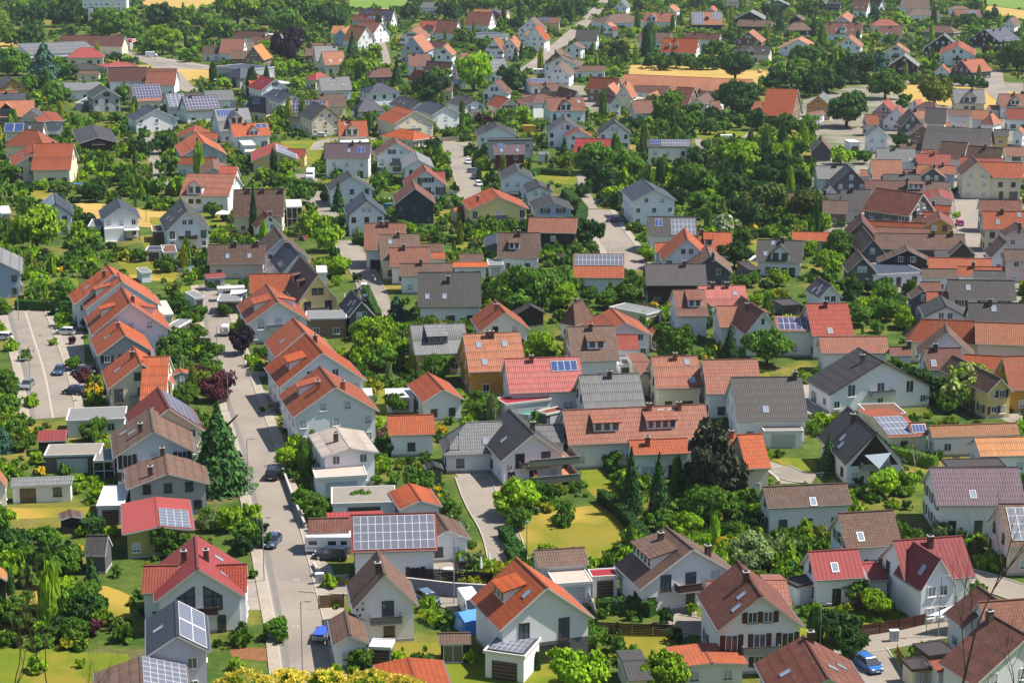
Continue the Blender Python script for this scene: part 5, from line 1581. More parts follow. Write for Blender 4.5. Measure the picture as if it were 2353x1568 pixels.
def special(lab,c,rt,ro,wt):
    """features of the big near houses; gable end 1 is x=-wl; c.sg*+y is the side of corner C"""
    lab=lab or ''
    def W(y,z,w_,h_,st='plain',name='window'): link(name,win_mesh(w_,h_,st),rt,(-c.wl,y,z),R_(-90))
    s=-1  # end1 is at x=-L/2
    L_=c.sg   # direction (y sign) of C side
    if 'crimson cross-gabled' in lab:
        m=MB()
        for t in (-1,1):
            y0,y1=sorted((t*0.55,t*2.6)); zb=2.9
            q=[(y0,zb),(y1,zb)]
            hi_in=5.9; hi_out=4.6
            yin,yout=(t*0.55,t*2.6)
            x=-c.wl-0.05
            P=[(x,yin,zb),(x,yout,zb),(x,yout,hi_out),(x,yin,hi_in)]
            m.poly(P if t<0 else P[::-1],0)
            for (ya,za,yb,zb2) in ((yin,zb,yin,hi_in),(yout,zb,yout,hi_out),(yin,hi_in,yout,hi_out),((yin+yout)/2,zb,(yin+yout)/2,(hi_in+hi_out)/2),(yin,4.6,yout,4.6),(yin,zb,yout,zb)):
                m.tube((x-.03,ya,za),(x-.03,yb,zb2),.07,.07,4,1)
        m.build('gable_window',[M['glass'],M['darktrim']],rt)
        W(-2.5,1.2,1.0,2.0,'dark','door'); W(2.2,1.2,1.6,2.0,'plain','terrace_door')
    elif 'corner steps' in lab:
        W(-0.3,4.0,1.35,2.3,'dark','balcony_door'); W(-0.4,1.4,1.3,1.3,'dark')
        m=MB(); x=-c.wl
        for i,(a,b) in enumerate(((2.6,5.0),(3.25,4.3),(2.6,4.3),(3.9,3.6),(2.95,3.6),(3.3,3.25),(3.9,2.9))):
            m.box(x-.04,x+.01,L_*a-.14,L_*a+.14,b-.14,b+.14,0)
        m.build('corner_window',M['carglass'],rt)
    elif 'white and grey gable with red roof' in lab:
        W(2.6,4.0,1.3,2.6,'dark','balcony_door'); W(-2.2,4.0,1.3,2.6,'dark','balcony_door')
        m=MB(); m.box(-c.wl-.06,-c.wl,-c.ww,c.ww,0,2.7,0); m.build('cladding',colmat((.11,.12,.12),'grey_cladding'),rt)
        m=MB(); m.box(-c.wl-.12,-c.wl-.06,-c.ww*.1-2.4,-c.ww*.1+2.2,.4,2.3,0); m.build('terrace_window',M['glass'],rt)
    elif 'numbered 2d' in lab:
        cu=bpy.data.curves.new('number','FONT'); cu.body='2d'; cu.size=0.9; cu.extrude=0.03
        tmp=link('tmp_number',cu); dg=bpy.context.evaluated_depsgraph_get(); me=bpy.data.meshes.new_from_object(tmp.evaluated_get(dg)); bpy.data.objects.remove(tmp); me.materials.clear(); me.materials.append(M['darktrim']); o=link('house_number',me,rt,(-c.wl-.04,c.sg*(c.ww-.9)+(0.5),2.45)); o.rotation_euler=(R_(90),0,R_(-90))
        m=MB(); x=-c.wl
        y0,y1=sorted((L_*(-c.ww-2.2),L_*(c.ww*.25)))
        for z in (0.6,3.3):
            m.box(x-1.9,x,y0,y1,z-.18,z,0); m.box(x-1.96,x-1.9,y0,y1,z-.1,z+.95,1); m.box(x-2,x-1.88,y0,y1,z+.95,z+1.02,2)
            m.box(x-1.9,x+4,y0 if L_>0 else y1-.06,y0+.06 if L_>0 else y1,z-.1,z+.95,1)
            if L_>0: m.box(x,x+4,y0,-c.ww,z-.18,z,0)
            else: m.box(x,x+4,c.ww,y1,z-.18,z,0)
        m.build('balcony',[colmat((.42,.18,.10),'terrace_tile'),M['railg'],M['galv']],rt)
        # flag
        m=MB(); m.tube((x-2.2,L_*.5,0),(x-2.2,L_*.5,2.6),.03,.03,5,0); m.build('flag_pole',M['galv'],rt)
        m=MB()
        for i,k in enumerate((0,1,2)):
            m.box(x-2.22,x-2.2,L_*.5-.55,L_*.5,2.5-.25*(i+1),2.5-.25*i,k)
        m.build('flag',[M['black'],M['red'],colmat((.7,.45,.02),'flag_gold')],rt)
    elif 'white sail' in lab:
        m=MB(); x=-c.wl-1.2
        m.poly([(x,-2.1,5.2),(x,1.9,5.0),(x-.6,-.2,3.0)],0); m.poly([(x+.03,-.2+.02,3.0),(x+.03,1.9,5.0),(x+.03,-2.1,5.2)],0)
        m.build('sail_cloth',colmat((.6,.66,.78),'sail_fabric'),rt)
        m=MB(); m.poly([(-c.wl-.03,-c.ww+.4,3.0),(-c.wl-.03,c.ww-.4,3.0),(-c.wl-.03,0,c.H-.6)][::-1],0); m.build('gable_cladding',WALL['d'],rt)
    elif 'glazed terrace' in lab:
        m=MB(); x=-c.wl
        m.box(x-2.6,x,-c.ww*.1-0.5,c.ww-.05,0.0,.06,0)
        m.build('terrace',M['concrete'],rt)
        m=MB(); m.box(x-2.8,x,*sorted((L_*-.6,-L_*c.ww)),2.55,2.7,0)
        for y in (-L_*.7,-L_*(c.ww-.1)): m.box(x-2.75,x-2.65,y-.06,y+.06,0,2.55,1)
        m.build('awning',[M['cloth'],M['darktrim']],rt)
        m=MB(); y0,y1=sorted((L_*c.ww,-L_*.4)); m.box(x-1.4,x,y0,y1,0,3.1,0); m.build('annex',WALL['w'],rt)
    elif 'spruce' in lab: pass
# ------------------------------------------------------------------ ground
def inpoly(x,y,P):
    r=False; j=len(P)-1
    for i in range(len(P)):
        if (P[i][1]>y)!=(P[j][1]>y) and x<(P[j][0]-P[i][0])*(y-P[i][1])/(P[j][1]-P[i][1]+1e-9)+P[i][0]: r=not r
        j=i
    return r
def garden_build(n,b,col):
    g=n.nodes.new('ShaderNodeNewGeometry'); v=g.outputs['Position']
    a=noise(n,0.045,4,v,0.6); c_=noise(n,0.22,5,v,0.7); f=noise(n,1.3,5,v,0.75); h=noise(n,0.11,3,v)
    c=mixc(n,ramp(n,c_,0.38,0.62),(0.035,0.075,0.014),(0.085,0.12,0.02))
    c=mixc(n,mth(n,'MULTIPLY',ramp(n,a,0.5,0.68),0.8),c,(0.27,0.20,0.045))
    c=mixc(n,mth(n,'MULTIPLY',ramp(n,h,0.60,0.68),0.6),c,(0.16,0.11,0.07))
    c=mixc(n,ramp(n,f,0.2,0.85),scalecol(n,c,mth(n,'ADD',0.55,0.0)),scalecol(n,c,mth(n,'ADD',1.4,0.0)))
    n.links.new(c,b.inputs['Base Color'])
def surf_build(c1,c2,s1=0.25,lines=None,s2=2.0,c3=None):
    def f(n,b,col):
        g=n.nodes.new('ShaderNodeNewGeometry'); v=g.outputs['Position']
        a=noise(n,s1,5,v,0.65); f2=noise(n,s2,4,v,0.75)
        c=mixc(n,ramp(n,a,0.35,0.65),c1,c2)
        if c3: c=mixc(n,mth(n,'MULTIPLY',ramp(n,noise(n,s1*0.5,3,v),0.5,0.62),0.8),c,c3)
        k=mth(n,'ADD',0.75,mth(n,'MULTIPLY',f2,0.5))
        if lines:
            s=n.nodes.new('ShaderNodeSeparateXYZ'); n.links.new(v,s.inputs[0])
            q=mth(n,'SINE',mth(n,'MULTIPLY',mth(n,'ADD',s.outputs[1],mth(n,'MULTIPLY',s.outputs[0],lines[1])),lines[0]))
            k=mth(n,'MULTIPLY',k,mth(n,'ADD',0.94,mth(n,'MULTIPLY',q,0.08)))
        n.links.new(scalecol(n,c,k),b.inputs['Base Color'])
    return f
G={}
G['road']=mat('asphalt',(0.2,0.19,0.17),0.9,0.2,0,surf_build((0.215,0.185,0.155),(0.26,0.225,0.19),0.15,None,2.5,(0.18,0.16,0.14)))
G['patch']=mat('asphalt_patch',(0.1,0.1,0.1),0.9,0.2,0,surf_build((0.15,0.14,0.13),(0.18,0.165,0.15),0.4))
G['kerb']=mat('kerb_stone',(0.36,0.33,0.28),0.9,0.2,0,plaster_build(0.3,2,0.1))
G['side']=mat('pavement',(0.3,0.27,0.23),0.9,0.2,0,surf_build((0.27,0.23,0.19),(0.32,0.28,0.23),0.5))
G['paved']=mat('paving',(0.3,0.28,0.25),0.9,0.2,0,surf_build((0.22,0.195,0.17),(0.29,0.255,0.215),0.3))
G['village']=mat('village_yard',(0.2,0.18,0.15),0.9,0.2,0,surf_build((0.16,0.14,0.11),(0.26,0.23,0.19),0.2,None,2.0,(0.07,0.10,0.03)))
G['pink']=mat('pink_cobbles',(0.3,0.2,0.2),0.9,0.2,0,surf_build((0.28,0.19,0.17),(0.33,0.24,0.21),0.8))
G['brownyard']=mat('brown_planting_soil',(0.2,0.1,0.05),1,0.1,0,surf_build((0.16,0.07,0.03),(0.22,0.11,0.05),1.2,None,6.0))
G['field']=mat('stubble_field',(0.6,0.4,0.12),1,0.1,0,surf_build((0.42,0.29,0.09),(0.36,0.24,0.07),0.05,(1.6,0.12),1.0))
G['green']=mat('green_field',(0.1,0.2,0.04),1,0.1,0,surf_build((0.10,0.20,0.035),(0.16,0.22,0.04),0.04,(1.2,0.1),0.8))
G['lawn']=mat('lawn_grass',(0.15,0.2,0.02),1,0.1,0,surf_build((0.095,0.14,0.012),(0.155,0.165,0.016),0.18,None,3.0,(0.21,0.165,0.028)))
G['dry']=mat('dry_grass',(0.35,0.25,0.05),1,0.1,0,surf_build((0.20,0.165,0.025),(0.12,0.14,0.013),0.10,None,3.0,(0.36,0.24,0.05)))
G['base']=mat('garden_ground',(0.1,0.12,0.03),1,0.1,0,garden_build)
POLYS=[]; ROADS=[]
def build_ground():
    m=MB(); S=[(-3000,195),(3000,195),(3000,5200),(-3000,5200)]
    nx,ny=1,1
    m.poly([(-3000,186,0),(3000,186,0),(3000,5200,0),(-3000,5200,0)])
    # the hillside the photographer stands on
    m.poly([(-3000,-200,84),(3000,-200,84),(3000,2,80),(-3000,2,80)]); m.poly([(-3000,2,80),(3000,2,80),(3000,186,0),(-3000,186,0)])
    struct(m.build('ground',G['base']))
    lay={'village':.004,'field':.008,'green':.008,'lawn':.012,'dry':.016,'paved':.020,'pink':.024,'brownyard':.024}
    nmn={'village':'village_yards','field':'stubble_field','green':'green_field','lawn':'lawn','dry':'dry_lawn','paved':'paved_yard','pink':'cobbled_yard','brownyard':'planting_bed'}
    lines=[l.split() for l in GROUND.strip().split('\n')]
    zi=0
    for p in lines:
        if p[0]=='road': 
            pts=[tuple(map(float,q.split(','))) for q in p[2:]]; W=[unproj(x,y)[:2] for x,y in pts]
            # smooth (Chaikin)
            for _ in range(2):
                N=[W[0]]
                for a,b in zip(W[:-1],W[1:]): N+= [a*.75+b*.25,a*.25+b*.75]
                N.append(W[-1]); W=N
            ROADS.append((float(p[1]),W))
        else:
            pts=[tuple(map(float,q.split(','))) for q in p[1:]]; Wp=[tuple(unproj(x,max(y,-25))[:2]) for x,y in pts]
            POLYS.append((p[0],Wp)); zi+=1
            if p[0]=='woods': continue
            # roughen the outline so that it is not a straight cut
            out=[]; r=random.Random(zi)
            for a,b in zip(Wp,Wp[1:]+Wp[:1]):
                dist=math.hypot(b[0]-a[0],b[1]-a[1]); n=max(1,min(14,int(dist/2.5)))
                for i in range(n):
                    t=i/n; j=0 if p[0] in('paved','pink') else 0.35
                    out.append((a[0]+(b[0]-a[0])*t+r.uniform(-j,j),a[1]+(b[1]-a[1])*t+r.uniform(-j,j),lay[p[0]]+zi*0.0004))
            m=MB(); m.poly(out); o=struct(m.build(nmn[p[0]],G[p[0]]))
    for i,(wd,W) in enumerate(ROADS):
        z=.045+i*.0012; m=MB()
        n=len(W); Ls=[];Rs=[]
        def off(k,d):
            a=W[max(0,k-1)]; b=W[min(n-1,k+1)]; t=b-a; t=t/np.linalg.norm(t); return (W[k][0]-t[1]*d,W[k][1]+t[0]*d)
        def strip(m,d0,d1,z0,mi=0):
            for k in range(n-1):
                a,b,c_,d_=off(k,d0),off(k+1,d0),off(k+1,d1),off(k,d1)
                m.poly([(*d_,z0),(*c_,z0),(*b,z0),(*a,z0)],mi)
        h=wd/2; strip(m,-h,h,z); struct(m.build('road',G['road']))
        if wd>=5:
            m=MB(); kz=z+.10
            for s_ in (-1,1):
                for k in range(n-1):
                    a,b,c_,d_=off(k,s_*h),off(k+1,s_*h),off(k+1,s_*(h+.16)),off(k,s_*(h+.16))
                    f=[(*a,0),(*b,0),(*c_,0),(*d_,0)]; g=[(p_[0],p_[1],kz) for p_ in f]
                    m.hexa(([*f,*g]) if s_>0 else [f[3],f[2],f[1],f[0],g[3],g[2],g[1],g[0]])
            struct(m.build('kerb',G['kerb']))
            m=MB()
            if i in (0,1,7,8):
                strip(m,h+.16,h+1.5,z+.09); strip(m,-h-1.5,-h-.16,z+.09)
                struct(m.build('pavement',G['side']))
            m=MB()
            if i in (0,1): 
                strip(m,(-h+.25),(-h+.95),z+.004) ; struct(m.build('asphalt_patch',G['patch']))
                m=MB(); strip(m,-.16,.16,z+.004); struct(m.build('drain_line',G['kerb'])) if i==1 else None
            # manhole covers
            r=random.Random(i)
            for k in range(3,n-2,7):
                x,y=off(k,r.uniform(-h*.5,h*.5)); mm=MB(); 
                mm.poly([(x+.36*math.cos(a*math.pi/8),y+.36*math.sin(a*math.pi/8),z+.010) for a in range(16)],0)
                mm.poly([(x+.24*math.cos(a*math.pi/8),y+.24*math.sin(a*math.pi/8),z+.014) for a in range(16)],1)
                o=mm.build('manhole_cover',[M['concrete'],G['patch']])
                px,py=proj((x,y,0)); qlabel(o,'round manhole cover in the road','manhole cover','manhole covers in the roads',float(px),float(py))
def on_road(x,y,mg):
    for wd,W in ROADS:
        for a,b in zip(W[:-1:2],W[2::2] if len(W)>2 else W[1:]):
            if abs(x-a[0])>40 or abs(y-a[1])>60: continue
            t=b-a; L=t.dot(t); u=max(0,min(1,((x-a[0])*t[0]+(y-a[1])*t[1])/(L+1e-9)))
            if math.hypot(x-a[0]-u*t[0],y-a[1]-u*t[1])<wd/2+mg: return True
    return False
# ------------------------------------------------------------------ vegetation
def leaf_mat(name,col,var=0.5,trans=0.25,alt=None,altp=0.0):
    m=bpy.data.materials.new(name); m.use_nodes=True; n=m.node_tree; b=n.nodes['Principled BSDF']; out=n.nodes['Material Output']
    col=tuple(min(.6,q*1.62) for q in col); b.inputs['Roughness'].default_value=0.75; b.inputs['Specular IOR Level'].default_value=0.15
    g=n.nodes.new('ShaderNodeNewGeometry'); oi=n.nodes.new('ShaderNodeObjectInfo')
    k=mth(n,'ADD',1-var*0.6,mth(n,'MULTIPLY',g.outputs['Random Per Island'],var*1.2))
    k=mth(n,'MULTIPLY',k,mth(n,'ADD',0.75,mth(n,'MULTIPLY',oi.outputs['Random'],0.5)))
    nz=noise(n,0.5,3,g.outputs['Position'],0.7)
    k=mth(n,'MULTIPLY',k,mth(n,'ADD',0.6,mth(n,'MULTIPLY',nz,0.8)))
    c=mixc(n,mth(n,'MULTIPLY',ramp(n,nz,0.35,0.7),0.45),tuple(col),(col[0]*1.9,col[1]*1.35,col[2]*0.7))
    if alt:
        rr=mth(n,'GREATER_THAN',mth(n,'FRACT',mth(n,'MULTIPLY',g.outputs['Random Per Island'],37.0)),1-altp)
        c=mixc(n,rr,c,alt)
    c=scalecol(n,c,k)
    n.links.new(c,b.inputs['Base Color'])
    t=n.nodes.new('ShaderNodeBsdfTranslucent'); n.links.new(c,t.inputs[0])
    mx=n.nodes.new('ShaderNodeMixShader'); mx.inputs[0].default_value=trans
    n.links.new(b.outputs[0],mx.inputs[1]); n.links.new(t.outputs[0],mx.inputs[2]); n.links.new(mx.outputs[0],out.inputs[0])
    return m
LEAF={'m':leaf_mat('leaves_mid_green',(0.048,0.112,0.012)),'d':leaf_mat('leaves_dark_green',(0.02,0.058,0.012)),
 'b':leaf_mat('leaves_bright_green',(0.115,0.215,0.010)),'B':leaf_mat('leaves_lime_green',(0.15,0.30,0.008)),
 'p':leaf_mat('leaves_purple',(0.040,0.014,0.020),0.6,0.1),'P':leaf_mat('leaves_black_purple',(0.016,0.011,0.022),0.6,0.05),
 'D':leaf_mat('leaves_copper',(0.030,0.042,0.028),0.8,0.1),'c':leaf_mat('needles_green',(0.020,0.060,0.016),0.5,0.1),
 'C':leaf_mat('needles_blue_green',(0.020,0.060,0.042),0.5,0.1),'w':leaf_mat('leaves_willow',(0.062,0.100,0.020)),
 'y':leaf_mat('leaves_yellow',(0.34,0.27,0.015)),'Y':leaf_mat('leaves_yellow_green',(0.16,0.19,0.012)),'O':leaf_mat('leaves_olive',(0.085,0.12,0.014)),
 'L':leaf_mat('leaves_silvery',(0.10,0.155,0.06)),'W':leaf_mat('leaves_and_white_flowers',(0.09,0.16,0.02),0.5,0.2,(0.62,0.62,0.45),0.45),
 'F':leaf_mat('leaves_and_pale_flowers',(0.11,0.19,0.015),0.5,0.25,(0.45,0.48,0.20),0.35),
 'f':leaf_mat('leaves_and_pink_flowers',(0.05,0.10,0.03),0.5,0.2,(0.45,0.10,0.25),0.3),
 'h':leaf_mat('chestnut_catkins',(0.12,0.17,0.015),0.4,0.3,(0.75,0.60,0.08),0.78)}
BARK=mat('bark',(0.07,0.05,0.035),0.95,0.1,0,plaster_build(0.5,4,0.3)); WBARK=mat('pale_bark',(0.42,0.38,0.32),0.9,0.1,0,plaster_build(0.4,4,0.3))
def quads(C,N,size,rs,asp=1.0,roll=None):
    """numpy leaf quads: centres C, normals N"""
    n=len(C); a=rs.normal(size=(n,3)); u=np.cross(N,a); u/=np.linalg.norm(u,axis=1)[:,None]+1e-9; v=np.cross(N,u)
    s=size*(0.6+0.8*rs.random(n))[:,None]; 
    u=u*s; v=v*s*asp
    V=np.stack([C-u-v,C+u-v*0.6,C+u*0.8+v,C-u*0.7+v*0.9],1).reshape(-1,3)
    return V
def crown_verts(rs,ncl,per,size,squash=1.0,low=0.0):
    """crown in unit space: radius 1, z 0..1; big uneven limbs, each carrying leaf clumps"""
    nl=7; limbs=[]
    for i in range(nl):
        th=2*math.pi*(i+rs.random()*.9)/nl; r=0.42+0.36*rs.random(); z=0.20+0.50*rs.random()
        limbs.append((r*math.cos(th),r*math.sin(th),z,0.30+0.20*rs.random()))
    limbs.append((rs.uniform(-.2,.2),rs.uniform(-.2,.2),0.70,0.36)); limbs.append((rs.uniform(-.15,.15),rs.uniform(-.15,.15),0.35,0.42))
    cents=[]
    for i in range(ncl):
        l=limbs[rs.randint(len(limbs))]; d=rs.normal(size=3); d/=np.linalg.norm(d); q=l[3]*(0.55+0.55*rs.random())
        cents.append((l[0]+d[0]*q,l[1]+d[1]*q,min(.97,max(.04,l[2]+d[2]*q*0.62))))
    out=[]
    for c in cents:
        cr=0.09+0.13*rs.random()**1.5; n=max(4,int(per*(cr/0.15)**2))
        d=rs.normal(size=(n,3)); d[:,2]=np.abs(d[:,2])-0.35; d/=np.linalg.norm(d,axis=1)[:,None]
        rad=cr*(0.6+0.6*rs.random(n))[:,None]
        P=np.array(c)+d*rad*np.array([1,1,0.6])
        N=d*0.7+rs.normal(size=(n,3))*0.5+np.array([0,0,0.35])+np.array([c[0],c[1],0])*0.5; N/=np.linalg.norm(N,axis=1)[:,None]
        P[:,2]=np.clip(P[:,2],0.01,1.06)
        out.append((P,N))
    P=np.concatenate([o[0] for o in out]); N=np.concatenate([o[1] for o in out])
    return quads(P,N,size,rs)
def conifer_verts(rs,lev,br,size,droop=0.12,shape=1.0,fill=5):
    P=[];N=[]
    for i in range(lev):
        z=0.03+0.95*(i/lev); R=(1-z)**shape*(0.85+0.3*rs.random())
        k=max(4,int(br*(0.35+R)))
        for j in range(k):
            th=2*math.pi*(j+rs.random()*.8)/k; L=R*(0.75+0.4*rs.random())
            for q in range(fill):
                t=(q+rs.random())/fill; r=L*(0.25+0.75*t)
                P.append((r*math.cos(th+rs.normal()*0.06),r*math.sin(th+rs.normal()*0.06),z-droop*t*t*(0.5+R)*0.8+rs.normal()*0.008))
                N.append((math.cos(th)*0.5+rs.normal()*.35,math.sin(th)*0.5+rs.normal()*.35,0.9))
    P=np.array(P);N=np.array(N); N/=np.linalg.norm(N,axis=1)[:,None]
    return quads(P,N,size,rs,0.8)
def column_verts(rs,n,size):
    z=rs.random(n); th=rs.random(n)*2*math.pi; R=np.where(z<.12,.55+z*3,np.where(z>.55,np.sqrt(np.clip(1-((z-.55)/.47)**2,0.01,1)),0.93))
    R=R*(0.8+0.25*np.sin(th*5+z*20)*0.4+0.15*rs.random(n)); P=np.stack([R*np.cos(th),R*np.sin(th),z],1)
    N=np.stack([np.cos(th),np.sin(th),0.35+0*th],1)+rs.normal(size=(n,3))*0.35; N/=np.linalg.norm(N,axis=1)[:,None]
    return quads(P,N,size,rs,1.5)
def qmesh(name,V,mat_):
    me=bpy.data.meshes.new(name); n=len(V)//4
    me.vertices.add(n*4); me.vertices.foreach_set('co',V.astype(np.float32).ravel())
    me.loops.add(n*4); me.loops.foreach_set('vertex_index',np.arange(n*4,dtype=np.int32))
    me.polygons.add(n); me.polygons.foreach_set('loop_start',np.arange(0,n*4,4,dtype=np.int32)); me.polygons.foreach_set('loop_total',np.full(n,4,dtype=np.int32))
    if not isinstance(mat_,(list,tuple)): mat_=[mat_]
    for m in mat_: me.materials.append(m)
    me.update(calc_edges=True); return me
PROTO={}
def proto(kind,lod,var):
    k=(kind,lod,var)
    if k in PROTO: return PROTO[k]
    rs=np.random.RandomState(hash((ord(kind[0]),lod,var))%99991)
    if kind=='broad': V=crown_verts(rs,*[(230,30,0.045),(120,18,0.078),(60,9,0.15)][lod])
    elif kind=='shrub': V=crown_verts(rs,*[(80,22,0.080),(46,13,0.13),(26,7,0.23)][lod])
    elif kind=='conifer': V=conifer_verts(rs,*[(38,34,0.042),(22,20,0.085),(13,11,0.17)][lod])
    elif kind=='cedar': V=conifer_verts(rs,*[(15,24,0.075),(11,17,0.12),(8,11,0.19)][lod],droop=0.05,shape=0.7,fill=7)
    elif kind=='column': V=column_verts(rs,[2600,900,300][lod],[0.10,0.16,0.26][lod])
    PROTO[k]=V; return V
PM={}
def proto_mesh(kind,lod,var,lk,name='crown'):
    k=(kind,lod,var,lk,name)
    if k not in PM: PM[k]=qmesh(name,proto(kind,lod,var),LEAF[lk])
    return PM[k]
def trunk_mesh():
    def f(m):
        pts=[(0,0,0,.09),(.02,.01,.25,.06),(-.02,.02,.5,.045),(.02,-.02,.85,.02)]
        for a,b in zip(pts[:-1],pts[1:]): m.tube(a[:3],b[:3],a[3],b[3],7,0)
        r=random.Random(3)
        for i in range(8):
            th=i*2.4; z=.28+.06*i; m.tube((0,0,z),(.5*math.cos(th),.5*math.sin(th),z+.25),.03,.01,5,0)
    return shared('trunk',f,'trunk',[BARK])
KINDN={'m':('broadleaf tree','green broadleaf tree'),'d':('broadleaf tree','dark green broadleaf tree'),'b':('broadleaf tree','bright green broadleaf tree'),
 'B':('broadleaf tree','tall lime-green broadleaf tree'),'p':('broadleaf tree','purple-leaved tree'),'P':('broadleaf tree','black-purple tall tree'),'D':('broadleaf tree','huge dark copper tree'),
 'c':('conifer','dark green conifer'),'C':('conifer','blue-green conifer'),'G':('conifer','slim green spruce'),'K':('conifer','large dark spruce'),'S':('conifer','tall dark spire conifer'),
 'n':('column tree','narrow column tree'),'w':('broadleaf tree','weeping olive-green tree'),'y':('shrub','yellow shrub'),'Y':('broadleaf tree','yellow-green tree'),'O':('broadleaf tree','olive-green spreading tree'),
 'L':('broadleaf tree','silvery-green bushy tree'),'W':('broadleaf tree','white-flowering bush tree'),'F':('broadleaf tree','pale-flowering large tree'),'x':('bare tree','bare pale-branched tree')}
def parse_trees():
    T=(0,0,1); out=[]
    for ln in TREES.strip().split('\n'):
        if ln[0]=='@': T=tuple(float(q) for q in ln[1:].split(',')); continue
        for t in ln.split():
            k=t[0]; x,y,r=[float(q) for q in t[1:].split(',')]
            out.append((k,(T[0]+x/T[2])/1.7062,(T[1]+y/T[2])/1.7062,r/T[2]/1.7062))
    return out
TREEPOS=[]
STUFF={'tree':[],'shrub':[]}
def put_stuff(bucket,kind,lod,var,x,y,z,rx,h,rot,lk): STUFF[bucket].append((kind,lod,var,x,y,z,rx,h,rot,lk))
def build_stuff():
    for bucket,name,label,cat in (('tree','background_trees','small far trees massed between the upper houses','trees'),('shrub','garden_shrubs','low shrubs and ground plants filling the gardens','shrubs')):
        L=STUFF[bucket]
        if not L: continue
        ks=sorted(set(t[9] for t in L)); Vs=[];mi=[]
        for t in L:
            kind,lod,var,x,y,z,rx,h,rot,lk=t; V=proto(kind,lod,var); c,s=math.cos(rot),math.sin(rot)
            W=np.empty_like(V); W[:,0]=x+(V[:,0]*c-V[:,1]*s)*rx; W[:,1]=y+(V[:,0]*s+V[:,1]*c)*rx; W[:,2]=z+V[:,2]*h
            Vs.append(W); mi.append(np.full(len(V)//4,ks.index(lk),dtype=np.int32))
        V=np.concatenate(Vs); me=qmesh(name,V,[LEAF[k] for k in ks]); me.polygons.foreach_set('material_index',np.concatenate(mi)); me.update()
        o=link(name,me); o['kind']='stuff'; tag(o,label,cat)
        print('STUFF',name,len(L),len(V)//4)
def tree_at(k,x,y,R,H,idx,px,py):
    lod=0 if R*pxm(y)*0.435>16 else 1 if R*pxm(y)*0.435>7 else 2
    if y<420: lod=0 if R>1.6 else 1
    rot=rnd.uniform(0,6.28); var=idx%4
    kind={'c':'conifer','G':'conifer','K':'conifer','S':'conifer','C':'cedar','n':'column'}.get(k,'broad')
    lk={'G':'c','K':'c','S':'c','n':'d'}.get(k,k)
    if k=='c' and idx%3==0: kind='conifer'
    return kind,lod,var,rot,lk
def branch(m,p,d,L,r,depth,rr,spread=0.55,mi=0):
    q=p; seg=3; dd=Vector(d)
    for i in range(seg):
        nd_=(dd+Vector((rr.uniform(-.18,.18),rr.uniform(-.18,.18),rr.uniform(-.08,.14)))).normalized()
        n_=q+nd_*(L/seg); r1=r*(1-0.45*(i+1)/seg); m.tube(q,n_,r*(1-0.45*i/seg),r1,5 if depth>1 else 4,mi,False); q=n_; dd=nd_
        if depth>0 and i>0 and rr.random()<0.8:
            a=(dd+Vector((rr.uniform(-1,1),rr.uniform(-.7,.7),rr.uniform(-.2,.6)))*spread*1.4).normalized(); branch(m,q,a,L*rr.uniform(.45,.7),r1*.6,depth-1,rr,spread,mi)
    if depth>0:
        for k in range(2):
            a=(dd+Vector((rr.uniform(-1,1),rr.uniform(-.8,.8),rr.uniform(-.1,.5)))*spread).normalized(); branch(m,q,a,L*rr.uniform(.55,.8),r*.5,depth-1,rr,spread,mi)
def bare_tree(x,y,z,H,seed,label,bark,lean=0,rad=0.14,depth=4):
    m=MB(); rr=random.Random(seed)
    branch(m,Vector((0,0,-.3)),Vector((lean,0,1)),H*.42,rad,depth,rr)
    rt=root('bare_tree',(x,y,z)); tag(rt,label,'bare tree')
    m.build('trunk_and_branches',bark,rt); return rt
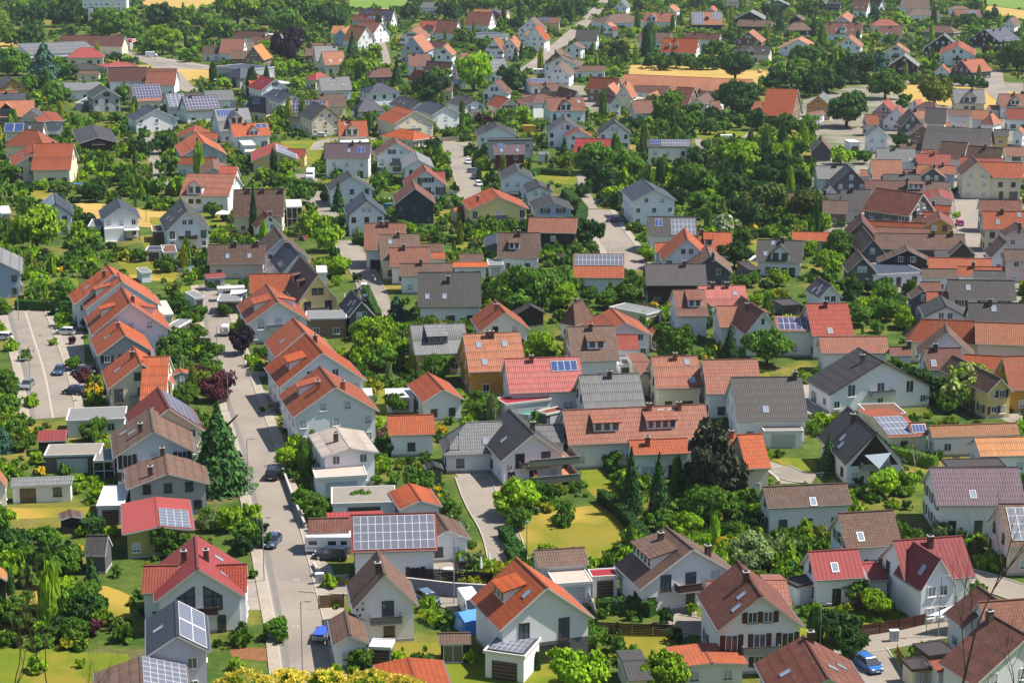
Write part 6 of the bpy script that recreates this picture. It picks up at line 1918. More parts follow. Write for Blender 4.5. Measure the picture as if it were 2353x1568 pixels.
def build_trees():
    L=[]
    for i,(k,px,py,r) in enumerate(parse_trees()):
        hh,hw={'c':(1.35,.8),'C':(1.0,.9),'G':(2.0,.85),'K':(1.45,1.2),'S':(1.03,.26),'n':(1.9,.9),'P':(1.25,1.0),'B':(1.12,1),'y':(.8,1),'x':(1.1,.8),'D':(1.0,1.0)}.get(k,(0.95,1.05))
        g=unproj(px,min(py+hh*r*0.97,1600 if py<1568 else py+hh*r)); s=pxm(g[1]); R=r*hw/s*1.12; H=2*hh*r/s/0.96
        if py+hh*r>1600: g=unproj(px,py+hh*r*0.97); s=pxm(g[1]); R=r*hw/s*1.12; H=2*hh*r/s/0.96
        if k in 'mdbYOLw' and H>11: pass
        L.append((r*hw*hh,k,g[0],g[1],R,H,px,py,i))
    L.sort(key=lambda t:-t[0]); cnt={}
    for a,k,x,y,R,H,px,py,i in L:
        TREEPOS.append((x,y,R))
        if k=='x':
            o=bare_tree(x,y,0,H,i,'t',WBARK if (px>2000) else BARK,rad=.11,depth=3)
            qlabel(o,'bare pale-branched tree' if px>2000 else 'half-bare small tree','bare tree','bare trees',px,py); continue
        kind,lod,var,rot,lk=tree_at(k,x,y,R,H,i,px,py)
        cat,desc=KINDN[k]; fam='conifer' if cat=='conifer' else 'column' if cat=='column tree' else 'shrub' if R<1.5 or cat=='shrub' else 'tree'
        cnt[fam]=cnt.get(fam,0)+1
        if fam=='tree' and cnt[fam]>297: put_stuff('tree',kind,max(lod,1),var,x,y,0,R,H,rot,lk); continue
        if fam=='shrub':
            o=link('shrub',proto_mesh('shrub' if kind=='broad' else kind,lod,var,lk,'shrub')); o.location=(x,y,0); o.scale=(R,R,H); o.rotation_euler=(0,0,rot)
            qlabel(o,desc.replace('broadleaf tree','round shrub').replace('tree','shrub'),'shrub','shrubs in the gardens',px,py); SH.append(o); continue
        rt=root({'tree':'broadleaf_tree','conifer':'conifer','column':'column_tree'}[fam],(x,y,0))
        tz=H*0.10 if fam=='tree' else 0.02*H
        cr=link('crown',proto_mesh(kind,lod,var,lk),rt,(0,0,tz),rot); cr.scale=(R,R,H-tz)
        tr=link('trunk',trunk_mesh(),rt,(0,0,-.1),rot); tr.scale=(R,R,H*.75 if kind in('broad',) else H*.9)
        sz='small ' if R<2.2 else 'large ' if R>5 and k in 'mdb' else ''
        qlabel(rt,sz+desc,cat if cat!='column tree' else 'column tree',{'tree':'broadleaf trees of the gardens','conifer':'conifers of the gardens','column':'narrow column trees'}[fam],px,py)
    print('TREECOUNT',cnt)
SH=[]
def build_fill():
    """shrubs and small trees filling the garden gaps"""
    rr=random.Random(11); cand=[]
    y=200.0
    vill=[p for n_,p in POLYS if n_ in('village','paved','pink','brownyard','field','green')]
    woods=[p for n_,p in POLYS if n_=='woods']
    lawns=[p for n_,p in POLYS if n_ in('lawn','dry')]
    def hsh(a,b): return (math.sin(a*12.9898+b*78.233)*43758.5453)%1.0
    def nz(x,y):
        xi,yi=math.floor(x),math.floor(y); fx,fy=x-xi,y-yi; fx=fx*fx*(3-2*fx); fy=fy*fy*(3-2*fy)
        return (hsh(xi,yi)*(1-fx)+hsh(xi+1,yi)*fx)*(1-fy)+(hsh(xi,yi+1)*(1-fx)+hsh(xi+1,yi+1)*fx)*fy
    while y<1420:
        far=min(1,max(0,(y-200)/700)); step=1.55+far*2.6
        half=y*0.285+12; x=-half
        while x<half:
            xx=x+rr.uniform(-.5,.5)*step; yy=y+rr.uniform(-.5,.5)*step; x+=step
            n1=nz(xx/9,yy/14)*.6+nz(xx/3.2+50,yy/5)*.4
            thr=0.47-.06*far
            wd=any(inpoly(xx,yy,P) for P in woods)
            if not wd and n1<thr and rr.random()>.07: continue
            R=(0.6+1.1*max(0,n1-thr)*3)*rr.uniform(.7,1.3)*(1+far*.35)
            if wd:
                R=rr.uniform(1.5,3.2)*(1 if y>520 else .75)
                if rr.random()<.76: continue
            if on_road(xx,yy,R*.7+.9): continue
            if any(inpoly(xx,yy,P) for P in vill): continue
            if any(inpoly(xx,yy,P) for P in lawns) and rr.random()<0.99: continue
            if pt_in_foot(xx,yy,R*.6+.5): continue
            if pt_in_foot(xx,yy+3.5,.5) and (R>1.0): R=rr.uniform(.5,.9)
            if pt_in_foot(xx,yy+2.0,.5) and rr.random()<.45: continue
            if any(abs(xx-a)<r_*.75 and abs(yy-b)<r_*.75 for a,b,r_ in TREEPOS): continue
            cand.append((R,xx,yy,-1 if wd else hsh(math.floor(xx/4.5),math.floor(yy/6)+9)))
        y+=step*1.15
    print('FILL',len(cand))
    cand=[(R*pxm(y),R,x,y,q) for R,x,y,q in cand]; cand.sort(reverse=True)
    n=0
    keys='mmmmdbbbmYOLmmbmOm'; 
    for i,(s,R,x,y,q) in enumerate(cand):
        far=y>560
        ks_=keys if not far else 'mmmmddbbbYOm'; lk=rr.choice('mdmdmbmbw') if q<0 else ks_[int(q*len(ks_))%len(ks_)] if rr.random()<.75 else rr.choice(ks_+('yf' if y<500 else '')); H=R*rr.uniform(1.0,1.8)*(1.15 if R>1.8 and y<600 else 1)*(0.8 if y>700 else 1); lod=1 if s*.435>7.5 else 2
        kind='shrub' if rr.random()<.97 else 'column'; 
        if kind=='column': H=R*3; 
        rx=R if kind!='column' else R*.5
        px,py=proj((x,y,H/2)); px=float(px);py=float(py)
        if R<1.9 and n<285-len(SH) and -10<px<2362 and py<1575:
            n+=1
            o=link('shrub',proto_mesh(kind,0 if s*.435>7.5 else 1,i%4,lk,'shrub')); o.location=(x,y,-.05); o.scale=(rx,rx,H); o.rotation_euler=(0,0,rr.uniform(0,6))
            nm={'m':'green','d':'dark green','b':'bright green','Y':'yellow-green','O':'olive-green','L':'silvery-green','p':'purple','y':'yellow','f':'pink-flowering','w':'weeping green'}[lk]
            qlabel(o,f'{nm} {"narrow" if kind=="column" else "rounded"} shrub','shrub','shrubs in the gardens',px,py)
        else: put_stuff('shrub',kind,lod,i%4,x,y,-.05,rx,H,rr.uniform(0,6),lk)
def hedge(pts,h,wd,label):
    W=[unproj(x,y)[:2] for x,y in pts]; rs=np.random.RandomState(int(pts[0][0])); Vs=[]; m=MB()
    for a,b in zip(W[:-1],W[1:]):
        t=b-a; L=np.linalg.norm(t); t/=L; nrm=np.array([-t[1],t[0]])
        n=int(L*90); u=rs.random(n)*L; face=rs.random(n)
        P=np.zeros((n,3)); N=np.zeros((n,3))
        top=face<.45; s_=np.where(face<.72,-1,1); lat=np.where(top,(rs.random(n)*2-1)*wd/2,s_*wd/2)
        z=np.where(top,h,rs.random(n)*h)+rs.normal(size=n)*.06; lat=lat+rs.normal(size=n)*.06
        P[:,0]=a[0]+t[0]*u+nrm[0]*lat; P[:,1]=a[1]+t[1]*u+nrm[1]*lat; P[:,2]=z
        N[:,0]=np.where(top,0,nrm[0]*s_);N[:,1]=np.where(top,0,nrm[1]*s_);N[:,2]=np.where(top,1,.2); N+=rs.normal(size=(n,3))*.4; N/=np.linalg.norm(N,axis=1)[:,None]
        Vs.append(quads(P,N,.13,rs))
        k=.12; c=[a+nrm*(wd/2-k),a-nrm*(wd/2-k),b-nrm*(wd/2-k),b+nrm*(wd/2-k)]
        for q in ((0,1),(1,2),(2,3),(3,0)):
            p0,p1=c[q[0]],c[q[1]]; Vs.append(np.array([(*p0,0),(*p1,0),(*p1,h-k),(*p0,h-k)]))
        Vs.append(np.array([(*p,h-k) for p in c]))
    o=link('hedge',qmesh('hedge',np.concatenate(Vs),LEAF['m' if len(label)%2 else 'd'])); px,py=proj((*W[len(W)//2],h/2))
    if label=='none': qlabel(o,'green clipped hedge','hedge','clipped garden hedges',float(px),float(py))
    else: tag(o,label,'hedge','clipped garden hedges')
# ------------------------------------------------------------------ vehicles and small things
def loft(m,secs,mi=0,caps=True,seal=True):
    """secs: list of rings (same count) -> skin"""
    k=len(secs[0])
    for a,b in zip(secs[:-1],secs[1:]):
        for i in range(k):
            j=(i+1)%k; m.poly([a[i],b[i],b[j],a[j]],mi)
    if caps: m.poly(secs[0],mi); m.poly(secs[-1][::-1],mi)
def wheel_parts(rt,xs,ys,r=.33):
    for x in xs:
        for y in ys:
            s_=1 if y>0 else -1
            def f(m): m.tube((0,-.11,0),(0,.11,0),r,r,16,0)
            def g(m): m.tube((0,-.12,0),(0,.12,0),r*.6,r*.6,10,0)
            wv=link('wheel',shared(('tyre',r),f,'wheel',[M['tyre']]),rt,(x,y,r)); link('rim',shared(('rim',r),g,'rim',[M['rim']]),wv)
def car(x,y,ang,col,kind):
    rt=root('parked_car',(x,y,.05),ang); paint=colmat(col,'car_paint',.25,.6)
    L,W={'sedan':(4.5,1.78),'hatch':(4.1,1.75),'suv':(4.6,1.85),'pickup':(5.1,1.85)}[kind]; a=L/2
    hb={'suv':1.0,'pickup':1.05}.get(kind,.88); ht={'suv':1.68,'pickup':1.75,'sedan':1.45,'hatch':1.48}[kind]
    def ring(x,zb,zt,w_,wt): return [(x,-w_,zb),(x,-w_*1.0,(zb+zt)/2),(x,-wt,zt),(x,wt,zt),(x,w_,(zb+zt)/2),(x,w_,zb)]
    m=MB(); w2=W/2
    prof=[(-a,.35,.62,.80),(-a+.12,.25,hb-.05,.93),(-a+.7,.22,hb,1),(a-1.3,.22,hb,1),(a-.9,.22,hb-.05,1),(a-.25,.25,hb-.22,.93),(a,.35,.58,.80)]
    loft(m,[ring(x_,zb,zt,w2*k,w2*k*.93) for x_,zb,zt,k in prof],0)
    body=m.build('body',paint,rt)
    for p in body.data.polygons: p.use_smooth=True
    x0,x1,x2,x3={'sedan':(-a+.55,-a+1.25,.35,1.15),'hatch':(-a+.1,-a+.45,.35,1.2),'suv':(-a+.12,-a+.42,.45,1.2),'pickup':(-.7,-.55,.55,1.2)}[kind]
    m=MB(); t=w2*.72; g=w2*.92
    B=[(x0,-g,hb),(x3,-g,hb),(x3,g,hb),(x0,g,hb)]; T=[(x1,-t,ht-.05),(x2,-t,ht-.05),(x2,t,ht-.05),(x1,t,ht-.05)]
    for i in range(4):
        j=(i+1)%4; m.poly([B[i],B[j],T[j],T[i]],0)
    m.build('windows',M['carglass'],rt)
    m=MB(); m.hexa([(x1-.03,-t-.02,ht-.07),(x2+.05,-t-.02,ht-.07),(x2+.05,t+.02,ht-.07),(x1-.03,t+.02,ht-.07),(x1+.08,-t+.1,ht),(x2-.05,-t+.1,ht),(x2-.05,t-.1,ht),(x1+.08,t-.1,ht)],0)
    for s_ in (-1,1):
        for (xa,xb) in ((x0,x1),(x3,x2),((x0+x3)/2,(x1+x2)/2)): m.tube((xa,s_*g,hb),(xb,s_*t,ht-.05),.035,.035,4,0)
        m.box(x3-.25,x3-.1,s_*w2*1.0-.02 if s_<0 else w2*.98,s_*w2*.98+.0 if s_<0 else w2*1.1,hb+.02,hb+.17,0)
    m.build('roof',paint,rt)
    wheel_parts(rt,(-a+.85,a-.85),(-w2+.1,w2-.1),.36 if kind in('suv','pickup') else .32)
    for s_ in (-1,1):
        m=MB(); m.box(a-.2,a-.02,s_*w2*.62-.17,s_*w2*.62+.17,.58,.72); m.build('headlight',M['headlight'],rt)
        m=MB(); m.box(-a+.0,-a+.14,s_*w2*.68-.13,s_*w2*.68+.13,.62,.82); m.build('tail_light',M['tail'],rt)
    m=MB(); m.box(a-.06,a+.02,-.26,.26,.38,.49); m.box(-a-.02,-a+.06,-.26,.26,.45,.56); m.build('number_plate',M['plate'],rt)
    m=MB(); m.box(a-.12,a,-.5,.5,.5,.6); m.build('grille',M['black'],rt)
    return rt
def boxy(name,x,y,ang,L,W,H,paint,nose=0,win=(),axle=(-.3,.3),r=.35,z0=.4,stripe=None,wind=True):
    rt=root(name,(x,y,.05),ang); a,b=L/2,W/2; m=MB(); ch=.12
    def ring(xx,zt,k=1,zb=z0): return [(xx,-b*k,zb),(xx,-b*k,zt-ch),(xx,-b*k+ch,zt),(xx,b*k-ch,zt),(xx,b*k,zt-ch),(xx,b*k,zb)]
    secs=[ring(-a,H-.15,.97),ring(-a+.15,H),ring(a-nose-.1,H)]
    if nose: secs+= [ring(a-nose*.45,H*.58),ring(a-.1,H*.5,.97),ring(a,H*.36,.93)]
    else: secs+= [ring(a,H-.25,.97)]
    loft(m,secs,0); m.build('body',paint,rt)
    m=MB()
    for (xa,xb,za,zb) in win:
        for s_ in (-1,1):
            y0,y1=sorted((s_*(b+.005),s_*(b-.03))); m.box(xa,xb,y0,y1,za,zb,0)
    if nose and wind:
        xa,xb=a-nose-.05,a-nose*.5; m.poly([(xa+.04,-b+.15,H-.08),(xb+.05,-b+.12,H*.6),(xb+.05,b-.12,H*.6),(xa+.04,b-.15,H-.08)][::-1],0)
    if win or nose: m.build('windows',M['carglass'],rt)
    wheel_parts(rt,[L*q for q in axle],(-b+.1,b-.1),r)
    if nose:
        for s_ in (-1,1):
            m=MB(); m.box(a-.08,a+.01,s_*b*.7-.15,s_*b*.7+.15,H*.26,H*.33); m.build('headlight',M['headlight'],rt)
        m=MB(); m.box(a-.03,a+.02,-.45,.45,H*.16,H*.24); m.build('bumper',M['black'],rt)
    if stripe:
        m=MB()
        for s_ in (-1,1):
            y0,y1=sorted((s_*(b+.008),s_*(b-.02))); m.box(-a+.2,a-nose-.2,y0,y1,z0+.4,z0+.55,0)
        m.build('stripe',stripe,rt)
    return rt
def build_objects():
    lamp_cache={}
    for ln in OBJS.strip().split('\n'):
        head,lab=ln.split('|'); p=head.split(); k=p[0]
        if lab=='' or lab=='none' and k not in('hedge',): 
            continue
        if k=='hedge':
            hedge([tuple(map(float,q.split(','))) for q in p[3:]],float(p[1]),float(p[2]),lab); continue
        if k in('fence','wall'):
            h=float(p[1]); col=tuple(map(float,p[2].split(','))); W=[unproj(*map(float,q.split(',')))[:2] for q in p[3:]]
            rt=root('fence' if k=='fence' else 'garden_wall',(W[0][0],W[0][1],0)); tag(rt,lab,'fence' if k=='fence' else 'wall'); o0=W[0]
            mt=colmat(col,'fence_paint' if k=='fence' else 'wall_stone',.8,.2,wood_build if k=='fence' and max(col)<.3 else plaster_build(.3,1.5,.2))
            m=MB(); posts=MB()
            for a,b in zip(W[:-1],W[1:]):
                t=b-a; L=np.linalg.norm(t); t=t/L; an=math.atan2(t[1],t[0]); T=Matrix.Translation((*(a-o0),0))@Matrix.Rotation(an,4,'Z')
                if k=='wall': m.box(0,L,-.12,.12,-.2,h,0,T); m.box(-.02,L+.02,-.15,.15,h,h+.07,1,T)
                else:
                    n=max(1,int(L/2.2))
                    for i in range(n): 
                        x0,x1=L*i/n+.08,L*(i+1)/n-.04
                        nb=max(3,int(h/.22))
                        for q in range(nb): m.box(x0,x1,-.02,.02,.08+(h-.1)*q/nb,.08+(h-.1)*(q+.86)/nb,0,T)
                    for i in range(n+1): posts.box(L*i/n-.05,L*i/n+.05,-.05,.05,0,h+.06,0,T)
            if k=='wall': m.build('masonry',[mt,M['concrete']],rt)
            else: m.build('panel',mt,rt); posts.build('post',mt,rt)
            continue
        p=[p[0],*p[1].split(','),*p[2:]]; x,y=float(p[1]),float(p[2]); g=unproj(x,y)
        if k=='car':
            rt=car(g[0],g[1],R_(float(p[3])),tuple(map(float,p[4].split(','))),p[5]); tag(rt,lab,'car','cars parked in the village')
        elif k=='van':
            rt=boxy('van',g[0],g[1],R_(float(p[3])),5.6,2.0,2.5,colmat(tuple(map(float,p[4].split(','))),'van_paint',.3),1.3,((1.0,1.75,1.5,2.05),),(-.3,.33)); tag(rt,lab,'van','white vans')
        elif k=='motorhome':
            rt=boxy('motorhome',g[0],g[1],R_(float(p[3])),6.8,2.25,3.0,M['white'],1.5,((-2.4,-1.4,1.7,2.3),(.3,1.2,1.7,2.3)),(-.22,.34)); tag(rt,lab,'motorhome')
            m=MB(); m.box(-2,-1.3,-.35,.35,3,3.12); m.box(-.3,.4,-.35,.35,3,3.12); m.build('roof_hatch',M['blind'],rt)
            m=MB(); m.hexa([(1.6,-1.1,2.1),(2.4,-1.0,2.15),(2.4,1.0,2.15),(1.6,1.1,2.1),(1.6,-1.05,2.95),(2.1,-.95,2.8),(2.1,.95,2.8),(1.6,1.05,2.95)]); m.build('overcab',M['white'],rt)
        elif k=='caravan':
            rt=boxy('caravan',g[0],g[1],R_(float(p[3])),6.2,2.3,2.6,M['white'],0,((-2.6,-1.5,1.4,1.95),(-.1,1.0,1.4,1.95),(1.6,2.4,1.4,1.95)),(.02,),.33,.5,M['galv']); tag(rt,lab,'caravan','white caravans')
            m=MB(); m.tube((3.1,0,.5),(4.2,0,.45),.06,.05,5); m.build('drawbar',M['galv'],rt)
            m=MB(); m.box(-1.2,-.7,-.25,.25,2.6,2.68); m.box(.6,1.1,-.25,.25,2.6,2.68); m.build('roof_hatch',M['black'],rt)
        elif k=='boxtrailer':
            rt=boxy('box_trailer',g[0],g[1],R_(float(p[3])),3.0,1.6,2.0,colmat((.45,.46,.48),'trailer_grey'),0,(),(0,),.3,.5,M['galv']); tag(rt,lab,'trailer')
        elif k=='container':
            rt=root('container',(g[0],g[1],0)); m=MB(); m.box(-2.3,2.3,-1.1,1.1,.15,2.2,0)
            for i in range(15): m.box(-2.25+i*.32,-2.12+i*.32,-1.14,-1.1,.25,2.1,0)
            m.build('shell',colmat((.62,.30,.01),'container_yellow'),rt); m=MB(); m.box(-2.34,2.34,-1.15,1.15,2.2,2.27,0); m.box(-2.34,2.34,-1.15,1.15,.05,.15,0); m.build('frame',colmat((.5,.24,.01),'container_rim'),rt); tag(rt,lab,'container')
        elif k=='tractor':
            rt=root('tractor',(g[0],g[1],.05)); m=MB(); m.box(-.3,1.9,-.35,.35,.8,1.5,0); m.box(-1.2,-.2,-.5,.5,.7,1.3,0); m.build('body',colmat((.03,.06,.12),'tractor_paint'),rt)
            m=MB(); m.box(-1.1,.1,-.6,.6,1.3,2.3,0); m.build('cab_glass',M['carglass'],rt); m=MB(); m.box(-1.2,.2,-.7,.7,2.3,2.45); m.build('cab_roof',M['white'],rt)
            wheel_parts(rt,(-.8,),(-.8,.8),.8); wheel_parts(rt,(1.4,),(-.7,.7),.5); tag(rt,lab,'tractor')
        elif k in('trailer','boattrailer'):
            rt=root('trailer',(g[0],g[1],.05),R_(float(p[3]))); m=MB(); m.box(-1.6,1.6,-.85,.85,.5,.58)
            for q in ((-1.6,1.6,-.85,-.8),(-1.6,1.6,.8,.85),(-1.6,-1.55,-.8,.8),(1.55,1.6,-.8,.8)): m.box(*q,.58,.95)
            m.tube((1.6,0,.5),(2.9,0,.45),.05,.05,5); m.build('bed',M['galv'],rt); wheel_parts(rt,(0,),(-.9,.9),.3); tag(rt,lab,'trailer')
            if k=='boattrailer':
                m=MB(); sec=[(-1.4,.7,.62),(-.2,.75,.6),(.9,.5,.62),(1.5,.04,.8)]
                loft(m,[[(a,-w_,1.15),(a,0,z),(a,w_,1.15)] for a,w_,z in sec],0); m.build('boat_hull',colmat((.03,.08,.45),'boat_blue'),rt)
        elif k=='bale':
            rt=root('straw_bale',(g[0],g[1],0),.4); m=MB(); m.tube((-.7,0,.8),(.7,0,.8),.8,.8,20); m.build('straw',M['straw'],rt)
            m=MB(); 
            for s_ in (-.3,0,.3): m.tube((s_-.02,0,.8),(s_+.02,0,.8),.812,.812,20)
            m.build('twine',M['cloth'],rt); tag(rt,lab,'straw bale','round straw bales on the stubble')
        elif k.startswith('lamp'):
            h=float(p[3]); s_=1
            key=(k,h)
            if key not in lamp_cache:
                m=MB(); hd=MB(); mt=M['galv']
                if k=='lampG':
                    mt=M['greenp']; m.tube((0,0,0),(0,0,h),.07,.05,6); hd.tube((0,0,h-.1),(0,0,h+.15),.12,.34,10); hd.tube((0,0,h+.15),(0,0,h+.4),.36,.08,10)
                elif k=='lampS':
                    m.tube((0,0,0),(0,0,h),.08,.05,6); m.tube((0,0,h),(.9,0,h+.05),.035,.03,5); hd.box(.5,1.15,-.12,.12,h,h+.12)
                else:
                    m.tube((0,0,0),(0,0,h-.8),.08,.055,6); pr=(0,0,h-.8)
                    for i in range(1,8):
                        a=math.pi*i/7; q=(.5-.5*math.cos(a),0,h-.8+.6*math.sin(a)); m.tube(pr,q,.045,.04,5); pr=q
                    hd.tube((1.0,0,h-1.25),(1.0,0,h-.8),.30,.08,10)
                lamp_cache[key]=(m,hd,mt)
            m,hd,mt=lamp_cache[key]; rt=root('street_lamp',(g[0],g[1],0)); m.build('post',mt,rt); hd.build('lamp_head',mt,rt); tag(rt,lab,'street lamp','street lamps')
        elif k=='cabinet':
            rt=root('electricity_cabinet',(g[0],g[1],0),.1); m=MB(); m.box(-.5,.5,-.25,.25,0,1.35); m.build('casing',M['blind'],rt); m=MB(); m.box(-.55,.55,-.3,.3,1.35,1.43); m.build('lid',M['white'],rt)
            m=MB(); m.box(-.01,.01,-.262,-.25,.1,1.3); m.box(.08,.12,-.28,-.25,.6,.8); m.build('door_handle',M['black'],rt); tag(rt,lab,'electricity cabinet')
        elif k=='parasol':
            rt=root('parasol',(g[0],g[1],0)); m=MB(); m.tube((0,0,0),(0,0,2.7),.03,.03,6); m.tube((0,0,0),(0,0,.08),.35,.3,10); m.build('pole',M['galv'],rt)
            m=MB(); rings=[[(r_*(1+.25*(i%2))*math.cos(i*math.pi/6),r_*(1+.25*(i%2))*math.sin(i*math.pi/6),z) for i in range(12)] for r_,z in ((.20,1.1),(.17,1.6),(.12,2.1),(.04,2.65))]
            loft(m,rings,0); m.build('folded_canopy',colmat(tuple(map(float,p[3].split(','))),'parasol_cloth',.9),rt); tag(rt,lab,'parasol','closed parasols')
        elif k=='pool':
            col=tuple(map(float,p[3].split(','))); rt=root('pool',(g[0],g[1],0)); m=MB(); w_=MB()
            if p[4]=='round':
                R=2.0; m.tube((0,0,0),(0,0,1.05),R,R,28,0,False); m.tube((0,0,1.0),(0,0,1.1),R+.1,R+.1,28,0,False); m.tube((0,0,1.05),(0,0,0),R-.08,R-.08,28,0,False)
                w_.poly([((R-.08)*math.cos(i*math.pi/14),(R-.08)*math.sin(i*math.pi/14),.9) for i in range(28)])
            else:
                a,b,h=1.7,1.1,.8
                for q in ((-a,a,-b,-b+.08),(-a,a,b-.08,b),(-a,-a+.08,-b+.08,b-.08),(a-.08,a,-b+.08,b-.08)): m.box(*q,0,h)
                w_.poly([(-a+.08,-b+.08,h-.12),(a-.08,-b+.08,h-.12),(a-.08,b-.08,h-.12),(-a+.08,b-.08,h-.12)])
            m.build('pool_wall',colmat(tuple(c*.8 for c in col) if p[4]!='round' else (.4,.42,.42),'pool_wall'),rt); w_.build('water',colmat(col,'pool_water',.05,.6),rt); tag(rt,lab,'pool')
        elif k=='gazebo':
            rt=root('gazebo',(g[0],g[1],0)); m=MB()
            for a in (-1.5,1.5):
                for b in (-1.5,1.5): m.tube((a,b,0),(a,b,2.1),.04,.04,5)
            m.build('pole',M['galv'],rt); m=MB(); T=(0,0,2.9); c=[(-1.7,-1.7,2.1),(1.7,-1.7,2.1),(1.7,1.7,2.1),(-1.7,1.7,2.1)]
            for i in range(4):
                a,b=c[i],c[(i+1)%4]; m.poly([a,b,T]); m.poly([(a[0],a[1],1.9),(b[0],b[1],1.9),b,a])
            m.build('canopy',M['cloth'],rt); tag(rt,lab,'gazebo','white garden gazebos')
        elif k=='tent':
            rt=root('tarpaulin_tent',(g[0],g[1],0),.5); mt=colmat((.05,.22,.62),'blue_tarpaulin',.45)
            m=MB(); r=[[(x_,-1.9,0),(x_,-1.7,1.7),(x_,0,2.4),(x_,1.7,1.7),(x_,1.9,0)] for x_ in (-2.6,0,2.6)]
            loft(m,r,0); m.build('cover',mt,rt); m=MB(); m.box(-2.63,-2.60,-.9,.9,.2,1.6); m.build('window_flap',colmat((.25,.45,.75),'tarp_window'),rt); tag(rt,lab,'tent')
        elif k=='sail':
            rt=root('sail_awning',(g[0],g[1],0)); m=MB(); m.poly([(-3.2,-1,2.4),(2.6,-1.6,2.9),(2.8,2.0,3.6),(-.4,.9,2.6)]); m.build('sail_cloth',colmat((.5,.52,.6),'sail_cloth'),rt)
            m=MB(); m.tube((-3.2,-1,0),(-3.2,-1,2.45),.05,.05,5); m.tube((2.6,-1.6,0),(2.6,-1.6,2.95),.05,.05,5); m.build('pole',M['galv'],rt); tag(rt,lab,'sail awning')
        elif k=='table':
            col=tuple(map(float,p[3].split(','))); rt=root('garden_table',(g[0],g[1],0)); m=MB()
            if 'round' in lab: m.tube((0,0,.7),(0,0,.75),.7,.7,16)
            else: m.box(-1.1,1.1,-.45,.45,.7,.75)
            m.build('table_top',colmat(col,'table_paint'),rt)
            for a,b in ((-.8,-.35),(.8,-.35),(.8,.35),(-.8,.35)):
                q=.5 if 'round' in lab else 1; m=MB(); m.tube((a*q,b*q,0),(a*q,b*q,.7),.03,.03,5); m.build('leg',M['galv'],rt)
            tag(rt,lab,'table')
        elif k=='hottub':
            rt=root('hot_tub',(g[0],g[1],0)); m=MB(); m.box(-1.1,1.1,-1.1,1.1,0,.85)
            for i in range(12): m.box(-1.1+i*.19,-1.0+i*.19,-1.13,-1.1,.05,.8)
            m.build('cladding',M['darktrim'],rt); m=MB(); m.box(-1.18,1.18,-1.18,1.18,.85,1.0); m.build('cover',colmat((.06,.08,.11),'tub_cover'),rt); tag(rt,lab,'hot tub')
        elif k=='canopy':
            rt=root('petrol_station',(g[0],g[1],0),-.03); m=MB(); a,b=12.5,5
            m.box(-a,a,-b,b,4.9,5.1,0)
            for q in ((-a-.05,a+.05,-b-.1,-b),(-a-.05,a+.05,b,b+.1),(-a-.1,-a,-b,b),(a,a+.1,-b,b)):
                m.box(*q,4.7,5.05,0); m.box(*q,5.05,5.75,1); m.box(*q,5.75,5.95,0)
            m.build('canopy_roof',[M['white'],M['red']],rt); m=MB()
            for x_ in (-7,7): m.box(x_-.25,x_+.25,-.25,.25,0,4.9)
            m.build('pillar',M['white'],rt)
            for x_ in (-7,0,7):
                m=MB(); m.box(x_-.4,x_+.4,-1,-.4,0.1,1.8); m.build('fuel_pump',M['red'],rt)
            m=MB(); m.box(-11,9,5.6,13,0,3.6,0); m.box(-11.2,9.2,5.4,13.2,3.6,3.9,1); m.build('shop',[colmat((.4,.38,.33),'shop_wall'),M['white']],rt)
            m=MB(); m.box(-10,2,5.55,5.6,.3,3.2); m.build('shop_window',M['glass'],rt); tag(rt,lab,'petrol station')
            FOOT.append((g[0],g[1]+4,1,0,13,10,5))
        elif k=='sign':
            rt=root('pylon_sign',(g[0],g[1],0)); m=MB(); m.box(-1.3,1.3,-.25,.25,3,15.5); m.build('sign_board',M['white'],rt); m=MB(); m.box(-.25,.25,-.15,.15,0,3); m.build('post',M['galv'],rt); tag(rt,lab,'sign')
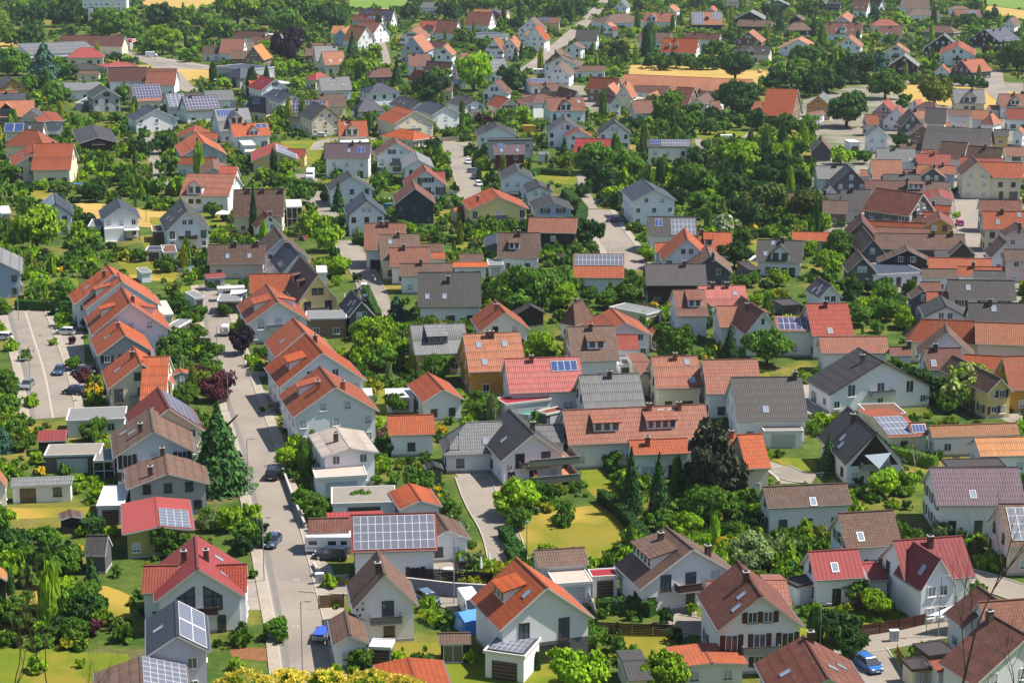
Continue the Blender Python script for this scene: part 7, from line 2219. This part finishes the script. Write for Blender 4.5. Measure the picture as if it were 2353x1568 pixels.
def foreground():
    # hillside vegetation in front of the camera, rooted on the slope
    def slope_z(y): return 80*(186-y)/184.0
    def at(X,Y,y):   # point on the sight line X,Y at ground distance y
        xc=(X-1176)/FPX; yc=(784-Y)/FPX; s=y/(ct+yc*st); return xc*s, HC+(-st+yc*ct)*s
    for X,Y,y,sd,lab,r in ((2222,1128,150,5,'large bare tree standing highest at the bottom right corner',.16),(2330,1370,140,9,'bare tree cut by the right edge at the bottom',.10),
                         (100,1300,150,21,'slim bare tree at the bottom left, tallest of the three',.10),(20,1400,145,33,'bare tree at the bottom left corner',.12),(190,1480,148,41,'low bare tree before the slate house at the bottom left',.08),(2150,1490,146,55,'small bare sapling beside the large bottom right bare tree',.06)):
        x,ztop=at(X,Y,y); z=slope_z(y)-.2; H=ztop-z
        bare_tree(x,y,z,max(3,H*1.0),sd,lab,BARK,0.05,r,4)
    rs=np.random.RandomState(5)
    # sweet chestnut crowns with yellow catkins
    for i,(X,Y,y,R) in enumerate(((560,1560,168,3.6),(660,1556,172,3.2),(745,1562,168,3.8),(850,1560,166,3.8),(930,1572,165,2.6))):
        x,zt=at(X,Y-18,y); z=slope_z(y); H=zt-z
        rt=root('sweet_chestnut',(x,y,z)); 
        k=90; Ps=[];Ns=[]
        C=np.zeros((0,3)); 
        for q in range(k):
            th=rs.random()*6.28; r=R*math.sqrt(rs.random()); zz=H*(1-.35*(r/R)**2)-rs.random()*.5
            m_=26; a=rs.random(m_)*6.28; el=rs.uniform(-.3,1.0,m_)
            d=np.stack([np.cos(a)*np.cos(el),np.sin(a)*np.cos(el),np.sin(el)],1)
            base=np.array([r*math.cos(th),r*math.sin(th),zz]); L=.34+.18*rs.random(m_)[:,None]
            side=np.cross(d,rs.normal(size=(m_,3))); side/=np.linalg.norm(side,axis=1)[:,None]; side*=.045
            Ps.append(np.stack([base+d*.03-side,base+d*L*.6-side*1.3,base+d*L,base+d*L*.6+side*1.3],1).reshape(-1,3))
        V=np.concatenate(Ps); link('crown',qmesh('crown',V,LEAF['h']),rt)
        V2=crown_verts(rs,40,50,.12); V2=V2*np.array([R*.9,R*.9,H*.95]); link('lower_leaves',qmesh('crown',V2,LEAF['b']),rt)
        m=MB(); m.tube((0,0,-.5),(0,0,H*.7),.16,.07,7); m.build('trunk',BARK,rt)
        px,py=proj((x,y,z+H)); tag(rt,['yellow-flowering chestnut crown at the bottom, leftmost of the row','yellow-flowering chestnut crown, second from the left at the bottom','yellow-flowering chestnut crown at the foot of the long street','yellow-flowering chestnut crown below the mossy garage','yellow-flowering chestnut crown beside the orange roof corner, rightmost'][i],'chestnut tree','chestnut trees at the bottom edge')
# ------------------------------------------------------------------ build everything
build_ground()
build_houses()
build_objects()
build_trees()
build_fill()
build_stuff()
foreground()
flush_labels()
hm=bpy.data.materials.new('haze_air'); hm.use_nodes=True; hn=hm.node_tree; hn.nodes.clear()
ho=hn.nodes.new('ShaderNodeOutputMaterial'); hv=hn.nodes.new('ShaderNodeVolumePrincipled'); hv.inputs['Density'].default_value=0.00005
hv.inputs['Color'].default_value=(0.80,0.88,1.0,1); hv.inputs['Anisotropy'].default_value=0.2
hn.links.new(hv.outputs[0],ho.inputs['Volume'])
m=MB(); m.box(-3100,3100,-260,5300,-1.6,93); hz=m.build('haze',hm); hz['kind']='stuff'; tag(hz,'thin bluish haze in the air over the village','haze')
print('OBJECTS TOTAL',len(bpy.data.objects))
